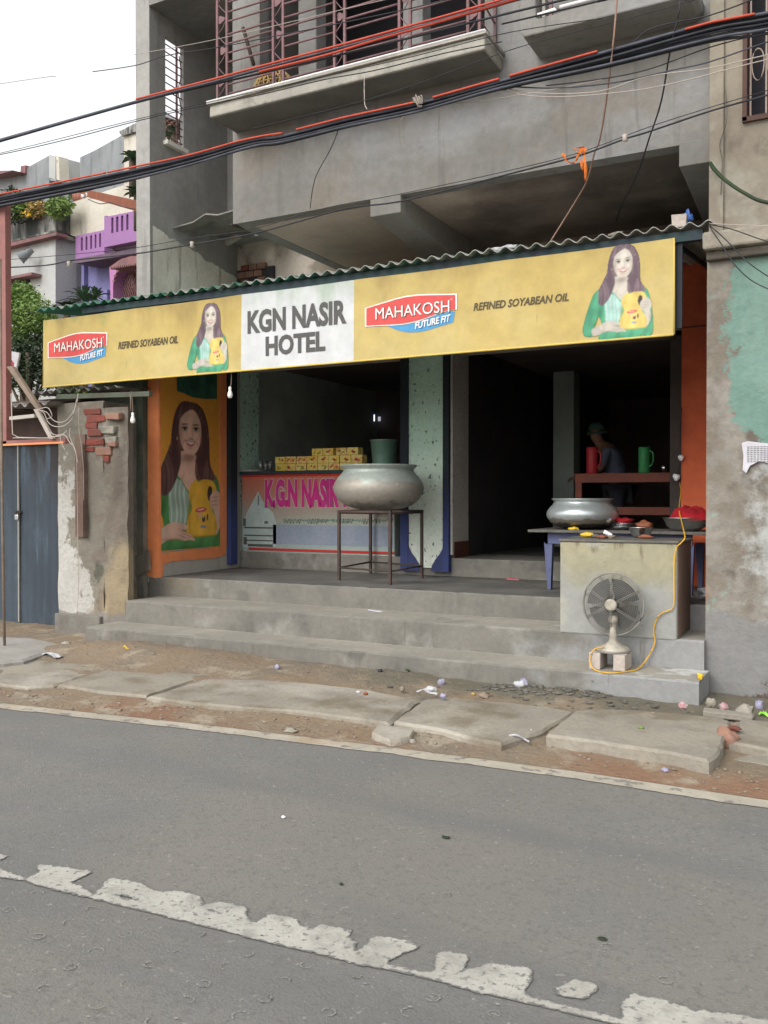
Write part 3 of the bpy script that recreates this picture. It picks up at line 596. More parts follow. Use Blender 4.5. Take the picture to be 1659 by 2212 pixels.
# balcony grille
gr = T('balcony_grille', 'maroon iron balcony grille with curled leaf scrolls above the long ledge', 'grille', (-4, 6.74, 5.135))
GY = 6.74; zt = 6.5; zb = 5.14
vx = [aty(u, 60, GY).x for u in (470, 490.6, 590.6, 612, 723, 745, 863, 886, 1011, 1036)]
for x in vx:
    g = MB(); g.box(x-.011, x+.011, GY-.011, GY+.011, zb, zt); g.build('upright', M['grille'], gr)
pat = [0, .085, .17, .29, .375, .46, .545, .665, .75, .84, .93, 1.05, 1.14, 1.23]
for a, b in ((1, 2), (3, 4), (5, 6), (7, 8)):
    for k, dz in enumerate(pat):
        z = zb + .06 + dz
        g = MB(); g.tube([(vx[a], GY, z), (vx[b], GY, z)], .009, 5); g.build('crossbar', M['grille'], gr)
for a in (0, 2, 4, 6, 8):
    for k in range(4):
        z0 = zb + .05 + .29*k; x0, x1 = vx[a], vx[a+1]
        g = MB(); g.tube(spline([(x0, GY, z0), ((x0+x1)/2+.01, GY, z0+.06), (x1, GY, z0+.15), ((x0+x1)/2, GY, z0+.22), (x0, GY, z0+.28)]), .005, 5)
        g.build('scroll', M['grille'], gr)
        cx = (x0+x1)/2 + (.01 if k % 2 else -.012); cz = z0+.13
        P = [(cx + .038*math.cos(t)*(1+.25*math.cos(3*t)), GY-.003, cz + .034*math.sin(t)*(1+.25*math.cos(3*t))) for t in [i*.52 for i in range(12)]]
        g = MB(); g.prism(P, (0, .006, 0)); g.build('iron_leaf', M['grille'], gr)
for k in range(7):
    z = zb + .08 + k*.17
    g = MB(); g.tube([(vx[9], GY, z+.06), (vx[9], 7.09, z)], .008, 5); g.build('crossbar', M['grille'], gr)
g = MB(); g.box(vx[9]-.011, vx[9]+.011, 7.07, 7.09, zb, zt); g.build('upright', M['grille'], gr)
g = MB(); g.box(vx[0]-.02, vx[9]+.02, GY-.012, GY+.012, zb, zb+.02); g.build('bottom_rail', M['grille'], gr)
gr = T('window_grille', 'upper window grille over the short right hand ledge', 'grille', (-1.7, 6.85, 5.15))
for u in (1175, 1190): 
    x = aty(u, 10, 6.8).x; g = MB(); g.box(x-.012, x+.012, 6.79, 6.81, 5.15, 6.3); g.build('upright', M['cement_lip'] if u == 1175 else M['grille'], gr)
for k in range(8):
    g = MB(); x = aty(1190, 10, 6.8).x; g.tube([(x, 6.8, 5.22+k*.1), (-1.1, 6.8, 5.22+k*.1)], .006, 5); g.build('crossbar', M['grille'], gr)

# ------------------------------------------------------------------ ground floor front: pillars, channels, opening, rooms
F1 = 9.1
pxl, pxr = -4.49, -4.04
g = MB(); g.grid(lambda a, b: (pxl + .01 + (pxr-pxl-.02)*a, F1-.05 + .012*noise.noise(Vector((a*9, b*60, 0))), .70 + 2.4*b), 14, 90); g.box(pxl+.01, pxr-.01, F1-.035, F1+.4, .70, 3.1)
part(g, 'stucco_pillar', 'stucco')
g = MB(); g.box(pxr-.01, -3.955, F1-.03, F1+.42, .85, 3.1); part(g, 'stucco_jamb', 'stuccogrey')
g = MB(); g.box(pxr-.008, -3.95, F1+.01, F1+.425, Z4-.01, .99); part(g, 'skirting', 'maroon')
def channel(x0, x1, y0, y1, z0, z1, foot=None):
    g = MB(); g.box(x0, x1, y0, y1, z0, z1); part(g, 'shutter_channel', chan, .004)
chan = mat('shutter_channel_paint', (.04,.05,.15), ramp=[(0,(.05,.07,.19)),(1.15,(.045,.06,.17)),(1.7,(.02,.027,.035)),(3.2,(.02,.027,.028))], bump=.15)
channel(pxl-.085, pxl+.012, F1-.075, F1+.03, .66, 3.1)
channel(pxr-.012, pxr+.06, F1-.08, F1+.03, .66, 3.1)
# spilled blue paint feet on the stucco
for sx, x0 in ((1, pxl+.01), (-1, pxr-.01)):
    P = [(x0, F1-.068, .66), (x0+sx*.15, F1-.068, .665), (x0+sx*.135, F1-.068, .73), (x0+sx*.09, F1-.068, .80), (x0+sx*.04, F1-.068, .86), (x0, F1-.068, .93)]
    g = MB(); g.prism(P, (0, .02, 0)); part(g, 'paint_spill', 'blue')
# left channel and stucco jamb of the counter room
c0 = PW.pt(1.30, 0); c1 = PW.pt(1.45, 0)
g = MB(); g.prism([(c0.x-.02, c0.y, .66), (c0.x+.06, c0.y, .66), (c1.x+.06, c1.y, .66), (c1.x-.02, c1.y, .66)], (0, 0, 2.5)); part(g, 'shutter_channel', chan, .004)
g = MB(); g.box(-7.2, -6.862, 8.99, 9.52, .70, 3.1); part(g, 'stucco_jamb', 'stucco')
# room shells
g = MB()
g.box(-7.3, -6.95, 9.52, 13, Z4, 3.3); part(g, 'room_wall', 'roomwall'); g = MB()
g.box(-4.45, -4.0, 9.52, 13, Z4, 3.3); part(g, 'room_wall', 'roomwall'); g = MB(); g.box(-4.0, -3.97, 9.52, 13, Z4, 3.3); part(g, 'partition', 'roomdark')
g = MB(); g.box(-7.2, -4.0, 12.9, 13.1, Z4, 3.3); part(g, 'room_wall', 'roomwarm')
g = MB(); g.box(-3.97, -.9, 15.9, 16.1, Z4, 3.3); part(g, 'room_wall', 'roomwarm'); g = MB(); g.box(-3.97, -3.95, 13, 16, Z4, 3.3); part(g, 'room_wall', 'roomwarm'); g = MB(); g.box(-1.0, -.9, 9.31, 16, Z4, 3.3); part(g, 'room_wall', 'roomwarm')
g = MB(); g.box(-7.2, -.9, 9.9, 16.1, Z4-.05, Z4); part(g, 'room_floor', 'roomfloor')
g = MB(); g.box(-7.3, -.9, 9.3, 16.1, 3.2, 3.35); part(g, 'room_ceiling', 'roomwarm')
g = MB(); g.box(-3.74, -3.45, 12.0, 12.3, Z4, 3.2); part(g, 'inner_pillar', 'roomwall', .01)
# right jamb and orange pilaster
g = MB(); g.box(-1.66, -1.545, F1, F1+.3, Z4, 3.1); part(g, 'shutter_channel', mat('brown_jamb', (.07,.055,.05), (.05,.045,.04), 4, bump=.1), .004)
g = MB(); g.box(-1.548, -.95, F1-.03, F1+.2, .62, 3.72); part(g, 'orange_pilaster', 'orangewall')
zz = aty(1500, 707, F1).z
g = MB(); g.box(-1.548, -1.1, F1-.034, F1-.03, zz-.004, zz+.006); part(g, 'painted_joint', 'darkpaint')
# wall shelf and calendar inside counter room
q = aty(655, 835, 11.5)
g = MB(); g.box(q.x-.14, q.x+.14, 11.45, 11.5, q.z-.2, q.z+.24); g.box(q.x-.16, q.x-.14, 11.44, 11.5, q.z-.22, q.z+.26)
o = g.build('wall_cabinet', mat('grey_cabinet', (.09,.10,.11), bump=0)); tag(o, 'narrow grey cabinet hanging in the dark behind the counter', 'cabinet')

# ------------------------------------------------------------------ canopy
cp = T('canopy', 'green corrugated sheet canopy running the whole width of the shop front', 'canopy', (-4.5, 7.0, 3.5))
cx0, cx1, YF = -7.96, -.995, 6.95
def cz(x, y, ph=0): 
    zf = 3.515 + (x-cx0)/(cx1-cx0)*(-.045) + .006*noise.noise(Vector((x*1.2, 0, 0)))
    return zf + (y-YF)*.115
nsh = 8; wsh = (cx1-cx0)/nsh; per = .13
for k in range(nsh):
    xa = cx0 + k*wsh - .02; xb = xa + wsh + .06; n = int((xb-xa)/per*8)
    jy = random.uniform(-.02, .02); jz = .0035*(k % 2)
    def fn(a, b, t=0): 
        x = xa + (xb-xa)*a; y = YF + jy + (F1-YF)*b
        if x > cx1-.35: y = max(y, YF + jy + (F1-YF)*b)
        return Vector((x, y, cz(x, y) + .019*math.sin(2*math.pi*x/per) + jz + t))
    g = MB(); g.grid(lambda a, b: fn(a, b, 0), n, 3); m0 = len(g.v)
    g.cm = 1; g.grid(lambda a, b: fn(a, b, .005), n, 3)
    g.add([fn(i/n, 0, t) for i in range(n+1) for t in (0, .005)], [(2*i, 2*i+2, 2*i+3, 2*i+1) for i in range(n)])
    g.build('corrugated_sheet', [M['greensheet'], M['sheettop']], cp)
g = MB(); pA = aty(205, 668, 7.0); 
g.prism([(-7.35, 7.014, cz(-7.35, 7)-.025), (-1.05, 7.014, cz(-1.05, 7)-.025), (-1.05, 7.014, cz(-1.05, 7)-.10), (-7.35, 7.014, cz(-7.35, 7)-.085)], (0, .06, 0)); g.build('front_beam', M['beamdark'], cp)
for x in (-6.6, -5.2, -3.8, -2.4, -1.3):
    g = MB(); g.tube([(x, 7.03, cz(x, 7.03)-.06), (x, 9.1, cz(x, 9.1)-.06)], .022, 6); g.build('rafter', M['beamdark'], cp)
g = MB(); g.box(-1.25, -1.20, 7.04, 7.07, 2.74, cz(-1.2, 7.05)-.03)
g.build('hanger_post', M['darkpaint'], cp)

# ------------------------------------------------------------------ banner
BY = 7.0
bn = T('shop_banner', 'long yellow printed banner with a white name panel hung below the green canopy', 'banner', (-4.6, BY, 2.7))
def bp(u, v, off=0): return aty(u, v, BY-off)
TL, BL, TR, BR = bp(95, 692), bp(93, 836), bp(1455, 514), bp(1455, 722)
def bq(s, t, off=0.0):
    a = TL.lerp(TR, s); b = BL.lerp(BR, s); q = b.lerp(a, t)
    wv = .002*noise.noise(Vector((s*9, 0, 0)))
    q.z -= .006*abs(math.sin(s*math.pi*5))*t
    return Vector((q.x, BY - off + wv, q.z))
sW0 = (bp(522, 700).x - TL.x)/(TR.x-TL.x); sW1 = (bp(765, 700).x - TL.x)/(TR.x-TL.x)
for nm, s0, s1, m in (('banner_sheet', 0, sW0, 'banner'), ('name_panel', sW0, sW1, 'bannerwhite'), ('banner_sheet', sW1, 1, 'banner')):
    g = MB(); n = int((s1-s0)*120)
    g.grid(lambda a, b: bq(s0+(s1-s0)*a, b), n, 8); g.grid(lambda a, b: bq(s0+(s1-s0)*(1-a), b, -.006), n, 8)
    g.build(nm, M[m], bn)
g = MB(); g.tube([bq(i/40, 0, .002) + Vector((0,0,-.004)) for i in range(41)], .009, 6); g.tube([bq(1, t, -.004) + Vector((.003,0,0)) for t in (0, .5, 1)], .008, 6); g.tube([bq(0, t, -.004) for t in (0, .5, 1)], .008, 6)
g.build('hem', mat('banner_hem', (.60,.45,.12), bump=0), bn)
def text_mesh(s, x0, x1, z0, z1, y, m, parent, name='lettering', bold=.02, shear=0.0, space=1.0, rot=None, slope=0.0, plane=None):
    cu = bpy.data.curves.new('t', 'FONT'); cu.body = s; cu.offset = bold; cu.shear = shear; cu.space_character = space; cu.resolution_u = 3
    to = bpy.data.objects.new('t', cu); COL.objects.link(to); bpy.context.view_layer.update()
    me = bpy.data.meshes.new_from_object(to.evaluated_get(bpy.context.evaluated_depsgraph_get()))
    vs = [v.co.copy() for v in me.vertices]; fs = [tuple(p.vertices) for p in me.polygons]
    bpy.data.objects.remove(to); bpy.data.meshes.remove(me)
    ax, bx = min(q.x for q in vs), max(q.x for q in vs); ay, by = min(q.y for q in vs), max(q.y for q in vs)
    g = MB(); out = []
    for q in vs:
        a = (q.x-ax)/(bx-ax); b = (q.y-ay)/(by-ay); x = x0 + (x1-x0)*a; z = z0 + (z1-z0)*b + slope*a
        if plane == 'banner':
            s_ = (x-TL.x)/(TR.x-TL.x); p = bq(s_, .5, y); out.append(Vector((x, p.y, z)))
        else: out.append(Vector((x, y, z)))
    g.add(out, fs); return g.build(name, M[m], parent)
def bt(s, u0, v0, u1, v1, **k):     # pixel box: left-top (u0,v0), right-bottom (u1,v1)
    a = bp(u0, v0); b = bp(u1, v1); c = bp(u0, v0); 
    return a.x, b.x, b.z, a.z
def tfit(s, uL, vLt, vLb, uR, m, off, **k):
    a, b, c = bp(uL, vLt), bp(uL, vLb), bp(uR, vLt); return text_mesh(s, a.x, c.x, b.z, a.z, off, m, bn, plane='banner', **k)
tfit('KGN NASIR', 535, 672, 722, 749, 'ink', .004, bold=.04)
tfit('HOTEL', 574, 727, 770, 703, 'ink', .004, bold=.04)
tfit('REFINED SOYABEAN OIL', 1023, 655, 672, 1229, 'inkbrown', .004, bold=.03, shear=.22)
tfit('REFINED SOYABEAN OIL', 256, 739, 755, 385, 'inkbrown', .004, bold=.03, shear=.22)
# logo defined once in the right-hand logo's own frame, then fitted to both places
def logo(u0, u1, um, vt, vb):
    x0 = bp(u0, vt).x; x1 = bp(u1, vt).x; zt = bp(um, vt).z; z0 = bp(um, vb).z
    X = lambda s: x0 + (x1-x0)*s
    Z = lambda t: z0 + (zt-z0)*t
    def sh(pts, off, m, nm):
        g = MB(); P = []
        for s_, t_ in pts:
            x = X(s_); p = bq((x-TL.x)/(TR.x-TL.x), .5, off); P.append(Vector((x, p.y, Z(t_))))
        g.poly(P); return g.build(nm, M[m], bn)
    red = [(0,.30),(.0,.80),(.12,.86),(.25,.92),(.36,.97),(.47,1.0),(.60,1.0),(.75,.965),(.88,.93),(1.0,.90),(1.0,.50),(.90,.485),(.80,.43),(.70,.36),(.60,.30),(.50,.265),(.40,.25),(.25,.265),(.12,.285)]
    c = (.5, .60)
    blu = [(.22,.30),(.30,.20),(.38,.11),(.48,.04),(.58,.02),(.70,.05),(.83,.12),(.96,.19),(.975,.46),(.9,.46),(.80,.42),(.70,.35),(.60,.29),(.50,.255),(.40,.24),(.30,.25)]
    sh(blu, .003, 'logoblue', 'logo_swoosh'); sh(red, .0065, 'logowhite', 'logo_border')
    sh([(c[0]+(p[0]-c[0])*.965, c[1]+(p[1]-c[1])*.91) for p in red], .010, 'logored', 'logo_shield')
    text_mesh('MAHAKOSH', X(.125)+.004, X(.925)+.004, Z(.455)-.004, Z(.755)-.004, .0135, 'ink', bn, plane='banner', bold=0)
    text_mesh('MAHAKOSH', X(.125), X(.925), Z(.455), Z(.755), .017, 'logowhite', bn, plane='banner', bold=0)
    text_mesh('FUTURE FIT', X(.56), X(.935), Z(.10), Z(.275), .0135, 'logowhite', bn, plane='banner', bold=.02, shear=.15, slope=(zt-z0)*.115)
    text_mesh('®', X(.935), X(.955), Z(.75), Z(.79), .0135, 'logowhite', bn, plane='banner', bold=0)
logo(789, 988, 905, 636, 719)
logo(104, 233, 178, 718, 787)
# ------------------------------------------------------------------ printed woman (flat print, colours stored on a fine grid of the sheet)
W0, W1, Y0, Y1 = 30., 680., 478., 1345.
def figure(pal, nx, ny, crop=None):
    """returns (alpha, rgb) arrays [ny,nx]; frame coordinates are those of the right-hand print"""
    xa, xb, ya, yb = crop or (W0, W1, Y0, Y1)
    X, Y = np.meshgrid(np.linspace(xa, xb, nx), np.linspace(yb, ya, ny))    # row 0 = bottom
    rgb = np.zeros((ny, nx, 3)); al = np.zeros((ny, nx))
    rs = np.random.RandomState(3)
    sk = lambda x, y: y + .12*(x-355)
    def poly(pts, smooth=True):
        P = [Vector((p[0], sk(*p), 0)) for p in pts]
        if smooth:
            n = len(P); Q = []
            for i in range(n):
                a, b, c, d = P[i-1], P[i], P[(i+1) % n], P[(i+2) % n]
                for j in range(4):
                    t = j/4; Q.append(.5*((2*b) + (c-a)*t + (2*a-5*b+4*c-d)*t*t + (3*b-a-3*c+d)*t**3))
            P = Q
        m = np.zeros(X.shape, bool); n = len(P)
        for i in range(n):
            x1, y1 = P[i-1].x, P[i-1].y; x2, y2 = P[i].x, P[i].y
            if y1 == y2: continue
            c = ((y1 > Y) != (y2 > Y)) & (X < (x2-x1)*(Y-y1)/(y2-y1) + x1); m ^= c
        return m
    def ell(cx, cy, rx, ry, rot=0):
        cy = sk(cx, cy); dx, dy = X-cx, Y-cy; c, s = math.cos(rot), math.sin(rot)
        return ((dx*c+dy*s)/rx)**2 + ((-dx*s+dy*c)/ry)**2
    def put(m, c, k=1.0):
        nonlocal rgb, al
        kk = (m.astype(float)*k)[..., None]; rgb = rgb*(1-kk) + np.array(c)*kk; al = np.maximum(al, m.astype(float) if k == 1.0 else al)
    def soft(e, c, k):      # e: elliptical distance^2
        kk = (np.exp(-e*1.2)*k*(al > 0))[..., None]; rgb[:] = rgb*(1-kk) + np.array(c)*kk
    hair, hair2, skin, skd, gr, grd, emb, can, cand = (pal[k] for k in ('hair','hair2','skin','skd','gr','grd','emb','can','cand'))
    put(poly([(420,487),(350,498),(300,560),(272,660),(262,740),(225,820),(192,890),(188,960),(196,1015),(230,1022),(275,975),(320,900),(450,900),(500,905),(560,893),(603,890),(585,850),(556,800),(553,700),(540,590),(505,515),(460,488)]), hair)
    blouse = poly([(190,885),(165,905),(130,960),(95,1060),(65,1160),(48,1240),(60,1290),(100,1303),(138,1290),(160,1225),(190,1150),(205,1190),(200,1260),(190,1332),(250,1325),(400,1310),(520,1298),(568,1285),(560,1262),(600,1282),(640,1265),(662,1230),(664,1150),(655,1050),(640,960),(620,890),(590,855),(540,850),(450,880),(400,975),(345,925),(300,880)])
    gap = poly([(193,1120),(170,1185),(152,1215),(165,1225),(212,1188)])
    put(blouse & ~gap, gr); 
    rgb[blouse] = rgb[blouse]*(1 - .22*np.clip(np.sin(X[blouse]*.055 + Y[blouse]*.02), 0, 1))[:, None]
    soft(ell(120,1130,18,110,.3), grd, .5); soft(ell(205,1080,22,90), grd, .55); soft(ell(400,1290,150,22), grd, .6); soft(ell(640,1120,15,100), grd, .4)
    put(poly([(335,770),(440,770),(447,840),(450,900),(400,980),(345,930),(308,890),(322,830)]), skin)
    soft(ell(395,800,60,22), skd, .75); soft(ell(350,900,8,40,.4), skd, .3)
    em = poly([(300,925),(262,950),(246,1010),(250,1100),(262,1165),(365,1160),(385,1080),(395,1010),(360,960),(335,930)]); put(em, emb)
    for x in (262, 300, 330, 362):
        k = em & (np.abs(X - x - 6*np.sin(Y*.03)) < 5); put(k, pal['emb2'])
    k = em & ((np.sin(Y*.5)*np.sin(X*.4)) > .6); put(k, gr, .5)
    # side locks of hair over blouse
    put(poly([(330,560),(285,680),(262,740),(225,820),(192,890),(188,960),(196,1015),(230,1022),(275,975),(312,900),(335,820),(330,740),(312,660)]), hair)
    put(poly([(490,560),(500,660),(470,760),(443,800),(445,900),(500,903),(560,893),(603,888),(580,850),(556,800),(553,700),(540,590),(505,530)]), hair)
    # face
    put(poly([(405,525),(352,548),(326,600),(322,665),(334,722),(362,766),(395,784),(430,772),(463,736),(482,688),(488,620),(472,560),(445,530)]), skin)
    soft(ell(330,690,18,90), skd, .55); soft(ell(485,680,12,70), skd, .45); soft(ell(400,783,46,12), skd, .7); soft(ell(405,585,60,28), pal['skl'], .5); soft(ell(365,690,22,22), pal['skl'], .5); soft(ell(448,680,20,22), pal['skl'], .5)
    put(poly([(400,490),(340,520),(312,600),(300,680),(318,660),(330,600),(365,558),(400,535),(425,528),(455,545),(482,590),(492,650),(512,600),(500,530),(460,492)]), hair)
    for ex, ey in ((364,643),(446,630)):
        soft(ell(ex, ey-3, 27, 15), skd, .75); soft(ell(ex, ey+12, 22, 4), skd, .35); put(ell(ex, ey, 20, 7) < 1, (.42,.40,.37)); put(ell(ex, ey-.5, 10, 8.5) < 1, (.02,.012,.012)); put(ell(ex-3, ey-3, 2.2, 2.2) < 1, (.7,.7,.7)); put(ell(ex, ey-7, 24, 4.2, -.08) < 1, (.02,.012,.012), .9); put(ell(ex, ey-25, 28, 4.2, -.12) < 1, (.06,.035,.03), .8)
    soft(ell(421,655,7,34,-.1), skd, .40); soft(ell(392,650,4,30,.05), pal['skl'], .6); soft(ell(410,690,18,6), skd, .85); soft(ell(352,722,5,22,.5), skd, .45); soft(ell(456,712,5,20,-.5), skd, .45); soft(ell(345,690,22,18), pal['lip'], .16); soft(ell(462,682,18,16), pal['lip'], .16); put(ell(400,692,3.5,2.5) < 1, skd); put(ell(418,690,3.5,2.5) < 1, skd)
    mouth = poly([(362,703),(385,702),(400,704),(420,699),(442,696),(428,722),(405,733),(380,726)]); put(mouth, pal['lip']); put(poly([(370,707),(400,708),(434,701),(420,716),(402,721),(384,716)]), (.72,.70,.66))
    soft(ell(402,742,22,5), skd, .5); soft(ell(355,705,5,18,.3), skd, .35); soft(ell(452,695,5,18,-.3), skd, .35)
    put(ell(308,706,4,8) < 1, (.45,.42,.36))
    # hair strands
    hm = np.all(np.abs(rgb - np.array(hair)) < 1e-6, axis=2) & (al > 0)
    fl = X + 26*np.sin((Y-560)*.0135) + .12*(Y-600)*np.sign(X-405); st_ = .30 + .22*np.sin(fl*.21 + .8*np.sin(Y*.021)) + .18*np.sin(fl*.47 + 1.1*np.sin(Y*.013)+1) + .15*np.sin(fl*.093+2); st_ = np.clip(st_ + .35*np.exp(-((Y-600-.12*(X-355))/60)**2) + .25*np.exp(-((Y-850)/80)**2), 0, 1); rgb[hm] = (np.array(hair)*.75*(1-st_[hm][:, None]) + np.array(hair2)*1.1*st_[hm][:, None])
    # can
    cn = poly([(392,985),(405,945),(438,908),(447,903),(458,918),(472,912),(500,898),(545,893),(585,905),(605,935),(598,985),(566,1015),(570,1060),(598,1100),(613,1150),(606,1192),(585,1203),(480,1216),(402,1226),(378,1215),(374,1175),(388,1120),(412,1080),(412,1050),(396,1020)])
    put(cn, can); 
    soft(ell(395,1130,14,90), cand, .7); soft(ell(600,1150,12,50), cand, .6); soft(ell(490,1215,100,8), cand, .6); soft(ell(405,1015,8,30), cand, .5); soft(ell(520,905,60,8), cand, .25)
    put(poly([(545,930),(570,935),(568,975),(560,1012),(540,1005),(533,970)]), (.04,.035,.03))
    put(ell(483,1070,44,14,-.08) < 1, (.60,.06,.06)); put(ell(483,1068,30,4,-.08) < 1, (.75,.6,.5)); put(poly([(455,1088),(500,1082),(470,1120),(480,1140),(460,1110)]), (.70,.40,.25), .6)
    put(ell(504,1118,14,19) < 1, (.08,.05,.06)); put(ell(534,1105,7,20) < 1, (.08,.05,.06)); put(ell(500,1105,9,8) < 1, (.55,.36,.25)); put(ell(500,1162,24,8) < 1, (.12,.2,.45), .8); put(ell(425,998,14,7,-.3) < 1, (.7,.35,.06), .7)
    put(poly([(452,1100),(458,1100),(462,1140),(456,1140)], False), (.5,.25,.08), .6)
    # hands
    put(poly([(132,1240),(160,1215),(200,1195),(255,1165),(300,1156),(352,1160),(385,1170),(372,1188),(340,1192),(382,1206),(436,1236),(425,1245),(395,1243),(360,1250),(300,1245),(240,1255),(190,1285),(150,1300),(134,1280)]), skin)
    for p in ((355,1200,40,3,.35),(375,1218,45,3,.35),(345,1228,45,3,.3)): soft(ell(*p), skd, .9)
    soft(ell(280,1248,90,10), skd, .5); put(ell(212,1218,4,28,-.3) < 1, (.7,.66,.55)); put(ell(224,1214,2,26,-.3) < 1, (.7,.66,.55))
    put(poly([(556,985),(575,962),(600,945),(625,952),(648,975),(650,1010),(637,1048),(645,1090),(638,1140),(612,1190),(600,1195),(612,1150),(598,1100),(580,1060),(556,1040),(552,1010)]), skin)
    for yy in (985, 1008, 1030): soft(ell(590, yy, 32, 2.6, -.1), skd, .9)
    soft(ell(640,1100,8,50), skd, .5)
    # printed photo softness: shading rolls off towards the figure's left, slight blur, halftone grain
    sh = .80 + .28/(1+np.exp(-((X-300)/90))) - .10/(1+np.exp(-((X-560)/30)))
    rgb *= np.where(al > 0, sh, 1)[..., None]
    lo = np.zeros_like(X)
    for fx, fy, ph in ((.017,.011,0),(.031,.023,2),(.013,.037,4)): lo += np.sin(X*fx+Y*fy+ph)*np.cos(Y*fx-X*fy*1.3+ph)
    rgb *= (1 + .07*lo)[..., None]
    for _ in range(max(1, int(nx/110))):
        ac = np.zeros_like(rgb); wt = np.zeros(al.shape)
        for dx in (-1, 0, 1):
            for dy in (-1, 0, 1):
                k = (2-abs(dx))*(2-abs(dy)); a_ = np.roll(np.roll(al > 0, dx, 1), dy, 0)*k; ac += np.roll(np.roll(rgb, dx, 1), dy, 0)*a_[..., None]; wt += a_
        rgb = np.where((al > 0)[..., None], ac/np.maximum(wt, 1)[..., None], rgb)
    rgb *= (1 + .10*(rs.rand(ny, nx)-.5))[..., None]
    return al, np.clip(rgb, 0, 1), X, Y
PB = dict(hair=(.115,.075,.095), hair2=(.21,.15,.17), skin=(.50,.46,.40), skd=(.27,.22,.19), skl=(.74,.70,.62), gr=(.085,.36,.20), grd=(.03,.20,.12), emb=(.33,.55,.50), emb2=(.50,.60,.57), can=(.62,.48,.14), cand=(.44,.30,.06), lip=(.42,.10,.10))
PS = dict(hair=(.095,.045,.045), hair2=(.19,.10,.085), skin=(.76,.48,.36), skd=(.30,.14,.10), skl=(.88,.62,.50), gr=(.10,.31,.09), grd=(.03,.12,.035), emb=(.34,.46,.38), emb2=(.62,.68,.60), can=(.80,.46,.05), cand=(.50,.24,.02), lip=(.55,.10,.10))
def print_mesh(al, rgb, X, Y, fn, name, parent):
    ny, nx = al.shape; vs = [fn(X[j, i], Y[j, i]) for j in range(ny) for i in range(nx)]
    fs = []
    for j in range(ny-1):
        for i in range(nx-1):
            if al[j, i] + al[j, i+1] + al[j+1, i] + al[j+1, i+1] > 2: fs.append((j*nx+i, j*nx+i+1, (j+1)*nx+i+1, (j+1)*nx+i))
    g = MB(); g.add(vs, fs); o = g.build(name, M['print'], parent)
    a = o.data.color_attributes.new('Col', 'FLOAT_COLOR', 'POINT')
    cc = np.ones((ny*nx, 4), np.float32); cc[:, :3] = rgb.reshape(-1, 3); a.data.foreach_set('color', cc.ravel()); return o
def zpx(x, y): return 1246.9 + .2484*x, 406.6 + .2484*y      # enlargement -> picture
# right print on banner
ra = bp(*zpx(W0, 900)); rb = bp(*zpx(W1, 900)); cc_ = bp(*zpx(355, Y0)); cd_ = bp(*zpx(355, Y1))
def place_fig(xL, xR, zT, zB, off=.005):
    al, rgb, X, Y = figure(PB, 130, 180)
    def fn(x, y):
        xx = xL + (xR-xL)*(x-W0)/(W1-W0); zz = zT + (zB-zT)*(y-Y0)/(Y1-Y0); s_ = (xx-TL.x)/(TR.x-TL.x); p = bq(s_, .5, off); return Vector((xx, p.y, zz))
    return print_mesh(al, rgb, X, Y, fn, 'printed_woman', bn)
place_fig(ra.x, rb.x, cc_.z, cd_.z)
l0 = bp(402, 740); l1 = bp(496, 740); lt = bp(452, 652); lb = bp(450, 809)
place_fig(l0.x, l1.x, lt.z, lb.z)

# ------------------------------------------------------------------ wall poster with painted orange border
ps = T('wall_poster', 'tall orange poster of a smiling woman in green with a yellow oil can', 'poster', tuple(PW.pt(.7, .9)))
def pq(u, v, off=.0): return PW.at(u, v, off)
def pl(s, z, off): return PW.pt(s, z, off)
def inv(u, v): q = PW.at(u, v); return (q - PW.p).dot(PW.d), q.z
sL, _ = inv(345, 1000); sR, _ = inv(474, 1000); zB_ = inv(410, 1186)[1]; zT_ = 2.95
bgm = mat('poster_orange', (.80,.38,.06), (.74,.33,.055), 1.2, rough=.5, bump=.03)
g = MB(); g.grid(lambda a, b: pl(sL + (sR-sL)*a, zB_ + (zT_-zB_)*b, .006 + .003*noise.noise(Vector((a*3, b*5, 1)))), 6, 14); g.build('poster_sheet', bgm, ps)
# frame coords -> wall: face (405,640)->(409,926) ; can(490,1060)->(440,1092)
def pmap(x, y):
    u = 409.5 + (x-405)*.2772; v = 926 + (y - .12*(x-355) - 640)*.3950
    # deskewed frame: remove row slope, so v follows x,y of frame upright
    return u, v
fs_, fz_ = inv(409.5, 926); s2, _ = inv(409.5+60, 926); kx = (s2-fs_)/60*.2772
_, z2 = inv(409.5, 1000); kz = (z2-fz_)/74*.3950
def pfn(x, y): return pl(fs_ + (x-405)*kx*1.0, fz_ + (y-640)*kz, .012)
xa = 405 + (sL-fs_)/kx; xb = 405 + (sR-fs_)/kx
al, rgb, X, Y = figure(PS, 170, 330, (xa+3, xb-3, 470, 640 + (zB_-fz_)/kz - 4))
print_mesh(al, rgb, X, Y, pfn, 'printed_woman', ps)
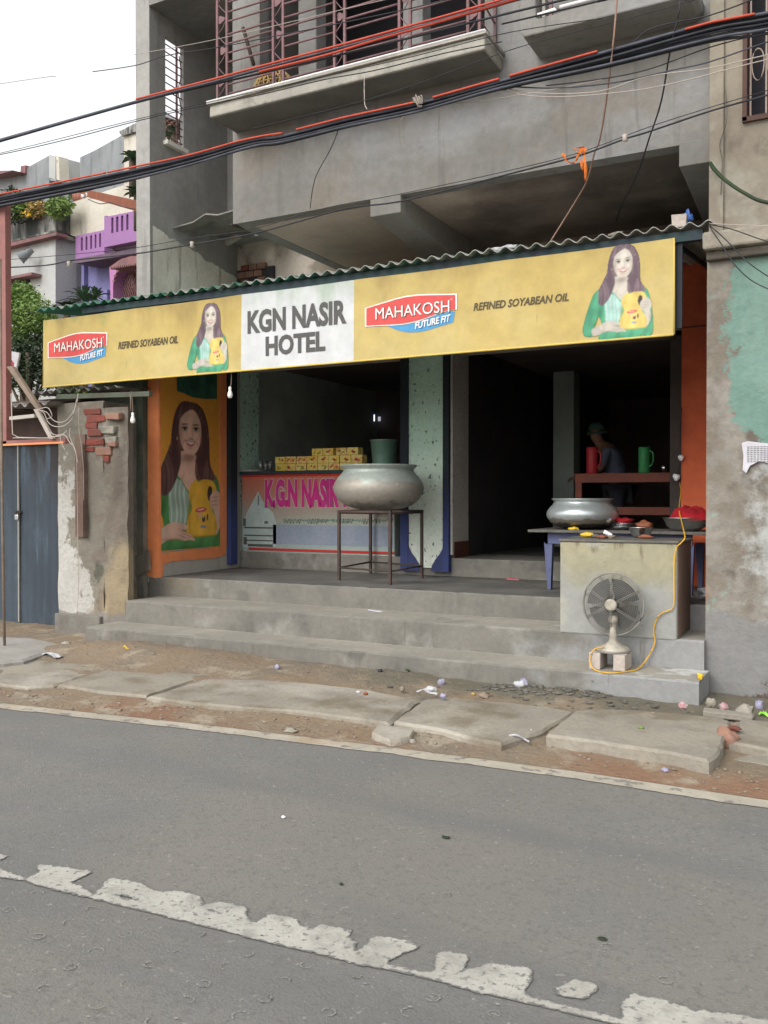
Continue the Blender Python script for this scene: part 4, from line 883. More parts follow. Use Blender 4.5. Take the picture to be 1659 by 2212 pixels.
# lower part of a second sheet above it (green blouse of the next poster)
g = MB(); P = [inv(u, v) for u, v in ((380,800),(380,845),(395,850),(412,858),(440,862),(466,862),(466,800))]
g.poly([pl(s_, z_, .018) for s_, z_ in P]); g.build('poster_sheet', mat('poster_green', (.035,.13,.085), (.02,.07,.05), 6, bump=0), ps)
def ragged(pts, m, name, parent, off, n=.012, th=.006, pln=PW):
    Q = []
    for i in range(len(pts)):
        a = Vector((*pts[i], 0)); c = Vector((*pts[(i+1) % len(pts)], 0)); k = max(1, int((c-a).length/.03))
        for j in range(k):
            q = a.lerp(c, j/k); d = noise.noise_vector(q*9)*n + noise.noise_vector(q*31)*n*.5; Q.append((q.x+d.x, q.y+d.y))
    g = MB(); g.prism([pln.pt(x, z, off) for x, z in Q], -pln.n*th); return g.build(name, M[m], parent)
ragged([(0,.5),(0,3.05),(sL+.004,3.05),(sL+.01,zB_),(sL+.05,zB_-.02),(sR,zB_),(sR+.0,3.0),(sR+.14,3.0),(sR+.135,zB_+.02),(sR+.11,zB_-.11),(sR-.1,zB_-.13),(sL+.2,zB_-.12),(sL+.06,zB_-.14),(sL+.03,.62),(sL,.60)], 'orange', 'painted_border', ps, .010, .006)
FPn = Plane(-6.915, 7.53, 1, 0)
ragged([(0.0,.62),(.01,3.05),(.165,3.05),(.165,.62),(.12,.60),(.05,.615)], 'orange', 'painted_border', ps, .008, .007, .006, FPn)

# ------------------------------------------------------------------ counter with printed front
ct = T('shop_counter', 'shop counter with a printed front sheet bearing pink letters', 'counter', (-5.7, 9.2, Z4))
CYF = 9.10; cL = aty(523, 1100, CYF).x; cR = aty(852, 1100, CYF).x; cZT = aty(523, 1024, CYF).z; cZB = aty(600, 1190, CYF).z
g = MB(); g.box(cL+.004, cR, CYF+.012, CYF+.5, Z4, cZT-.01); g.build('counter_body', M['roomwall'], ct)
g = MB(); g.box(cL-.02, cR+.25, CYF-.03, CYF+.55, cZT-.01, cZT+.03); g.build('counter_top', M['beamdark'], ct, bevel=.005)
sg = mat('counter_print', (.2,.2,.2), ramp=[(cZB,(.30,.36,.35)),(cZB+.25,(.30,.37,.34)),(cZB+.5,(.34,.28,.235)),(cZB+.68,(.42,.20,.145)),(cZT,(.50,.13,.075))], rough=.5, bump=.03)
g = MB(); g.box(cL, cR, CYF, CYF+.012, cZB, cZT-.012); g.build('printed_front', sg, ct)
sb = mat('print_red', (.45,.035,.03), bump=0)
g = MB(); g.box(cL+.1, cR, CYF-.004, CYF, cZB+.002, cZB+.03); g.box(cL, cR, CYF-.004, CYF, cZT-.04, cZT-.014); g.build('red_band', sb, ct)
g = MB(); zz0, zz1 = aty(700, 1178, CYF).z, aty(700, 1135, CYF).z
xx0 = aty(590, 1150, CYF).x; g.box(xx0, cR-.02, CYF-.004, CYF, zz0, zz1); g.build('address_band', mat('faded_blue_band', (.27,.30,.37), (.23,.27,.34), 3, bump=0), ct)
mp = mat('print_pink', (.52,.03,.20), (.45,.04,.22), 3, bump=0); M['mp'] = mp
M['mpw'] = mat('print_pale', (.52,.45,.42), bump=0); M['mosque'] = mat('print_mosque', (.36,.44,.43), (.42,.50,.48), 5, bump=0); M['mosq2'] = mat('print_dark', (.10,.10,.09), bump=0); M['gscript'] = mat('print_green', (.07,.30,.18), bump=0)
a = aty(573, 1035, CYF); b = aty(573, 1096, CYF)
for s_t, uu0, uu1 in (('K.G.N NASIR', 573, 733), ('HOTEL', 742, 838)):
  for bo, off, m, pad in ((.09, .004, 'mpw', .008), (.055, .008, 'mp', 0)):
    text_mesh(s_t, aty(uu0, 1060, CYF).x-pad, aty(uu1, 1060, CYF).x+pad, b.z-pad, a.z+pad, CYF-off, m, ct, bold=bo)
# domed shrine picture, kept generic
def cp_(u, v, off=.004): q = aty(u, v, CYF); return Vector((q.x, CYF-off, q.z))
g = MB(); g.poly([cp_(u, v) for u, v in ((525,1182),(525,1128),(535,1105),(542,1092),(548,1080),(554,1070),(558,1062),(562,1070),(568,1082),(578,1094),(590,1108),(597,1128),(597,1182))]); g.build('printed_picture', M['mosque'], ct)
g = MB()
for (u0, v0, u1, v1) in ((558,1070,560,1092),(528,1139,592,1141),(528,1156,592,1157.5),(530,1167,592,1168),(526,1120,532,1136),(572,1126,580,1131),(527,1160,534,1176),(536,1176,590,1180)):
    A, Bq = cp_(u0, v1, .008), cp_(u1, v0, .008); g.poly([(A.x, A.y, A.z), (Bq.x, A.y, A.z), (Bq.x, A.y, Bq.z), (A.x, A.y, Bq.z)])
o = g.build('printed_picture', M['mosq2'], ct); o['kind'] = 'stuff'
g = MB(); random.seed(5); u = 612
while u < 850:
    h = random.uniform(3, 9); q = [cp_(u + k*3, 1126 + (h if k % 2 else -h*.3) - 3, .005) for k in range(5)]; g.tube(q, .005, 3); u += random.uniform(9, 14)
g.build('printed_script', M['gscript'], ct)

# goods on counter
def on_counter(u, v=1020): return aty(u, v, CYF+.05).x
cm = []
for nm, c in (('a', (.66,.48,.05)), ('b', (.62,.42,.06)), ('c', (.58,.30,.07))): cm.append(mat('carton_yellow_'+nm, c, (.72,.60,.22), 22, rough=.5, bump=.02))
cred = mat('carton_print_red', (.48,.07,.05), bump=0); cgrn = mat('carton_print_olive', (.30,.26,.04), bump=0)
zc = cZT + .03
def carton(x, y, z, k, label):
    w_, h_, d_ = .150, .088, .12
    t = T('tea_carton', label, 'carton', (x+w_/2, y+d_/2, z), 'small yellow cartons stacked on the counter')
    g = MB(); g.box(x+.002, x+w_-.002, y, y+d_, z+.001, z+h_-.002); g.build('box', cm[k % 3], t, bevel=.002)
    g = MB(); rnd = random.Random(k*13+1)
    for _ in range(3):
        a_ = x + rnd.uniform(.01, .1); b_ = z + rnd.uniform(.012, .05); g.poly([(a_, y-.002, b_), (a_+rnd.uniform(.02,.045), y-.002, b_+rnd.uniform(-.005,.005)), (a_+.03, y-.002, b_+.022), (a_+.004, y-.002, b_+.018)])
    g.build('printed_mark', cred if k % 2 else cgrn, t)
o_ = ['first', 'second', 'third', 'fourth', 'fifth', 'sixth', 'seventh', 'eighth', 'ninth', 'tenth']
x0 = on_counter(594)
for r_, (n, dx) in enumerate(((8, 0), (8, .0), (4, None))):
    for i in range(n):
        x = (x0 + i*.153) if dx is not None else (on_counter(672, 985) + i*.158 + (.02 if i > 1 else 0))
        nm = ('bottom', 'middle', 'top')[r_]
        carton(x + random.uniform(-.003, .003), CYF+.05+random.uniform(0, .012), zc + r_*.088, i + r_*3 + (i*r_) % 2, '%s yellow printed carton from the left in the %s row on the counter' % (o_[i], nm))
for i, u in enumerate((560, 571, 580)):
    q = on_counter(u, 1005); g = MB(); g.lathe([(.0,0),(.020,0),(.026,.11),(.024,.11),(.018,.006),(0,.006)], (q, CYF+.08, zc+.02), 14)
    o = g.build('tumbler', M['alu'] if i == 0 else M['glass'])
    tag(o, ['bright metal tumbler leftmost of three at the left end of the counter', 'glass tumbler in the middle of the three on the counter', 'glass tumbler nearest the yellow cartons'][i], 'tumbler', 'tumblers on the counter')
g = MB(); q = on_counter(545); g.box(q-.16, q+.12, CYF+.03, CYF+.25, zc, zc+.02); o = g.build('tray', M['stuccogrey']); tag(o, 'flat grey tray under the tumblers at the left end of the counter', 'tray')
# bucket standing on the counter behind the big pot
qc = aty(830, 955, 9.3); pr = [(.001,0),(.125,0),(.135,.04),(.16,.30),(.168,.305),(.16,.31),(.13,.05),(.001,.04)]
g = MB(); g.lathe(pr, (qc.x, 9.3, qc.z-.29), 28); bk = T('metal_bucket', 'tall tapered metal bucket standing behind the big cooking pot', 'bucket', (qc.x, 9.3, qc.z-.29)); g.build('body', M['bucketgreen'], bk)
g = MB(); g.tube([(qc.x+.168*math.cos(t), 9.3+.168*math.sin(t), qc.z+.018) for t in [k*.2244 for k in range(28)]], .006, 6, closed=True); g.build('rim', M['alu'], bk)
g = MB(); g.box(qc.x-.2, qc.x+.3, 9.15, 9.5, zc-.03, qc.z-.29); g.build('base_box', M['roomwall'], bk)
# glowing panes standing in for bright glints at the back
lt_ = T('wall_light', 'small bluish light glinting in the dark behind the counter', 'light', tuple(aty(808, 905, 12.8)))
for u in (797, 807, 820):
    q = aty(u, 903, 12.8); g = MB(); g.box(q.x-.02, q.x+.02, 12.78, 12.8, q.z-.05, q.z+.05 if u == 807 else q.z+.02); g.build('lamp_pane', M['lamp'] if u == 807 else mat('dim_pane', (.3,.3,.35), bump=-1, emit=((.5,.5,.6), .5)), lt_)

# ------------------------------------------------------------------ pot stand and big pot
sd = T('iron_pot_stand', 'rusty four legged iron stand on the platform under the biggest pot', 'stand', (-4.5, 8.45, Z3))
legs = [(-4.82,8.10),(-4.95,9.02),(-4.11,7.89),(-4.16,8.72)]; ztop = 1.345
for x, y in legs:
    g = MB(); g.box(x-.014, x+.014, y-.014, y+.014, Z3, ztop); g.build('leg', M['rust'], sd)
order = [0, 1, 3, 2]
for a, b in zip(order, order[1:]+order[:1]):
    g = MB(); A, C_ = legs[a], legs[b]; g.tube([(A[0], A[1], ztop-.018), (C_[0], C_[1], ztop-.018)], .019, 4); g.build('top_rail', M['rust'], sd)
    g = MB(); g.tube([(A[0], A[1], Z3+.13), (C_[0], C_[1], Z3+.13)], .010, 5); g.build('lower_rail', M['rust'], sd)
for s_ in (.35, .65):
    g = MB(); A = Vector((*legs[0], 0)).lerp(Vector((*legs[2], 0)), s_); C_ = Vector((*legs[1], 0)).lerp(Vector((*legs[3], 0)), s_); g.tube([(A.x, A.y, ztop-.01), (C_.x, C_.y, ztop-.01)], .014, 4); g.build('cross_rail', M['rust'], sd)
def handi(name, label, c, Rm, h, m):
    t = T(name, label, 'cooking pot', c); x, y, z = c
    pr = [(.001,0),(.30,.004),(.52,.03),(.74,.11),(.90,.24),(.985,.40),(1.0,.50),(.975,.60),(.90,.72),(.82,.81),(.775,.87),(.775,.90)]
    g = MB(); g.lathe([(r*Rm, k*h) for r, k in pr] + [(.755*Rm, .90*h), (.80*Rm, .80*h), (.95*Rm, .58*h), (.9*Rm, .3*h), (.5*Rm, .06*h), (.001, .05*h)], c, 56); g.build('body', M[m], t)
    g = MB(); g.lathe([(.775*Rm, .90*h), (.80*Rm, .93*h), (.845*Rm, .965*h), (.86*Rm, .985*h), (.85*Rm, 1.0*h), (.82*Rm, .985*h), (.755*Rm, .93*h), (.755*Rm, .90*h)], c, 56); g.build('rim', M[m], t); return t
handi('cooking_pot', 'biggest round bellied aluminium pot on the iron stand before the counter', (-4.475, 8.33, ztop), .475, .47, 'alusoot')

# ------------------------------------------------------------------ stove block, table and things on it
g = MB(); g.box(-2.108, -1.214, 6.955, 7.55, Z2-.01, 1.125); sv = T('stove_block', 'plastered yellowish masonry stove block at the right end of the steps', 'stove', (-1.66, 7.2, Z2)); g.jit(.004, 3); g.build('masonry', [M['stove']], sv, bevel=.012)
g = MB(); g.box(-2.12, -1.20, 6.945, 7.56, 1.124, 1.145); g.jit(.008, 6); g.build('top_slab', M['stovetop'], sv, bevel=.006)
g = MB(); g.box(-1.217, -1.209, 6.975, 7.545, Z2+.01, 1.12); g.build('side_plaster', M['stovesoot'], sv)
tb = T('blue_table', 'blue painted wooden table behind the stove block', 'table', (-2.0, 8.5, Z3))
tz = 1.175
g = MB(); g.box(-2.76, -1.16, 8.08, 8.86, tz-.025, tz); g.jit(.004, 5); g.build('table_top', M['stovetop'], tb, bevel=.005)
g = MB(); g.box(-2.62, -1.3, 8.16, 8.19, tz-.13, tz-.026); g.box(-2.62, -2.59, 8.16, 8.78, tz-.13, tz-.026); g.build('apron', M['bluetable'], tb)
for x, y in ((-2.585, 8.20), (-2.585, 8.76), (-1.32, 8.20), (-1.32, 8.76)):
    g = MB(); g.prism([(x-.045, y-.03, tz-.12), (x+.035, y-.03, tz-.12), (x+.02, y-.03, Z3), (x-.01, y-.03, Z3)], (0, .06, 0)); g.build('leg', M['bluetable'], tb)
handi('cooking_pot', 'smaller sooty bottomed aluminium pot on the blue table', (-2.33, 8.40, tz), .335, .29, 'alusmall')
def bowl(name, label, c, r, h, m, cat='bowl'):
    g = MB(); g.lathe([(.001,0),(.5*r,0),(.82*r,.35*h),(1.0*r,.95*h),(1.06*r,h),(.96*r,.95*h),(.78*r,.38*h),(.45*r,.08*h),(.001,.08*h)], c, 30); return tag(g.build(name, M[m]), label, cat)
tw = 1.146
q = aty(1383, 1142, 7.4); bowl('steel_bowl', 'small shiny steel bowl at the back edge of the stove top', (q.x, 7.42, tw), .095, .085, 'steel')
q = aty(1465, 1140, 7.9); bowl('steel_basin', 'wide steel basin under the heap of red cloth', (q.x, 8.30, tz), .20, .12, 'steel', 'basin')
bx, by = q.x, 8.30
g = MB(); g.grid(lambda a, b: Vector((bx + .20*b*math.cos(a*6.2832)*(1+.12*noise.noise(Vector((math.cos(a*6.28)*2, math.sin(a*6.28)*2, 1)))) + .05*b, by + .19*b*math.sin(a*6.2832), tz + .12 + .09*(1-b*b)**.7*(1+.5*noise.noise(Vector((math.cos(a*6.28)*b*4, math.sin(a*6.28)*b*4, 2)))) - .015*max(0, b-.85)*8 + .012*noise.noise(Vector((math.cos(a*6.28)*b*14, math.sin(a*6.28)*b*14, 2))))), 48, 12)
tag(g.build('red_cloth', M['redcloth']), 'heap of crumpled red cloth filling the basin beside the orange wall', 'cloth')
q = aty(1335, 1135, 8.3)
for i in range(4): 
    g = MB(); g.lathe([(.001,0),(.10,0),(.15,.02),(.155,.022),(.10,.006),(.001,.006)], (q.x+.01*i, 8.45, tz+.014*i), 24); tag(g.build('steel_plate', M['steel']), '%s steel plate in the pile beside the smaller pot' % ['lowest', 'second lowest', 'second highest', 'topmost'][i], 'plate', 'piled steel plates')
g = MB(); g.blob((q.x+.02, 8.42, tz+.08), .06, .5, seed=3, n=8, sq=(1.4,1,.5)); tag(g.build('food_scraps', M['redcloth']), 'small red heap lying on the steel plates', 'food')
g = MB(); g.blob((aty(1390, 1125, 8.3).x, 8.35, tz+.04), .065, .25, seed=8, n=8, sq=(1.1,1,.7)); tag(g.build('brown_bundle', M['clay']), 'brown crumpled bundle behind the small steel bowl', 'bundle')
q = aty(1268, 1141, 7.3); g = MB(); g.blob((q.x, 7.3, tw+.02), .04, .2, seed=4, n=8, sq=(1.4,.7,.5)); tag(g.build('orange_packet', M['yellow']), 'small orange packet on the left corner of the stove top', 'packet')
for i, (u, v, c, lb) in enumerate(((1300,1146,'clay','brown scrap of leaf litter at the middle of the stove top'),(1318,1150,'wood','bent dry stick beside the brown scrap on the stove'),(1290,1152,'stovetop','dark crumb of charcoal near the stove front edge'),(1395,1152,'clay','rust coloured fragment before the small steel bowl'),(1240,1142,'yellow','flat yellow scrap beside the smaller pot'))):
    q = aty(u, v, 7.15 + .05*i if u != 1240 else 8.15); g = MB(); g.blob((q.x, q.y, (tw if u != 1240 else tz)+.012), .032, .4, seed=20+i, n=6, sq=(1.5,1,.5)); tag(g.build('scrap', M[c]), lb, 'scrap')
q = aty(1322, 1143, 7.25); g = MB(); g.lathe([(.012,0),(.018,.07),(.001,.07)], (q.x, 7.25, tw+.02), 12, ax=(-.8, .1, .35)); tag(g.build('paper_cup', M['plasticwhite']), 'small white cup tipped over on the stove top', 'cup')
q = atz(1192, 1258, Z3); g = MB(); g.lathe([(.001,0),(.10,0),(.16,.07),(.17,.11),(.155,.10),(.09,.02),(.001,.02)], (-2.18, 7.95, Z3), 24); tag(g.build('clay_basin', M['clay']), 'shallow orange basin on the platform under the blue table', 'basin')
g = MB(); q = atz(1107, 1252, Z3); g.box(q.x-.06, q.x+.07, q.y-.02, q.y+.03, Z3, Z3+.008); g.jit(.01, 20); tag(g.build('red_wrapper', M['pink']), 'small red and white wrapper on the platform floor', 'wrapper')
g = MB(); q = atz(812, 1321, Z2); g.box(q.x-.07, q.x+.07, q.y-.012, q.y+.012, Z2+.004, Z2+.012); g.jit(.02, 20); tag(g.build('torn_paper', M['paper']), 'torn white paper strip on the middle step', 'paper')
# masonry scraps right of the stove
g = MB(); g.blob((-1.08, 7.9, Z3+.05), .1, .4, seed=2, n=7, sq=(1.2,.8,.5)); tag(g.build('white_sack', M['paper']), 'white crumpled sack on the floor right of the stove block', 'sack')

# ------------------------------------------------------------------ fan on two bricks with yellow cord
fn_ = T('table_fan', 'dusty grey table fan with a round wire cage on two bricks', 'fan', (-1.64, 6.74, .325))
C0 = Vector((-1.645, 6.78, .668)); AX = Vector((-.08, -1, 0)).normalized(); RF = .232
U_ = Vector((0,0,1)).cross(AX).normalized(); V_ = AX.cross(U_)
def ring(c, r, k=40): return [c + U_*(r*math.cos(2*math.pi*i/k)) + V_*(r*math.sin(2*math.pi*i/k)) for i in range(k)]
for nm, sgn in (('front_cage', 1), ('rear_cage', -1)):
    g = MB()
    for i in range(1, 14):
        r = .055 + (RF-.06)*i/13; d = .055*(1 - (r/RF)**4)
        g.tube(ring(C0 + AX*(sgn*d), r), .0011, 4, closed=True)
    for k in range(6 if sgn > 0 else 8):
        for dd in (-.006, .006):
            an = 2*math.pi*k/(6 if sgn > 0 else 8) + .5; pt = []
            for r in (.045, .1, .15, .2, RF):
                d = .058*(1 - (r/RF)**4); pt.append(C0 + AX*(sgn*d) + U_*(r*math.cos(an) - dd*math.sin(an)) + V_*(r*math.sin(an) + dd*math.cos(an)))
            g.tube(pt, .0026, 4)
    g.build(nm, M['fangrey'], fn_)
g = MB(); g.tube(ring(C0, RF, 48), .0075, 6, closed=True); g.build('outer_ring', M['fangrey'], fn_)
g = MB(); g.lathe([(.001,.068),(.03,.068),(.045,.060),(.046,.05),(.001,.045)], C0, 24, ax=AX); g.build('badge', M['fancream'], fn_)
g = MB(); g.lathe([(.001,-.05),(.055,-.05),(.068,-.09),(.066,-.15),(.04,-.19),(.001,-.195)], C0, 24, ax=AX); g.build('motor', M['fangrey'], fn_)
for k in range(4):
    an = k*math.pi/2 + .9; P = []
    def fb(a, b): 
        r = .03 + .165*a; wd = .30 + 1.0*math.sin(min(1, a*1.1)*math.pi*.62); t = an + (b-.5)*wd*1.1
        return C0 + U_*(r*math.cos(t)) + V_*(r*math.sin(t)) + AX*((b-.5)*.045)
    g = MB(); g.grid(fb, 8, 6); g.build('blade', M['fanblade'], fn_)
g = MB(); g.lathe([(.001,.03),(.03,.025),(.034,-.03),(.001,-.05)], C0, 18, ax=AX); g.build('hub', M['fangrey'], fn_)
g = MB(); g.lathe([(.001,0),(.125,0),(.128,.012),(.11,.028),(.06,.045),(.032,.07),(.026,.10),(.03,.115),(.024,.13),(.022,.20),(.034,.215),(.034,.245),(.022,.26),(.001,.262)], (-1.64, 6.76, .325), 32); g.build('pedestal', M['fancream'], fn_)
g = MB(); g.lathe([(.001,0),(.132,0),(.132,.008),(.125,.010)], (-1.64, 6.76, .318), 32); g.build('base_ring', M['fangrey'], fn_)
for (a, b_, lb) in ((-1.785,-1.70,'left'), (-1.605,-1.52,'right')):
    g = MB(); g.box(a, b_+.0, 6.62, 6.84, Z1+.002, .318); g.jit(.004, 10); tag(g.build('brick', M['brickpale'], bevel=.006), 'whitewashed brick under the %s side of the fan' % lb, 'brick', 'bricks under the fan')
def Pq(u, v, y): return aty(u, v, y)
cd = [Pq(1305,1398,6.66), Pq(1285,1402,6.62), Pq(1274,1420,6.60), Pq(1278,1440,6.58), atz(1292,1450,Z1+.008), atz(1320,1454,Z1+.008), atz(1350,1451,Z1+.008), atz(1376,1446,Z1+.008), Pq(1394,1428,6.90), Pq(1408,1405,6.93), Pq(1415,1385,6.935), Pq(1412,1360,6.935), Pq(1420,1335,6.935), Pq(1430,1324,6.935), Pq(1446,1318,6.935), Pq(1455,1310,6.935), Pq(1456,1275,6.935), Pq(1456,1240,6.935), Pq(1457,1205,6.935), Pq(1462,1182,6.93), Pq(1470,1174,6.93), Pq(1479,1163,6.95), Pq(1478,1150,7.2), Pq(1472,1125,7.8), Pq(1467,1098,8.3), Pq(1471,1062,8.75), Pq(1468,1042,9.04)]
g = MB(); g.tube(spline(cd, 5), .005, 6); tag(g.build('electric_flex', M['cordyellow']), 'yellow electric cord looping from the fan up to the orange pillar', 'cord')
for (u, v, lb) in ((1461, 1031, 'lower'), (1471, 989, 'upper')):
    q = aty(u, v, 9.03); g = MB(); g.blob(q, .035 if lb == 'lower' else .028, .2, seed=3, n=6, sq=(1,.6,1.0)); tag(g.build('plug_socket', M['plasticwhite']), '%s white plug fitting on the edge of the orange pillar' % lb, 'plug', 'plug fittings on the orange pillar')
q0 = aty(1469, 930, 9.04); g = MB(); g.tube(spline([aty(1472,880,9.04), aty(1469,930,9.04), aty(1470,985,9.04), aty(1467,1010,9.03), aty(1462,1030,9.03)]), .006, 5); tag(g.build('socket_wire', M['black']), 'black wire running down the orange pillar edge to the sockets', 'wire')

# ------------------------------------------------------------------ inside: red table, jugs, person
rt_ = T('red_table', 'brick red wooden serving table in the dark doorway', 'table', (-2.3, 10.3, Z4))
RY = 10.0
zt_ = aty(1350, 1022, RY).z
g = MB(); g.box(-2.87, -1.72, RY, RY+.7, zt_-.02, zt_); g.build('table_top', M['redwood'], rt_)
g = MB(); g.box(-2.855, -1.72, RY-.01, RY+.02, zt_-.10, zt_-.021); g.build('top_rail', M['redwood'], rt_)
for x in (-2.855, -1.80):
    g = MB(); g.box(x, x+.07, RY, RY+.06, Z4, zt_-.1); g.build('leg', M['redwood'], rt_)
z_ = aty(1350, 1112, RY).z; g = MB(); g.box(-2.78, -1.8, RY-.005, RY+.03, z_, z_+.085); g.build('lower_rail', M['redwood'], rt_)
def jug(u0, u1, vt, m, label):
    a = aty(u0, 1020, RY+.2); b = aty(u1, 1020, RY+.2); r = (b.x-a.x)/2; h = aty(u0, vt, RY+.2).z - zt_; c = ((a.x+b.x)/2, RY+.2, zt_)
    t = T('plastic_jug', label, 'jug', c, 'jugs on the red table'); g = MB(); g.lathe([(.001,0),(r*.9,0),(r,h*.06),(r*.97,h*.3),(r,h*.33),(r*.97,h*.6),(r,h*.65),(r*.98,h*.97),(r*.9,h),(r*.85,h*.97),(.001,h*.96)], c, 22); g.build('body', M[m], t)
    g = MB(); g.tube(spline([(c[0]+r*.9, c[1]-.02, c[2]+h*.85), (c[0]+r*1.5, c[1]-.03, c[2]+h*.75), (c[0]+r*1.5, c[1]-.03, c[2]+h*.4), (c[0]+r*.9, c[1]-.02, c[2]+h*.25)]), .010, 6); g.build('handle', M[m], t)
jug(1267, 1292, 966, 'redjug', 'red plastic jug next to the person in the doorway'); jug(1379, 1405, 966, 'greenjug', 'green plastic jug on the right half of the red table')
q = aty(1435, 1015, RY+.2); g = MB(); g.lathe([(.001,0),(.03,0),(.04,.05),(.045,.09),(.001,.08)], (q.x, RY+.2, zt_), 16); tag(g.build('steel_cup', M['steel']), 'little steel cup at the right end of the red table', 'cup')

def skin_body(verts, edges, name, m, parent, sub=2, root=0):
    me = bpy.data.meshes.new(name); org = WL[parent]
    me.from_pydata([Vector(v[:3]) - org for v in verts], edges, []); o = bpy.data.objects.new(name, me); COL.objects.link(o); o.parent = parent; WL[o] = org
    sm = o.modifiers.new('skin', 'SKIN'); sm.use_smooth_shade = True
    for i, v in enumerate(verts): me.skin_vertices[0].data[i].radius = (v[3], v[4] if len(v) > 4 else v[3]); 
    me.skin_vertices[0].data[root].use_root = True
    s2 = o.modifiers.new('sub', 'SUBSURF'); s2.levels = sub; s2.render_levels = sub
    me.materials.append(m); return o
PY = 10.95
hd = aty(1290, 945, PY); cx_, hz = hd.x, hd.z
pe = T('person', 'person in grey blue shirt and dull green head cloth bending behind the red table', 'person', (cx_+.2, PY, Z4))
zf = Z4; S = (hz+.10-zf)/1.62
def pv_(dx, dy, z, r, r2=None): return (cx_+dx, PY+dy, zf+z*S, r*S, (r2 or r)*S)
V = [pv_(.26,0,.88,.155,.13), pv_(.24,0,1.05,.15,.12), pv_(.19,0,1.22,.165,.12), pv_(.10,0,1.36,.13,.10), pv_(.04,-.02,1.43,.055), pv_(.0,-.03,1.50,.075,.085), pv_(-.01,-.04,1.58,.085,.09), pv_(0,-.04,1.645,.05),
     pv_(.17,-.17,1.33,.062), pv_(.12,-.24,1.10,.048), pv_(-.08,-.30,.98,.038), pv_(-.16,-.32,.97,.03),
     pv_(.17,.17,1.33,.062), pv_(.14,.22,1.08,.048), pv_(-.06,.18,.97,.038), pv_(-.14,.16,.96,.03),
     pv_(.27,-.09,.80,.10), pv_(.26,-.10,.47,.065), pv_(.28,-.10,.08,.045), pv_(.17,-.10,.035,.04),
     pv_(.27,.09,.80,.10), pv_(.30,.10,.47,.065), pv_(.34,.10,.08,.045), pv_(.23,.10,.035,.04)]
Ed = [(0,1),(1,2),(2,3),(3,4),(4,5),(5,6),(6,7),(3,8),(8,9),(9,10),(10,11),(3,12),(12,13),(13,14),(14,15),(0,16),(16,17),(17,18),(18,19),(0,20),(20,21),(21,22),(22,23)]
skin_body(V, Ed, 'body', M['skin'], pe)
sh_ = [(*v[:3], v[3]*1.16, (v[4])*1.2) for v in [V[0], V[1], V[2], V[3], V[8], V[9], V[12], V[13]]]
skin_body(sh_, [(0,1),(1,2),(2,3),(3,4),(4,5),(3,6),(6,7)], 'shirt', M['shirt'], pe)
tr = [(*v[:3], v[3]*1.2, v[4]*1.2) for v in [V[0], V[16], V[17], V[18], V[20], V[21], V[22]]]
skin_body(tr, [(0,1),(1,2),(2,3),(0,4),(4,5),(5,6)], 'trousers', M['trouser'], pe)
g = MB(); hx, hy, hzz = V[6][0], V[6][1], V[6][2]
g.grid(lambda a, b: Vector((hx+.015, hy, hzz+.02)) + Vector((math.cos(a*6.2832)*math.cos(b*1.57)*.115, math.sin(a*6.2832)*math.cos(b*1.57)*.105, math.sin(b*1.57)*.105))*S*(1+.12*noise.noise(Vector((math.cos(a*6.28)*3, math.sin(a*6.28)*3, b*3)))), 24, 8)
g.grid(lambda a, b: Vector((hx+.02, hy, hzz+.02)) + Vector((math.cos(a*6.2832)*(.115+.02*b), math.sin(a*6.2832)*(.105+.02*b), -.035*b + .02*math.sin(a*6.28)))*S, 24, 3)
g.build('head_cloth', M['scarf'], pe)
g = MB()
for sy in (-.032, .032): g.blob((hx-.080*S, hy+sy*S, hzz+.0), .011*S, .0, n=5)
g.build('eyes', M['trouser'], pe)
g = MB(); g.prism([(hx-.082*S, hy-.014, hzz-.035), (hx-.115*S, hy, hzz-.03), (hx-.082*S, hy+.014, hzz-.035), (hx-.085*S, hy, hzz+.02)], (0,0,.004)); g.build('nose', M['skin'], pe)
for sy in (-1, 1):
    hb = Vector(V[11 if sy < 0 else 15][:3]); g = MB()
    for k in range(4): 
        l = (.075, .085, .08, .062)[k]; y = (k-1.5)*.019; g.tube(spline([hb+Vector((-.01, y, 0)), hb+Vector((-.03-l*.4, y*1.2, .004)), hb+Vector((-.03-l*.8, y*1.25, -.02)), hb+Vector((-.03-l*.9, y*1.25, -.045))], 3), .0085, 6)
    g.tube(spline([hb+Vector((.0, -sy*.03, 0)), hb+Vector((-.03, -sy*.05, -.01)), hb+Vector((-.055, -sy*.05, -.025))], 3), .009, 6)
    g.build('fingers', M['skin'], pe)
# ------------------------------------------------------------------ right hand neighbour
nb = T('neighbour_building', 'neighbouring building with peeling teal and grey plaster below a tan upper wall', 'building', (0.5, 7.02, 0))
NX = -1.02
wl = aty(1604, 100, 7.0).x; wz = aty(1604, 262, 7.0).z
g = MB(); g.grid(lambda a, b: (NX + 4.5*a, 7.02 + .012*noise.noise(Vector((a*20, b*18, 0))), -.05 + 3.35*b), 60, 60); g.box(NX, 3.5, 7.04, 9.1, -.05, 3.3); g.build('lower_wall', M['teal'], nb)
g = MB(); g.box(NX+.02, wl, 7.03, 9.1, 3.3, 9); g.box(wl, 3.5, 7.03, 9.1, 3.3, wz); g.box(wl+.9, 3.5, 7.03, 9.1, wz, 9); g.box(wl, wl+.9, 7.4, 9.1, wz, 9); g.build('upper_wall', M['tanwall'], nb)
g = MB(); g.box(NX+.012, aty(1564, 100, 7.0).x, 7.00, 7.03, 3.40, 9); g.build('pilaster', M['tanwall'], nb, bevel=.006)
g = MB(); g.box(NX-.015, 3.5, 6.90, 7.03, 3.27, 3.40); g.jit(.012, 5); g.build('ledge', M['ledge'], nb, bevel=.02)
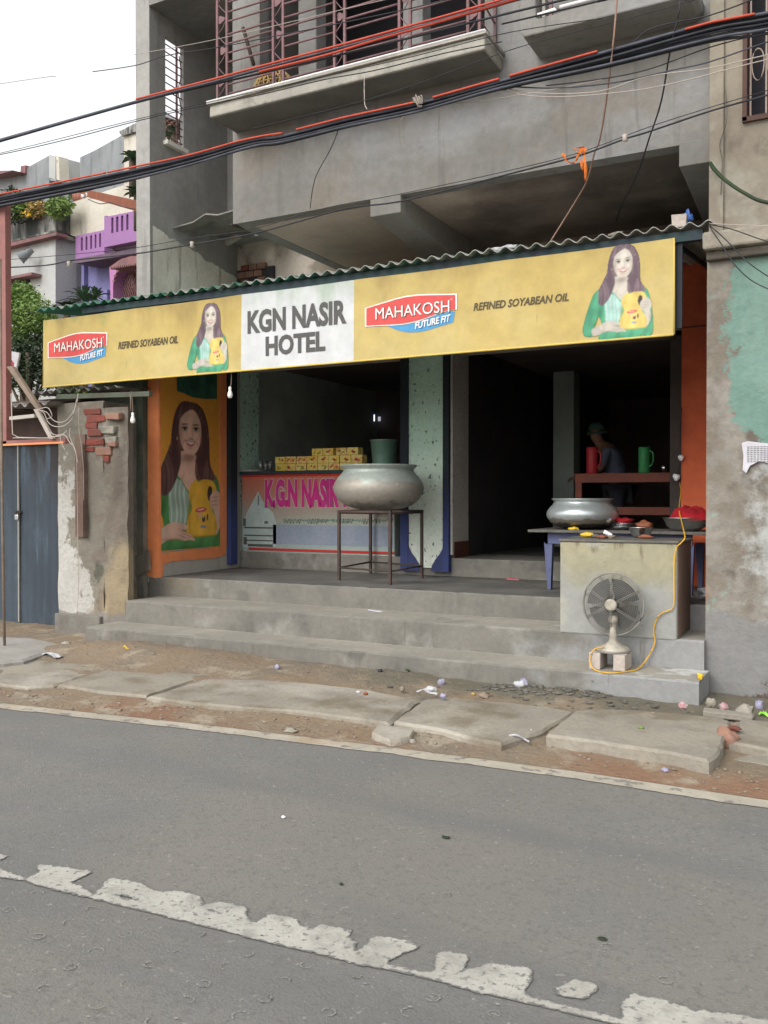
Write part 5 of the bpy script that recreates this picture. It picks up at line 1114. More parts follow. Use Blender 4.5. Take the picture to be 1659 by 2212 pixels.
g = MB(); g.box(NX-.0, 3.5, 6.955, 7.03, 3.20, 3.268); g.jit(.006, 5); g.build('ledge_underside', M['ledge'], nb, bevel=.015)
g = MB(); g.box(wl, wl+.9, 7.34, 7.38, wz, 9); g.build('window_pane', M['voiddark'], nb)
wf = mat('window_frame_brown', (.10,.06,.05), bump=.05)
g = MB(); g.box(wl, wl+.03, 7.0, 7.12, wz, 7.5); g.box(wl, wl+.9, 7.0, 7.12, wz-.005, wz+.03); g.build('window_frame', wf, nb)
grn = T('neighbour_window_grille', 'looped iron window grille of the neighbouring building', 'grille', (wl+.4, 7.04, wz))
mg = mat('grille_beige', (.30,.24,.20), rough=.6, bump=0)
for i in range(5):
    x = wl + .05 + i*.105; g = MB(); g.box(x-.006, x+.006, 7.05, 7.062, wz+.03, 7); g.build('bar', mg, grn)
for i in range(4):
    for j in range(3):
        x = wl + .10 + i*.105; z = wz + .42 + j*.8
        P = [(x + .042*math.sin(t)*(1 if math.cos(t) > 0 else 1), 7.045, z + .10*math.cos(t)*(1 if math.cos(t) > 0 else 1.3)) for t in [k*.42 for k in range(15)]]
        g = MB(); g.tube(P, .005, 5, closed=True); g.build('loop', mg, grn)
ntc = T('pasted_notice', 'torn white printed notice pasted on the teal neighbouring wall', 'notice', tuple(aty(1640, 985, 7.0)))
def n_(u, v, y=7.0): return aty(u, v, y)
P = [n_(u, v) for u, v in ((1602,957),(1615,953),(1659,958),(1720,966),(1720,1010),(1659,1000),(1640,996),(1620,1006),(1612,1022),(1604,1015),(1606,985))]
g = MB(); g.prism(P, (0, .004, 0)); g.build('paper', M['paperposter'], ntc)
g = MB()
for k in range(9):
    z = n_(1625, 966 + k*4).z; x = n_(1610, 960).x
    for j in range(7): 
        xx = x + .012 + j*.022; g.poly([(xx, 6.996, z), (xx+.016, 6.996, z), (xx+.016, 6.996, z+.004), (xx, 6.996, z+.004)])
g.build('print_rows', M['ink'], ntc)

# ------------------------------------------------------------------ left shed with blue tin door
sh = T('tin_door_shed', 'low shed with a blue tin door, a peeling plaster pier and an asbestos roof', 'shed', (-8, 7.1, 0))
zr = aty(190, 868, 6.96).z
def pierfn(a, b):
    x = -7.655 + .665*a; return Vector((x, 6.955 + .02*noise.noise(Vector((x*3, b*7, 0))), -.05 + (zr+.05)*b))
g = MB(); g.grid(pierfn, 20, 60); g.box(-7.655, -6.995, 6.975, 7.5, -.05, zr)
g.grid(lambda a, b: Vector((-6.995 + .285*a, 6.955 + .06*a*a + .03*noise.noise(Vector((a*3, b*9, 2))), -.0 + zr*.97*b)), 8, 50); g.box(-6.996, -6.72, 7.015, 7.10, 0, zr*.97); g.jit(.006, 6)
g.build('plaster_pier', M['plasterpier'], sh)
g = MB(); g.box(-7.66, -7.0, 6.90, 6.98, -.05, .235); g.jit(.012, 6); g.build('pier_base', M['step'], sh, bevel=.012)
g = MB(); g.grid(lambda a, b: Vector((-7.6 + .70*a, 7.44 + .015*noise.noise(Vector((a*8, b*9, 0))), Z1 + 2.75*b)), 14, 50); g.box(-7.6, -6.92, 7.46, 7.6, 0, 3.0); g.build('side_wall', M['shadewall'], sh)
P = [aty(u, v, 7.42) for u, v in ((270,1213),(320,1188),(322,1232),(268,1256))]
g = MB(); g.prism(P, (0, .03, 0)); g.build('leaning_board', M['plasterpier'], sh)
# exposed bricks near the pier head
def pxz(u, v): q = aty(u, v, 6.93); return q.x, q.z
bl = [(181,884,'brick',34,12),(186,897,'brick',40,14),(228,892,'brickold',30,13),(182,913,'brick',26,13),(190,928,'brick',28,14),(214,920,'mortar',30,16),(178,948,'brick',44,14),(224,944,'mortar',24,14),(181,965,'brick',22,10),(206,966,'brickold',32,18),(222,984,'brick',12,14),(232,955,'brickold',18,10)]
for u, v, m, wd, hh in bl:
    x0, z1_ = pxz(u, v); x1, z0_ = pxz(u+wd, v+hh); g = MB(); g.box(x0, x1, 6.922 + random.uniform(-.008,.015), 6.99, z0_, z1_); g.jit(.022, 11); g.build('brick', M[m], sh, bevel=.010)
x0, z1_ = pxz(158, 960); x1, z0_ = pxz(186, 1160)
g = MB(); g.box(x0+.035, x1, 6.92, 6.96, z0_, z1_+.1); g.box(x1-.02, x1+.004, 6.885, 6.90, z0_, z1_); g.build('rusty_channel', mat('rust_channel', (.13,.085,.07), (.18,.125,.10), 6, bump=.3), sh)
# door leaves of ribbed tin
DY = 7.30; dz0 = aty(60, 1348, DY).z; dz1 = aty(60, 958, DY).z
xs_ = aty(43, 1200, DY).x
for (xa_, xb_) in ((-9.5, xs_-.006), (xs_+.006, -7.75)):
    n = int((xb_-xa_)*90)
    def df(a, b):
        x = xa_ + (xb_-xa_)*a; return Vector((x, DY + .009*abs(math.sin(x*26))**3 + .006*noise.noise(Vector((x*3, b*3, 0))), dz0 + (.02*noise.noise(Vector((x*9, 0, 0))) if b == 0 else 0) + (dz1-dz0+.1)*b))
    g = MB(); g.grid(df, n, 14); g.build('door_leaf', M['bluedoor'], sh)
g = MB(); g.box(xs_-.012, xs_+.004, DY-.02, DY, dz0+.02, dz1); g.build('door_edge', mat('pale_edge', (.33,.32,.29), bump=0), sh)
q = aty(36, 1118, DY-.03); g = MB(); g.box(q.x-.03, q.x+.03, DY-.04, DY-.01, q.z-.03, q.z+.035); g.build('padlock', M['steel'], sh, bevel=.01)
g = MB(); g.tube(spline([(q.x-.02, DY-.025, q.z+.03), (q.x-.02, DY-.025, q.z+.07), (q.x+.02, DY-.025, q.z+.07), (q.x+.02, DY-.025, q.z+.03)]), .006, 6); g.box(q.x-.05, q.x+.05, DY-.02, DY-.005, q.z+.05, q.z+.08); g.build('hasp', M['rust'], sh)
g = MB(); g.box(-10, -7.66, 6.95, 7.4, -.03, dz0-.02); g.jit(.01, 5); g.build('threshold', M['step'], sh, bevel=.02)
g = MB(); g.box(-10, -7.6, 7.22, 7.36, dz1, zr+.1); g.build('lintel', mat('dark_lintel', (.10,.065,.055), (.07,.05,.045), 3, bump=.2), sh)
g = MB(); g.box(-10, -7.0, 7.4, 10.5, 0, zr+.1); g.build('rear_walls', M['shadewall'], sh)
EZ = aty(80, 875, 6.75).z
for (xa_, xb_, dzz) in ((-9.6, -8.35, 0), (-8.4, -7.55, .012)):
    g = MB(); n = int((xb_-xa_)*60)
    f = lambda a, b, t=0: Vector((xa_ + (xb_-xa_)*a, 6.75 + 2.8*b, EZ + .022*math.sin(2*math.pi*(xa_ + (xb_-xa_)*a)/.146) + .22*b + dzz + t + .01*noise.noise(Vector((a*5, b*3, 1)))))
    g.grid(lambda a, b: f(a, b), n, 4); g.grid(lambda a, b: f(a, b, .008), n, 4); g.add([f(i/n, 0, t) for i in range(n+1) for t in (0, .008)], [(2*i, 2*i+2, 2*i+3, 2*i+1) for i in range(n)]); g.build('roof_sheet', M['asbestos'], sh)
g = MB(); P = [aty(122, 852, 6.9), aty(322, 845, 6.98)]; g.prism([P[0], P[1], P[1]+Vector((0,0,-.05)), P[0]+Vector((0,0,-.05))], (0, .05, 0)); g.build('eave_beam', mat('green_timber', (.10,.12,.09), (.08,.08,.06), 4, bump=.2), sh)
g = MB(); g.grid(lambda a, b: Vector((-8.2 + 1.35*a, 7.0 + 1.9*b, aty(200, 846, 7).z + .03 + .02*math.sin(a*60) + .12*b)), 60, 3); g.build('roof_sheet', M['asbestos'], sh)
g = MB(); g.tube([aty(282, 850, 6.97), aty(283, 888, 6.97)], .007, 6); g.build('conduit', M['wood'], sh)
# weeds on the roof edge
def leafclump(g, c, r, n, s_, sq=(1,1,1), seed=0, shell=.35):
    rn = random.Random(seed); c = Vector(c)
    for _ in range(n):
        d = Vector((rn.gauss(0,1), rn.gauss(0,1), rn.gauss(0,1))).normalized(); k = r*(shell + (1-shell)*rn.random()**.5)
        k *= 1 + .35*noise.noise(d*2.2 + Vector((seed, 0, 0)))*2*.6
        p = c + Vector((d.x*sq[0], d.y*sq[1], d.z*sq[2]))*k
        a = Vector((rn.uniform(-1,1), rn.uniform(-1,1), rn.uniform(-.6,.6))).normalized(); b = a.cross(Vector((rn.uniform(-1,1), rn.uniform(-1,1), rn.uniform(-1,1)))).normalized()
        l = s_*rn.uniform(.6, 1.3); w_ = l*.38
        g.add([p-a*l*.5, p+b*w_*.5, p+a*l*.5, p-b*w_*.5], [(0,1,2,3)])
g = MB(); leafclump(g, aty(150, 842, 7.1), .10, 160, .035, (1.6,.6,.5), 3)
for u in (128, 170, 190): leafclump(g, aty(u, 846, 7.05), .05, 50, .03, (1.6,.6,.6), u)
tag(g.build('weed', M['leafy']), 'small green creeper growing on the shed roof edge below the banner', 'weed')
# steel frame and struts at the far left
fm = T('steel_sign_frame', 'faded red square steel frame hanging over the blue tin door at the left edge', 'frame', tuple(aty(15, 960, 6.4)))
def bar(pts, r, m, nm, parent, n=4):
    g = MB(); g.tube(pts, r, n); return g.build(nm, M[m], parent)
FY = 6.35
pA = aty(2, 440, FY); pB = aty(14, 962, FY); pC = aty(146, 955, FY); 
g = MB(); g.box(pB.x-.05, pB.x+.035, FY-.03, FY+.04, pB.z, pA.z); g.build('upright', M['pinkframe'], fm)
g = MB(); g.box(pB.x-.05, pC.x, FY-.03, FY+.04, pB.z-.005, pB.z+.045); g.build('bottom_rail', M['pinkframe'], fm, bevel=.004)
g = MB(); g.box(pB.x-.04, pC.x-.02, FY-.035, FY-.03, pB.z-.006, pB.z+.012); g.build('orange_edge', M['orange'], fm)
g = MB(); g.tube([aty(24, 850, FY-.03), aty(27, 938, FY-.03), aty(40, 945, FY-.03), aty(110, 947, FY-.03)], .006, 5); g.build('pale_trim', M['wirewhite'], fm)
dg = MB(); a, b = aty(14, 792, 6.3), aty(78, 885, 6.3); dg.prism([a, a+Vector((.08,0,0)), b+Vector((.06,0,0)), b], (0, .04, 0)); tag(dg.build('timber_strut', M['wood']), 'weathered diagonal timber strut above the blue door', 'strut')
dg = MB(); a, b = aty(72, 884, 6.28), aty(106, 948, 6.28); dg.prism([a, a+Vector((.055,0,0)), b+Vector((.055,0,0)), b], (0, .03, 0)); tag(dg.build('steel_strut', M['wirewhite']), 'short pale diagonal strut meeting the frame bottom rail', 'strut')
dg = MB(); a, b = aty(20, 900, 6.32), aty(74, 894, 6.32); dg.prism([a, b, b+Vector((0,0,-.035)), a+Vector((0,0,-.035))], (0, .04, 0)); tag(dg.build('cross_batten', M['limewall']), 'short pale level batten behind the diagonal strut', 'batten')
g = MB(); g.tube([atz(10, 1408, .02), aty(3, 960, 5.9), aty(0, 560, 5.9)], .013, 8); tag(g.build('street_pole', M['wood']), 'thin grey pole standing on the pavement at the left edge', 'pole')
g = MB(); a = aty(28, 785, 6.6); g.prism([aty(20,758,6.6), aty(42,762,6.6), aty(34,800,6.6), aty(20,790,6.6)], (0,.02,0)); tag(g.build('hanging_rag', M['paper']), 'pale rag hanging beside the steel frame', 'rag')
g = MB(); g.blob(aty(24, 795, 6.5), .05, .3, seed=4, n=6, sq=(.6,.5,1.5)); tag(g.build('pink_cloth', M['pink']), 'faded pink bundle hanging at the left edge', 'cloth')
# tangled wires
tang = [[(78,885),(100,890),(112,905),(125,912),(140,910),(155,895),(166,870),(169,850)], [(80,884),(95,892),(104,912),(118,921),(138,920),(155,905),(162,880),(166,862)], [(85,884),(100,880),(108,886),(112,900),(100,905)],
        [(106,945),(125,942),(140,940),(150,955),(160,965),(165,985),(168,1000)], [(130,938),(131,950),(135,962),(140,971)], [(108,934),(122,940),(135,938),(145,930)], [(152,925),(150,940),(158,962),(163,975)],
        [(28,946),(60,946),(100,946),(130,942)], [(170,880),(171,930),(176,965),(180,1010),(181,1080)], [(165,990),(167,1060),(168,1160),(170,1240),(167,1330)]]
lbs = ['longest drooping pale wire loop left of the red bricks', 'second drooping pale wire loop just inside the first', 'small curled pale wire knot at the strut joint', 'pale wire running down from the frame rail to the rusty channel', 'short bluish wire end hanging below the rail', 'short slack wire at the end of the bottom rail', 'thin wire beside the rusty channel top', 'thin wire stretched along the frame bottom rail', 'thin wire dropping past the exposed bricks', 'thin wire running down the front of the plaster pier']
for i, t in enumerate(tang):
    g = MB(); g.tube(spline([aty(u, v, 6.28 if i < 8 else 6.86) for u, v in t], 5), .0045 if i < 8 else .003, 5); tag(g.build('loose_wire', M['wirewhite']), lbs[i], 'wire', 'tangled wires over the shed')
# hanging bulbs
for (u, v, y, u2, v2, lb) in ((287, 905, 6.97, 284, 845, 'white bulb hanging in front of the mossy wall left of the poster'), (497, 850, 7.05, 500, 805, 'white bulb hanging under the banner beside the blue channel')):
    q = aty(u, v, y); b = T('hanging_bulb', lb, 'bulb', tuple(q), 'bulbs hanging under the banner')
    g = MB(); g.tube(spline([aty(u2, v2, y), aty((u+u2)/2+1, (v+v2)/2, y), q+Vector((0,0,.05))]), .004, 5); g.build('flex', M['wood'], b)
    g = MB(); g.lathe([(.001,-.045),(.018,-.042),(.026,-.02),(.024,.0),(.016,.022),(.013,.03),(.001,.03)], q, 16); g.build('bulb', M['bulb'], b)
    g = MB(); g.lathe([(.014,.028),(.015,.06),(.006,.068),(.001,.068)], q, 12); g.build('holder', M['plasticwhite'], b)

# ------------------------------------------------------------------ awning sheet, tube and rafter on the fin wall
aw = MB(); A, Bq_, C_, D_ = aty(372, 494, 7.9), aty(503, 456, 7.9), aty(548, 503, 8.95), aty(455, 530, 8.95)
def awf(a, b, t=0):
    p = A.lerp(Bq_, a).lerp(D_.lerp(C_, a), b); return p + Vector((0, 0, t + .018*math.sin(b*2*math.pi*4.2) + (.05*max(0, 1-abs(a-.55)*5)*(1-b))))
aw.grid(lambda a, b: awf(a, b), 20, 30); aw.grid(lambda a, b: awf(a, b, .012), 20, 30)
aw.add([awf(i/20, 0, t) for i in range(21) for t in (0, .012)], [(2*i, 2*i+2, 2*i+3, 2*i+1) for i in range(20)])
tag(aw.build('corrugated_awning', M['asbestos']), 'small tilted grey corrugated sheet wedged above the whitewashed wall', 'awning')
g = MB(); g.lathe([(.001,0),(.04,0),(.055,.10),(.05,.30),(.02,.33),(.001,.33)], aty(482, 528, 8.9), 14, ax=(.93, -.2, .22)); tag(g.build('clay_pipe', mat('pipe_end', (.45,.30,.18), (.5,.48,.44), 9, bump=.1)), 'short pale and orange pipe end lying under the tilted sheet', 'pipe')
g = MB(); g.tube([aty(470, 540, 9.0), aty(474, 640, 9.0)], .02, 6); tag(g.build('drain_pipe', M['backwall']), 'narrow grey drain pipe in the corner of the back wall', 'pipe')
g = MB(); a = aty(296, 457, 7.6); b = aty(172, 421, 9.6); g.prism([a, a+Vector((0,.0,.11)), b+Vector((0,0,.09)), b], (.06, .05, 0)); tag(g.build('service_bracket', M['rafter']), 'red oxide timber bracket reaching out left of the fin wall', 'bracket')
g = MB()
for du, dv_ in ((0,0),(10,-3),(20,1)): g.lathe([(.001,-.03),(.035,-.02),(.02,0),(.035,.02),(.001,.03)], aty(180+du, 424+dv_, 9.3), 10)
tag(g.build('insulators', M['plasticwhite']), 'cluster of pale insulators on the end of the timber bracket', 'insulator')
# cane basket behind the grille
bk = T('cane_basket', 'round woven cane basket lying on the balcony behind the maroon grille', 'basket', tuple(aty(592, 150, 6.95)))
bc = aty(592, 170, 6.97); g = MB(); rb_ = (aty(640, 150, 6.97).x - aty(545, 150, 6.97).x)/2; bz = 5.13
for i in range(7):
    ph = i/7*1.35; g.tube([(bc.x + rb_*math.cos(ph)*math.cos(t), 6.95 + .13*math.cos(ph)*math.sin(t), bz + .30*math.sin(ph)) for t in [k*.35 for k in range(18)]], .008, 4, closed=True)
for k in range(22):
    t = k*2*math.pi/22; g.tube([(bc.x + rb_*math.cos(ph)*math.cos(t+ph*.5), 6.95 + .13*math.cos(ph)*math.sin(t+ph*.5), bz + .30*math.sin(ph)) for ph in [j*.26 for j in range(7)]], .009, 4)
    g.tube([(bc.x + rb_*math.cos(ph)*math.cos(t-ph*.5), 6.95 + .13*math.cos(ph)*math.sin(t-ph*.5), bz + .30*math.sin(ph)) for ph in [j*.26 for j in range(7)]], .006, 4)
g.build('woven_cane', M['bamboo'], bk)
g = MB(); g.tube([aty(525, 60, 7.0), aty(548, 140, 6.98)], .018, 6); tag(g.build('leaning_stick', M['rust']), 'dark stick leaning against the balcony column', 'stick')

# ------------------------------------------------------------------ things on the canopy
def on_can(u, v, y): return aty(u, v, y)
def cbox(u, v, w_, h_, m, nm, lb, y=7.1, seed=1):
    q = aty(u, v, y); g = MB(); g.box(q.x-w_/2, q.x+w_/2, y-.04, y+.05, q.z-h_, q.z+h_*.4); g.jit(.012, 12); return tag(g.build(nm, M[m], bevel=.004), lb, nm.split('_')[-1])
cbox(1469, 474, .11, .07, 'brickpale', 'half_brick', 'pale half brick lying on the right end of the canopy')
q = aty(1487, 470, 7.1); g = MB(); g.blob((q.x, 7.1, q.z), .035, .6, seed=5, n=8, sq=(.8,.8,1.2)); tag(g.build('blue_bag', M['bluebag']), 'scrunched blue plastic bag beside the half brick on the canopy', 'bag')
q = aty(368, 636, 7.05); g = MB(); g.blob((q.x, 7.08, q.z), .075, .25, seed=6, n=8, sq=(1.3,.8,.35)); tag(g.build('pink_bag', mat('pink_bag', (.62,.16,.18), bump=0)), 'pink plastic bag lying on the left half of the canopy', 'bag')
for i, (u, v, lb) in enumerate(((555,612,'pale crumpled paper heap on the canopy below the bricked opening'),(480,625,'small white scrap on the canopy above the left printed woman'),(1070,538,'white scrap on the middle of the canopy'),(1097,531,'bent white scrap right of the other on the canopy middle'),(1330,505,'dusty fragment on the right half of the canopy'),(430,640,'dusty fragment on the left half of the canopy'))):
    q = aty(u, v, 7.05); g = MB(); g.blob((q.x, 7.08, q.z-.005), .045, .5, seed=30+i, n=6, sq=(1.5,.8,.5)); tag(g.build('canopy_scrap', M['paper' if i != 4 else 'slab']), lb, 'scrap')
q = aty(1010, 545, 7.0)

# ------------------------------------------------------------------ overhead cables
def cab(pts, Y, r, m, lb, grp='overhead cables across the upper front', cat='cable', nm='overhead_cable', k=5):
    g = MB(); g.tube(spline([aty(p[0], p[1], p[2] if len(p) > 2 else Y) for p in pts], k), r, 6); o = g.build(nm, M[m]); tag(o, lb, cat, grp); return o
up = [(-250,372),(0,301),(294,217),(467,172),(542,151),(799,82),(1068,6),(1300,-62)]
def off(p, d, d2=None): n = len(p); return [(a, b + d + ((d2-d)*i/(n-1) if d2 is not None else 0)) for i, (a, b) in enumerate(p)]
cab(off(up, -3, -2)[2:], 6.12, .0085, 'redcable', 'upper of the two orange red cables in the topmost bundle')
cab([(560,155),(700,120),(800,90),(940,50),(1068,12),(1300,-55)], 6.14, .0095, 'redcable', 'lower of the two orange red cables in the topmost bundle')
cab(off(up, 2, 6), 6.16, .011, 'cable', 'thick black cable beneath the red pair in the topmost bundle')
cab(off(up, -1, 9), 6.20, .009, 'cable', 'second black cable of the topmost bundle')
cab([(-250,380),(0,306),(294,222),(467,181),(799,103),(1068,36),(1300,-20)], 6.18, .008, 'black', 'black cable sagging lowest in the topmost bundle')
lw = [(-250,470),(0,421),(232,374),(404,338),(542,299),(610,289),(748,254),(899,222),(1084,170),(1306,108),(1534,46),(1659,22),(1900,-30)]
offs = [(0,0,.012,'cable'),(4,5,.010,'cable'),(8,9,.012,'cable'),(12,14,.010,'black'),(14,22,.009,'cable'),(17,30,.011,'black'),(19,38,.010,'cable'),(21,46,.009,'black'),(10,17,.010,'black')]
words = ['uppermost','second','third','fourth','fifth','sixth','seventh','eighth','rearmost']
for i, (a, b, r, m) in enumerate(offs):
    P = []
    for j, (u, v) in enumerate(lw):
        t = max(0, (u-1000)/700); wv = 1.2*math.sin(u*.012 + i*1.7); 
        s_ = (a + 2) + (b-a)*min(1, t)*(1 if t > 0 else 0); P.append((u, v + 3 + s_*(.75 if u > 400 and u < 1150 else 1.0) + wv))
    cab(P, 6.25 + .02*(i % 3), r, m, '%s black cable counted from the top of the long lower bundle' % words[i])
for i, (ua, ub) in enumerate(((-150,228),(232,610),(640,905),(935,1078),(1100,1290),(1480,1630))):
    import bisect
    P = []; n = 8
    for j in range(n+1):
        u = ua + (ub-ua)*j/n; k = max(0, min(len(lw)-2, bisect.bisect([q[0] for q in lw], u)-1)); t = (u-lw[k][0])/(lw[k+1][0]-lw[k][0]); P.append((u, lw[k][1] + (lw[k+1][1]-lw[k][1])*t - 1.5 + (4 if ua > 1400 else 0)))
    cab(P, 6.23, .0085, 'redcable', '%s orange red length showing along the lower bundle from the left' % words[i].replace('uppermost', 'first') if i else 'first orange red length showing along the lower bundle from the left', 'red lengths in the lower bundle')
singles = [
 ([(-100,350),(0,334),(150,300),(294,262),(467,222),(560,205),(700,172),(810,152),(960,115),(1084,90)], 6.3, .004, 'black', 'thin wire just under the topmost bundle'),
 ([(-100,347),(0,331),(294,258),(467,217),(700,165),(900,120),(1100,70),(1300,40)], 6.32, .003, 'black', 'thinner wire alongside the one under the topmost bundle'),
 ([(200,155),(294,141),(360,120),(467,103),(560,85),(760,45),(900,15),(1000,-10)], 6.4, .004, 'black', 'short dark wire crossing the fin wall window'),
 ([(290,118),(467,85),(700,30),(850,-5)], 6.4, .0025, 'wirewhite', 'faint thin wire crossing the fin wall near its top'),
 ([(542,278),(700,240),(860,195),(1074,118),(1157,92),(1400,28),(1500,0)], 6.35, .003, 'black', 'thin black wire crossing below both balcony slabs'),
 ([(1084,52),(1200,25),(1290,3),(1330,-10)], 6.3, .006, 'black', 'black wire passing the left end of the right ledge'),
 ([(1084,195),(1200,165),(1330,124),(1404,63),(1534,33),(1659,-15)], 6.3, .0045, 'black', 'black wire rising to the neighbouring building window'),
 ([(1180,185),(1290,172),(1400,150),(1534,102),(1659,70),(1800,40)], 6.3, .004, 'black', 'first thin drooping wire below the lower bundle on the right'),
 ([(1084,186),(1200,190),(1330,178),(1450,152),(1534,133),(1659,90),(1800,45)], 6.3, .005, 'cable', 'second thin drooping wire below the lower bundle on the right'),
 ([(1084,190),(1160,201),(1290,198),(1400,165),(1534,147),(1659,118),(1800,90)], 6.3, .0035, 'wirewhite', 'third drooping wire, paler, below the lower bundle on the right'),
 ([(1060,187),(1130,205),(1220,209),(1350,198),(1440,183),(1534,160),(1659,128),(1800,98)], 6.3, .0035, 'wirewhite', 'lowest pale drooping wire below the lower bundle on the right'),
 ([(900,225),(1000,222),(1084,211),(1200,192),(1300,172)], 6.3, .0025, 'wirewhite', 'hair thin wire leaving the lower bundle at the pale knot'),
 ([(-150,590),(0,579),(100,573),(160,562),(294,548),(415,528),(545,505),(640,480),(750,450),(860,436),(1000,402),(1084,380),(1220,345),(1270,330),(1350,300),(1400,285),(1534,240),(1659,205),(1850,150)], 6.45, .0065, 'black', 'long black service wire sagging above the canopy'),
 ([(-150,570),(0,562),(160,549),(294,535),(415,514),(545,495),(700,450),(860,420),(1084,372),(1250,330),(1400,275),(1534,232),(1659,195)], 6.47, .003, 'black', 'thin companion wire just above the long service wire'),
 ([(-100,445),(0,437),(100,425),(190,412),(240,395),(300,386),(404,352),(430,346)], 7.3, .005, 'black', 'black wire feeding the insulators on the timber bracket'),
 ([(190,430),(215,440),(240,438),(262,446),(292,452)], 7.5, .005, 'black', 'slack wire hanging under the timber bracket'),
]
for P, Y, r, m, lb in singles: cab(P, Y, r, m, lb, 'thin wires across the front', 'wire', 'overhead_wire')
drops = [
 ([(1334,-20,6.2),(1332,10,6.2),(1324,100,6.22),(1310,215,6.4),(1296,300,6.6),(1284,331,6.7),(1268,390,7.0),(1240,440,7.2),(1187,525,7.3)], .0065, 'rope', 'dusty brownish rope slanting down to the canopy'),
 ([(1470,-10,6.2),(1466,30,6.2),(1448,108,6.3),(1428,220,6.5),(1402,300,6.8),(1382,362,7.1),(1360,410,7.4),(1344,440,7.6),(1330,480,8.0)], .006, 'black', 'dark cable dropping down across the room overhang on the right'),
 ([(1534,352,6.95),(1545,368,6.9),(1569,391,6.85),(1610,418,6.8),(1659,438,6.75),(1800,455,6.7)], .014, 'leafd', 'thick dark green hose curving off the neighbouring wall'),
 ([(733,275,6.3),(715,320,6.5),(685,375,6.9),(675,410,7.0),(670,450,7.05)], .004, 'black', 'thin black wire hanging from the bundle over the cement wall'),
 ([(787,165,6.65),(787,200,6.6),(788,225,6.4),(793,236,6.35)], .004, 'wirewhite', 'white string hanging below the long ledge'),
 ([(900,225,6.3),(880,245,6.5),(864,262,6.8),(862,290,7.0),(866,310,7.05)], .003, 'wirewhite', 'pale thread trailing from the knot on the bundle'),
 ([(706,490,8.5),(712,520,8.8),(722,545,9.0),(733,585,9.05)], .006, 'rust', 'rusty wire hanging on the sooty back wall'),
 ([(500,485,7.05),(560,505,7.6),(600,520,8.2),(633,538,8.9)], .012, 'rust', 'dark rod running back under the overhang from its left corner'),
 ([(-60,190,6.2),(0,181,6.2),(95,167,6.4),(120,165,6.5)], .003, 'wirewhite', 'faint wire against the white sky'),
 ([(1533,490,6.9),(1560,530,6.7),(1590,575,6.6),(1630,610,6.5),(1700,640,6.4)], .004, 'black', 'lowest wire drooping from the canopy corner across the teal wall'),
 ([(1533,487,6.9),(1570,520,6.7),(1620,570,6.6),(1680,610,6.5)], .004, 'black', 'second wire drooping from the canopy corner across the teal wall'),
 ([(1533,485,6.9),(1580,495,6.7),(1659,522,6.5),(1750,545,6.4)], .004, 'black', 'upper slack wire leaving the canopy corner over the ledge'),
 ([(1533,483,6.9),(1600,486,6.7),(1659,488,6.5),(1750,490,6.4)], .003, 'wirewhite', 'pale level wire leaving the canopy corner to the right'),
 ([(1568,195,7.0),(1570,260,6.99),(1555,310,6.99),(1560,350,6.99),(1557,420,6.99)], .0025, 'ink', 'hairline dark wire running down the tan wall'),
]
for P, r, m, lb in drops: cab(P, 0, r, m, lb, None, 'hose' if 'hose' in lb else ('rope' if 'rope' in lb else 'wire'), 'hanging_wire' if 'hose' not in lb and 'rope' not in lb else ('hose' if 'hose' in lb else 'rope'))
g = MB()
for i in range(7):
    a = random.uniform(-1, 1); g.tube(spline([aty(895+a*3, 222, 6.22), aty(892+i*3, 212-random.uniform(0,8), 6.2), aty(900+i*2, 224, 6.2), aty(903+i, 232, 6.22)], 3), .003, 4)
tag(g.build('string_knot', M['wirewhite']), 'pale string knot tied round the lower bundle', 'knot')
for i, (u, v) in enumerate(((149,570),(415,528),(1350,298))):
    q = aty(u, v, 6.44); g = MB(); g.lathe([(.001,-.03),(.022,-.02),(.014,0),(.022,.02),(.001,.03)], q, 10); tag(g.build('wire_spacer', M['wirewhite']), ['small pale wire spacer in front of the white house', 'small pale wire spacer in front of the whitewashed wall', 'small pale wire spacer near the orange ribbons'][i], 'spacer')
g = MB()
def rib(g, P, w_=.02):
    Q = spline([aty(u, v, y) for u, v, y in P], 5); vs = []
    for i, q in enumerate(Q):
        d = Vector((math.cos(i*.5), math.sin(i*.5), .2))*w_*.5; vs += [q-d, q+d]
    g.add(vs, [(2*i, 2*i+2, 2*i+3, 2*i+1) for i in range(len(Q)-1)])
for P in ([(1215,331,6.42),(1221,345,6.4),(1235,353,6.38),(1246,345,6.4),(1255,320,6.43)], [(1217,333,6.4),(1228,350,6.38),(1242,350,6.4),(1252,325,6.42)], [(1258,318,6.42),(1256,345,6.38),(1258,370,6.38)], [(1262,318,6.42),(1263,350,6.39),(1266,392,6.39)], [(1265,322,6.42),(1262,340,6.37),(1268,378,6.37)], [(1254,330,6.4),(1240,322,6.42),(1262,318,6.42)], [(1260,350,6.4),(1266,360,6.42),(1263,392,6.4)]): rib(g, P)
tag(g.build('orange_ribbons', M['ribbon']), 'frayed orange ribbons tied to the long service wire', 'ribbon')

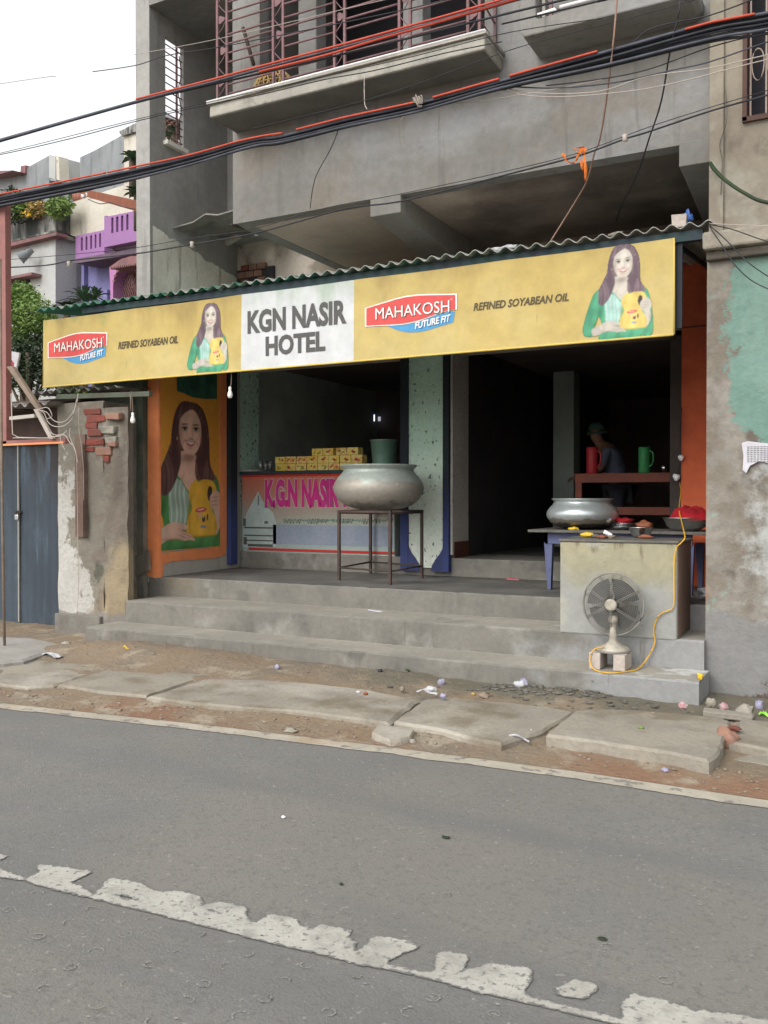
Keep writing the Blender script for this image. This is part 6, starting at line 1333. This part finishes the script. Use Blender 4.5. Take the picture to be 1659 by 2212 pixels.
# ------------------------------------------------------------------ litter on the ground
def lit(u, v, m, lb, s_=.05, z=.09, flat=.25, kind='blob', cat='litter', nm='litter_scrap', ang=0):
    if kind == 'blob' and cat != 'stone': s_ *= .82
    q = atz(u, v, z); z = max(verge_z(q.x, q.y), z if z > .05 else 0) if q.y > 4.5 else z
    g = MB()
    if kind == 'blob': g.blob((q.x, q.y, z + s_*flat*.8), s_*.8, .35, 1.5, seed=int(u), n=8, sq=(1.3, .9, flat*2))
    else:
        c, s2 = math.cos(ang), math.sin(ang)
        g.grid(lambda a, b: Vector((q.x + ((a-.5)*s_*2*c - (b-.5)*s_*.7*s2), q.y + ((a-.5)*s_*2*s2 + (b-.5)*s_*.7*c), z + .012 + .02*noise.noise(Vector((a*4+u, b*3, 0))) + .01*math.sin(a*5))), 8, 4, False)
    return tag(g.build(nm, M[m]), lb, cat)
lit(113,1417,'paper','long crumpled white and blue plastic strip on the dirt by the left apron', .11, .06, kind='strip', cat='plastic strip', nm='plastic_strip', ang=-.1)
lit(272,1404,'yellow','yellow wrapper against the foot of the lowest step on the left', .03, .12, kind='strip', nm='yellow_wrapper', cat='wrapper')
lit(143,1399,'slabgrey','flat pale stone chip near the left apron', .045, .06, .2, nm='stone_chip', cat='stone')
lit(599,1446,'lilac','lilac plastic cup lying at the slab edge', .026, .07, .6, nm='plastic_cup', cat='cup')
lit(922,1498,'paper','open torn white paper bag on the slab joint', .075, .09, kind='strip', nm='paper_bag', cat='paper', ang=.15)
lit(930,1492,'paper','second fold of white paper beside the torn bag', .05, .09, .3, nm='paper_fold', cat='paper')
lit(1124,1490,'paper','crumpled silver and white foil packet at the step foot', .06, .04, .35, nm='foil_packet', cat='packet')
lit(1131,1487,'lilac','greyish foil wad tucked beside the crumpled packet', .04, .05, .7, nm='foil_wad', cat='packet')
lit(953,1479,'lilac','lilac plastic bag scrap near the step foot', .035, .05, .6, nm='bag_scrap', cat='bag')
lit(957,1507,'lilac','lilac plastic scrap on the slab right of the torn bag', .028, .08, .5, nm='bag_scrap', cat='bag')
lit(1023,1501,'bamboo','small yellow scrap on the slab top edge', .02, .08, .4)
lit(1045,1506,'wood','grey brown stone flake beside the yellow scrap', .045, .08, .3)
lit(869,1491,'slab','small pale pebble left of the torn bag', .02, .06, .6, nm='pebble', cat='stone')
lit(880,1463,'leafd','small dark green scrap at the step foot', .022, .03, .5)
lit(821,1464,'black','small black scrap at the step foot', .022, .03, .5)
lit(775,1496,'paper','little white paper scrap near the slab joint', .02, .09, .3)
lit(790,1500,'clay','orange brown scrap near the slab joint', .022, .09, .4)
lit(1155,1588,'paper','white crumpled tissue at the front of the slab gap', .055, .03, kind='strip', cat='tissue', nm='tissue', ang=.75)
g = MB(); g.tube(spline([atz(1098,1590,.05), atz(1115,1588,.07), atz(1135,1598,.04), atz(1142,1602,.05)]), .007, 5); tag(g.build('twisted_paper', M['paper']), 'thin twisted white paper trailing left of the tissue', 'tissue')
q = atz(1567, 1617, .02); g = MB(); g.blob((q.x, q.y+.05, .06), .072, .28, seed=9, n=9, sq=(1,.9,.85)); tag(g.build('brick_lump', M['brickold']), 'rounded orange brick lump wedged between two slabs', 'stone')
lit(1478,1647,'lilac','dull lilac plastic scrap on the dirt near the road line', .03, .03, .5)
lit(1455,1643,'paper','tiny white paper ball on the dirt', .012, .03, .8)
lit(1437,1665,'lilac','grey lilac scrap closest to the road line on the right', .025, .02, .4)
lit(1496,1641,'yellow','yellow and white wrapper at the thick slab corner', .025, .03, .3, nm='wrapper', cat='wrapper')
lit(1475,1529,'pinkpale','pink and white crumpled paper at the step end', .03, .12, .6, nm='crumpled_paper', cat='paper')
lit(1536,1524,'slab','white plastic cup leaning in the corner by the step end', .040, .06, .6, nm='white_cup', cat='cup')
lit(1562,1525,'pinkpale','pink plastic scrap at the foot of the neighbouring wall', .04, .05, .5, nm='plastic_scrap', cat='scrap')
lit(1545,1532,'pinkpale','darker pink rag beside the white cup', .03, .05, .5, nm='rag', cat='rag')
lit(1640,1524,'lilac','pale plastic bag piece near the right edge', .03, .05, .9, nm='bag_scrap', cat='bag')
lit(1655,1545,'green','bright green plastic strip at the right edge', .05, .04, kind='strip', nm='green_strip', cat='strip', ang=-.6)
q = atz(1575, 1545, .05); g = MB(); g.box(q.x-.16, q.x+.14, q.y-.03, q.y+.06, .03, .07); g.jit(.02, 9); tag(g.build('broken_slab', M['slab'], bevel=.008), 'long broken concrete piece under the neighbouring wall', 'stone')
lit(1610,1545,'slab','grey rubble lump right of the long broken piece', .05, .04, .8, nm='rubble', cat='stone')
lit(1590,1560,'wood','straw and twig scrap right of the thick slab', .05, .05, .3)
lit(1585,1576,'brick','reddish crumbs on the small right hand slab', .05, .09, .2)
lit(1410,1542,'wood','dry leaf on the thick slab near the step', .02, .125, .3, nm='dry_leaf', cat='leaf')
lit(1385,1573,'leafy','small leaf on the thick slab middle', .02, .125, .3, nm='dry_leaf', cat='leaf')
lit(612,1766,'plasticwhite','small bright white speck of paper on the open asphalt', .013, .004, .3, nm='paper_speck', cat='paper')
lit(963,1809,'leafd','flattened dark leaf on the asphalt, left of the other', .022, .004, .08, nm='dark_leaf', cat='leaf')
lit(1301,2028,'leafd','flattened dark leaf on the asphalt near the centre line', .018, .004, .1, nm='dark_leaf', cat='leaf')
lit(737,1910,'leafd','tiny dark scrap on the asphalt left of centre', .010, .004, .3, nm='dark_scrap', cat='scrap')
lit(628,1577,'slab','pale flat stone at the slab front edge', .04, .02, .25, nm='stone_chip', cat='stone')
lit(890,1600,'slab','pale chip by the road edge line', .02, .02, .4, nm='stone_chip', cat='stone')
# yellow stain and small things on the lowest step
q = atz(1228+0, 1000, 0)
g = MB(); q = aty(1512, 1462, 6.50); g.blob((q.x, 6.497, q.z), .022, .5, seed=2, n=8, sq=(.7,.15,1.0)); tag(g.build('yellow_stain', M['yellow']), 'yellow paint blob on the right corner of the lowest step', 'paint blob')

# ------------------------------------------------------------------ houses beyond the lane on the left
wh = T('white_house', 'white plastered house with a rain stained parapet beyond the lane', 'house', (-15, 13, 0))
WP = Plane(aty(120, 560, 12.6).x, 12.6, .985, -.17)
def W(pts, t, m, nm, parent, pln=WP, off=0.0, bev=0):
    g = MB(); g.prism([pln.at(u, v, off) for u, v in pts], -pln.n*t); return g.build(nm, M[m], parent, bevel=bev)
ctr = WP.at(120, 560)
W([(-260,575),(120,510),(120,1000),(-260,1000)], 2.2, 'white_house', 'front_wall', wh)
W([(-260,535),(121,440),(121,498),(-260,590)], 2.2, 'stained', 'parapet', wh, off=.02)
W([(-260,588),(122,501),(122,508),(-260,600)], .25, 'pinkled', 'cornice', wh, off=.16)
W([(-260,584),(122,496),(122,500),(-260,588)], .2, 'stained', 'cornice', wh, off=.13)
W([(7,600),(68,588),(68,594),(7,606)], .3, 'pinkled', 'window_hood', wh, off=.22)
W([(14,608),(62,600),(62,700),(14,700)], .05, 'voiddark', 'window', wh, off=.03)
sdr = Plane(ctr.x, ctr.y, .17, .985)
sdr.n = -sdr.n if sdr.n.x < 0 else sdr.n
W([(120,513),(166,520),(166,1000),(120,1000)], .2, 'white_house', 'side_wall', wh, sdr, .02)
W([(119,500),(166,515),(166,523),(119,509)], .2, 'ledge', 'side_cornice', wh, sdr, .12)
W([(120,449),(293,391),(293,505),(166,512),(120,498)], .3, 'cream_house', 'roof_wall', wh, Plane(WP.at(120,450).x, 12.9, .985, -.17), 0)
q = WP.at(52, 552, .3); hn = T('horn_speaker', 'small grey horn on the white house wall', 'horn', tuple(q))
g = MB(); g.lathe([(.001,-.2),(.05,-.2),(.07,-.1),(.11,.08),(.13,.1),(.08,.06),(.001,.0)], q, 16, ax=(-.5,-.35,-.45)); g.build('bell', M['grey_house'], hn); g = MB(); g.tube([q, WP.at(54, 540, 0)], .02, 5); g.build('bracket', M['rust'], hn)
# violet house
vh = T('violet_house', 'violet and blue painted house with slotted parapets and an arched pink porch', 'house', (-10.5, 12, 0))
VP_ = Plane(aty(163, 560, 13.2).x, 13.2, .970, -.243)
def zz3(x, y): return .1961*x, 325.3 + .1961*y
def V3(pts, t, m, nm, off=0.0): return W([zz3(*p) for p in pts], t, m, nm, vh, VP_, off)
V3([(832,1210),(1700,1060),(1700,2600),(832,2600)], 2.5, 'violet', 'wall')
V3([(895,1215),(925,1210),(925,2600),(895,2600)], .1, 'violet', 'pilaster', .09)
V3([(1135,1540),(1180,1530),(1180,2600),(1135,2600)], .1, 'violet', 'pilaster', .09)
V3([(800,1200),(1700,1035),(1700,1130),(1500,1140),(1160,1190),(850,1240),(800,1235)], .6, 'purpledark', 'eave_slab', .5)
def slotwall(x0, x1, yt, yb, slots, st_, sb_, off, nm='parapet'):
    # yt, yb: functions of x ; slots list of (xa, xb)
    e = [x0] + [v for s_ in slots for v in s_] + [x1]
    for i in range(0, len(e)-1):
        a, b = e[i], e[i+1]
        if i % 2 == 0: V3([(a,yt(a)),(b,yt(b)),(b,yb(b)),(a,yb(a))], .18, 'purple', nm, off)
        else:
            V3([(a,yt(a)),(b,yt(b)),(b,st_(b)),((a+b)/2,st_((a+b)/2)-12),(a,st_(a))], .18, 'purple', nm, off); V3([(a,sb_(a)),(b,sb_(b)),(b,yb(b)),(a,yb(a))], .18, 'purple', nm, off)
            V3([(a,st_(a)-15),(b,st_(b)-15),(b,sb_(b)+5),(a,sb_(a)+5)], .02, 'purpledark', 'slot_back', off-.14)
slotwall(832, 1150, lambda x: 940-(x-832)*.21, lambda x: 1205-(x-832)*.19, [(890,912),(942,963),(993,1014),(1043,1062),(1092,1112)], lambda x: 965-(x-890)*.22, lambda x: 1105-(x-890)*.20, .30)
slotwall(1148, 1700, lambda x: 733-(x-1148)*.205, lambda x: 1065-(x-1148)*.20, [(1225,1250),(1278,1304),(1332,1358),(1390,1415)], lambda x: 748-(x-1225)*.22, lambda x: 912-(x-1225)*.22, .62)
V3([(1165,1062),(1700,955),(1700,1040),(1270,1085)], .5, 'purpledark', 'balcony_underside', .5)
V3([(1148,720),(1170,716),(1170,935),(1148,940)], .55, 'purple', 'parapet', .6)
# arched porch
arc = [(1210,1290),(1400,1185),(1590,1230),(1590,1450),(1560,1470)]
inner = [(1545,1470),(1520,1400),(1490,1330),(1440,1290),(1390,1278),(1330,1290),(1290,1330),(1262,1380),(1248,1440),(1245,1520),(1215,1525)]
V3([(1205,1290),(1590,1225),(1590,1450),(1560,1470)] + inner, .3, 'pinkarch', 'arch', .5)
V3([(1215,1525),(1245,1520),(1245,2600),(1215,2600)], .3, 'pinkarch', 'arch_post', .5); V3([(1545,1470),(1590,1450),(1590,2600),(1545,2600)], .3, 'pinkled', 'arch_post', .5)
V3([(1200,1285),(1330,1195),(1450,1160),(1590,1160),(1590,1240),(1400,1262),(1210,1300)], .5, 'pinkled', 'tiled_hood', .8)
for i in range(16):
    a = 1212 + i*23.5; y = 1292 - (a-1212)*.155; V3([(a,y-8),(a+16,y-10),(a+14,y+10),(a+8,y+15),(a+2,y+11)], .05, 'pinkled', 'hood_tile', .86)
for i, (x, y) in enumerate(inner[1:9]): V3([(x-14,y-8),(x,y-16),(x+12,y-6),(x+10,y+10),(x-8,y+12)], .04, 'pinkled', 'scallop', .55)
V3([(1240,1270),(1550,1250),(1550,2600),(1240,2600)], .05, 'maroon', 'porch_door', .12)
g = MB()
for i in range(12):
    a = 1262 + i*24; g.tube([VP_.at(*zz3(a, 1290), .3), VP_.at(*zz3(min(1545, a+150), 1700), .3)], .014, 4); g.tube([VP_.at(*zz3(a, 1290), .29), VP_.at(*zz3(max(1245, a-60), 1700), .29)], .008, 4)
g.build('porch_grille', M['pinkled'], vh)
# grey houses farther off
gh = T('grey_house', 'farthest grey house with a sloping flank at the upper left', 'house', (-32, 27, 0))
GP = Plane(-30, 27, .9, -.35)
W([(-90,415),(0,383),(45,370),(106,336),(106,470),(-90,470)], 3, 'grey_house', 'wall', gh, GP)
W([(106,334),(120,338),(120,388),(106,384)], 2, 'white_house', 'side_wall', gh, GP, .02); W([(121,336),(127,338),(129,392),(122,390)], .4, 'cream_house', 'pipe', gh, GP, .1)
W([(45,359),(55,357),(54,375),(44,380)], .3, 'pinkled', 'shutter', gh, GP, .08); W([(-90,378),(0,369),(28,368),(0,376),(-90,390)], 1.5, 'pinkled', 'roof_edge', gh, GP, .6)
W([(98,384),(122,388),(122,392),(98,388)], .5, 'grey_house', 'ledge', gh, GP, .3)
W([(-90,440),(173,430),(173,900),(-90,900)], 3, 'grey_house', 'lower_wall', gh, Plane(-30, 29, .9, -.35))
g2 = T('grey_tower_house', 'tall grey slab sided house between the lane and the fin wall', 'house', (-20, 21, 0))
GP2 = Plane(-19, 21, .93, -.3)
W([(173,340),(205,325),(262,293),(320,262),(320,470),(173,470)], 2.5, 'grey_house', 'wall', g2, GP2)
W([(257,284),(292,266),(320,262),(320,275),(262,294)], .8, 'stained', 'roof_edge', g2, GP2, .4); W([(268,290),(320,280),(320,470),(268,470)], .5, 'cream_house', 'pier', g2, GP2, .3)
rl = T('terrace_railing', 'terracotta coloured terrace railing above the white house', 'railing', tuple(aty(170, 420, 15)))
for i in range(12): 
    g = MB(); u = 158 + i*3.2; g.tube([aty(u, 411+i*.2, 15.5), aty(u+1, 437-i*.2, 15.5)], .025, 4); g.build('baluster', M['rail'], rl)
g = MB(); g.tube([aty(154, 414, 15.5), aty(198, 408, 15.5)], .03, 4); g.build('handrail', M['rail'], rl)
g = MB(); g.tube([aty(137, 417, 15), aty(160, 445, 15)], .07, 4); tag(g.build('stair_string', M['grey_house']), 'dark sloping stair edge on the white house roof', 'stair')

# ------------------------------------------------------------------ trees and plants
def tree(c, crown, label, m, leaf, n, trunk_r=.07, nm='leafy_tree', seed=1):
    t = T(nm, label, 'tree', (c[0], c[1], 0)); rn = random.Random(seed)
    zc_ = crown[0][0][2]
    g = MB(); g.tube(spline([(c[0], c[1], 0), (c[0]+.05, c[1], zc_*.4), (c[0]-.03, c[1]+.05, zc_*.75), (c[0], c[1], zc_)]), trunk_r, 8, r1=trunk_r*.45)
    for cc, r in crown: g.tube(spline([(c[0], c[1], zc_*.7), tuple((Vector((c[0], c[1], zc_*.8))+Vector(cc))/2), cc]), trunk_r*.4, 5, r1=.01)
    g.build('trunk', M['bark'], t)
    g = MB(); tot = sum(r**2 for _, r in crown)
    for i, (cc, r) in enumerate(crown): leafclump(g, cc, r, int(n*r*r/tot), leaf, (1.1,.9,.9), seed*10+i, .25)
    g.build('crown', M[m], t); return t
def A3(u, v, y): return tuple(aty(u, v, y))
tree((aty(45, 700, 10.5).x, 10.5), [(A3(45,660,10.5), .42), (A3(20,650,10.3), .36), (A3(70,675,10.2), .34), (A3(95,690,10.4), .25), (A3(25,715,10.2), .40), (A3(70,725,10.5), .36), (A3(-20,690,10.5), .5), (A3(45,640,10.6), .28), (A3(108,700,10.6), .18)], 'bright feathery green tree in front of the white house', 'leafy', .075, 8500, seed=2)
tree((aty(60, 790, 9.6).x, 9.6), [(A3(45,770,9.8), .42), (A3(80,760,9.9), .36), (A3(20,790,9.6), .40), (A3(70,810,9.7), .40), (A3(105,800,9.9), .34), (A3(-20,780,9.8), .5), (A3(130,780,10.2), .4)], 'dark shaded shrub mass behind the left end of the banner', 'leafd', .07, 6500, seed=5, nm='dark_shrub')  # dark leaf colour puts the shade under the bright crown into the foliage
def fronds(c, L, n, label, nm='palm_plant', m='palm', seed=0, rise=.9, h=1.0, w_=.035):
    rn = random.Random(seed); c = Vector(c); t = T(nm, label, 'plant', (c.x, c.y, c.z-h))
    g = MB(); g.tube([(c.x, c.y, c.z-h), tuple(c)], .05, 7); g.build('stem', M['bark'], t)
    for i in range(n):
        an = i*2.399 + rn.uniform(-.2,.2); el = rise*rn.uniform(.35, 1.25); l = L*rn.uniform(.75, 1.1); P = []
        for k in range(7):
            s_ = k/6; P.append(c + Vector((math.cos(an)*math.cos(el), math.sin(an)*math.cos(el), math.sin(el)))*l*s_ + Vector((0,0,-.55*l*s_*s_)))
        side = Vector((-math.sin(an), math.cos(an), 0)); g = MB(); vs = []
        for k, q in enumerate(P):
            ww = w_*math.sin(min(1, .15+k/6*.85)*math.pi)*1.2 + .002; vs += [q-side*ww, q+Vector((0,0,-ww*.3)), q+side*ww]
        fs = []
        for k in range(6): fs += [(3*k,3*k+3,3*k+4,3*k+1), (3*k+1,3*k+4,3*k+5,3*k+2)]
        g.add(vs, fs); g.build('frond', M[m], t)
fronds(A3(182,652,9.6), .50, 44, 'spiky dark green palm above the left half of the canopy', seed=1, rise=1.1, h=3, w_=.016)
fronds(A3(205,648,9.9), .42, 34, 'second spiky palm just right of the first, behind the canopy', seed=2, rise=1.1, h=3, w_=.016)
fronds(A3(145,672,9.3), .34, 22, 'small dark palm between the bright tree and the tall palm', 'palm_plant', 'leafd', 3, 1.0, 3)
fronds(A3(286,345,9.5), .26, 24, 'upper palm plant peeping from behind the fin wall', seed=4, rise=1.0, h=.5)
fronds(A3(296,420,9.5), .28, 24, 'lower palm plant peeping from behind the fin wall', seed=5, rise=1.0, h=.5)
q = A3(376, 292, 9.6); fronds(q, .30, 22, 'palm plant seen through the slit window of the fin wall', seed=6, rise=1.1, h=.4)
g = MB(); a, b = aty(352, 296, 12), aty(405, 330, 12)
def plant(u, v, r, n, m, lb, lf=.09, seed=1, y=12.45):
    t = T('roof_plant', lb, 'plant', A3(u, v+10, y)); g = MB(); leafclump(g, A3(u, v, y), r, n, lf, (1.3,.8,.8), seed, .2); g.build('foliage', M[m], t)
    g = MB(); g.tube([A3(u, v+14, y), A3(u, v-2, y)], .015, 5); g.build('stem', M['bark'], t)
plant(125, 448, .28, 750, 'leafy', 'fresh green bush on the white house parapet', seed=3)
plant(20, 455, .36, 900, 'leafd', 'dark bush at the left end of the white house parapet', seed=4)
plant(50, 445, .30, 650, 'leafy', 'middle green bush on the white house parapet', seed=6)
plant(25, 425, .25, 300, 'leafd', 'tall thin shrub above the stained parapet', seed=7)
plant(80, 450, .22, 300, 'bamboo', 'dry brown plant on the white house parapet', seed=8)
fronds(A3(84,440,12.6), .55, 20, 'tall yellowish spiky plant on the white house roof', m='leafy', seed=8, rise=1.25, h=.3, w_=.03)
plant(57, 462, .09, 40, 'yellow', 'yellow leaves on the stained parapet', .09, seed=9, y=12.3)
# brick parapet seen through the slit window
bw = T('brick_roof_wall', 'red brick roof wall seen through the slit window', 'wall', A3(378, 262, 14))
for r_ in range(5):
    for c_ in range(6):
        u = 352 + c_*11 + (5 if r_ % 2 else 0); v = 253 + r_*6.5 + c_*3.2
        p = aty(u, v, 14); g = MB(); g.box(p.x, p.x+.075, 14, 14.1, p.z-.04, p.z); g.build('brick', M['brickold'], bw)
g = MB(); g.prism([aty(345,246,14.06), aty(420,270,14.06), aty(420,320,14.06), aty(345,300,14.06)], (0,.2,0)); g.build('wall_core', M['mortar'], bw)
g = MB(); g.prism([aty(345,242,13.9), aty(420,268,13.9), aty(420,273,13.9), aty(345,248,13.9)], (0,.3,0)); g.build('coping', M['grey_house'], bw)
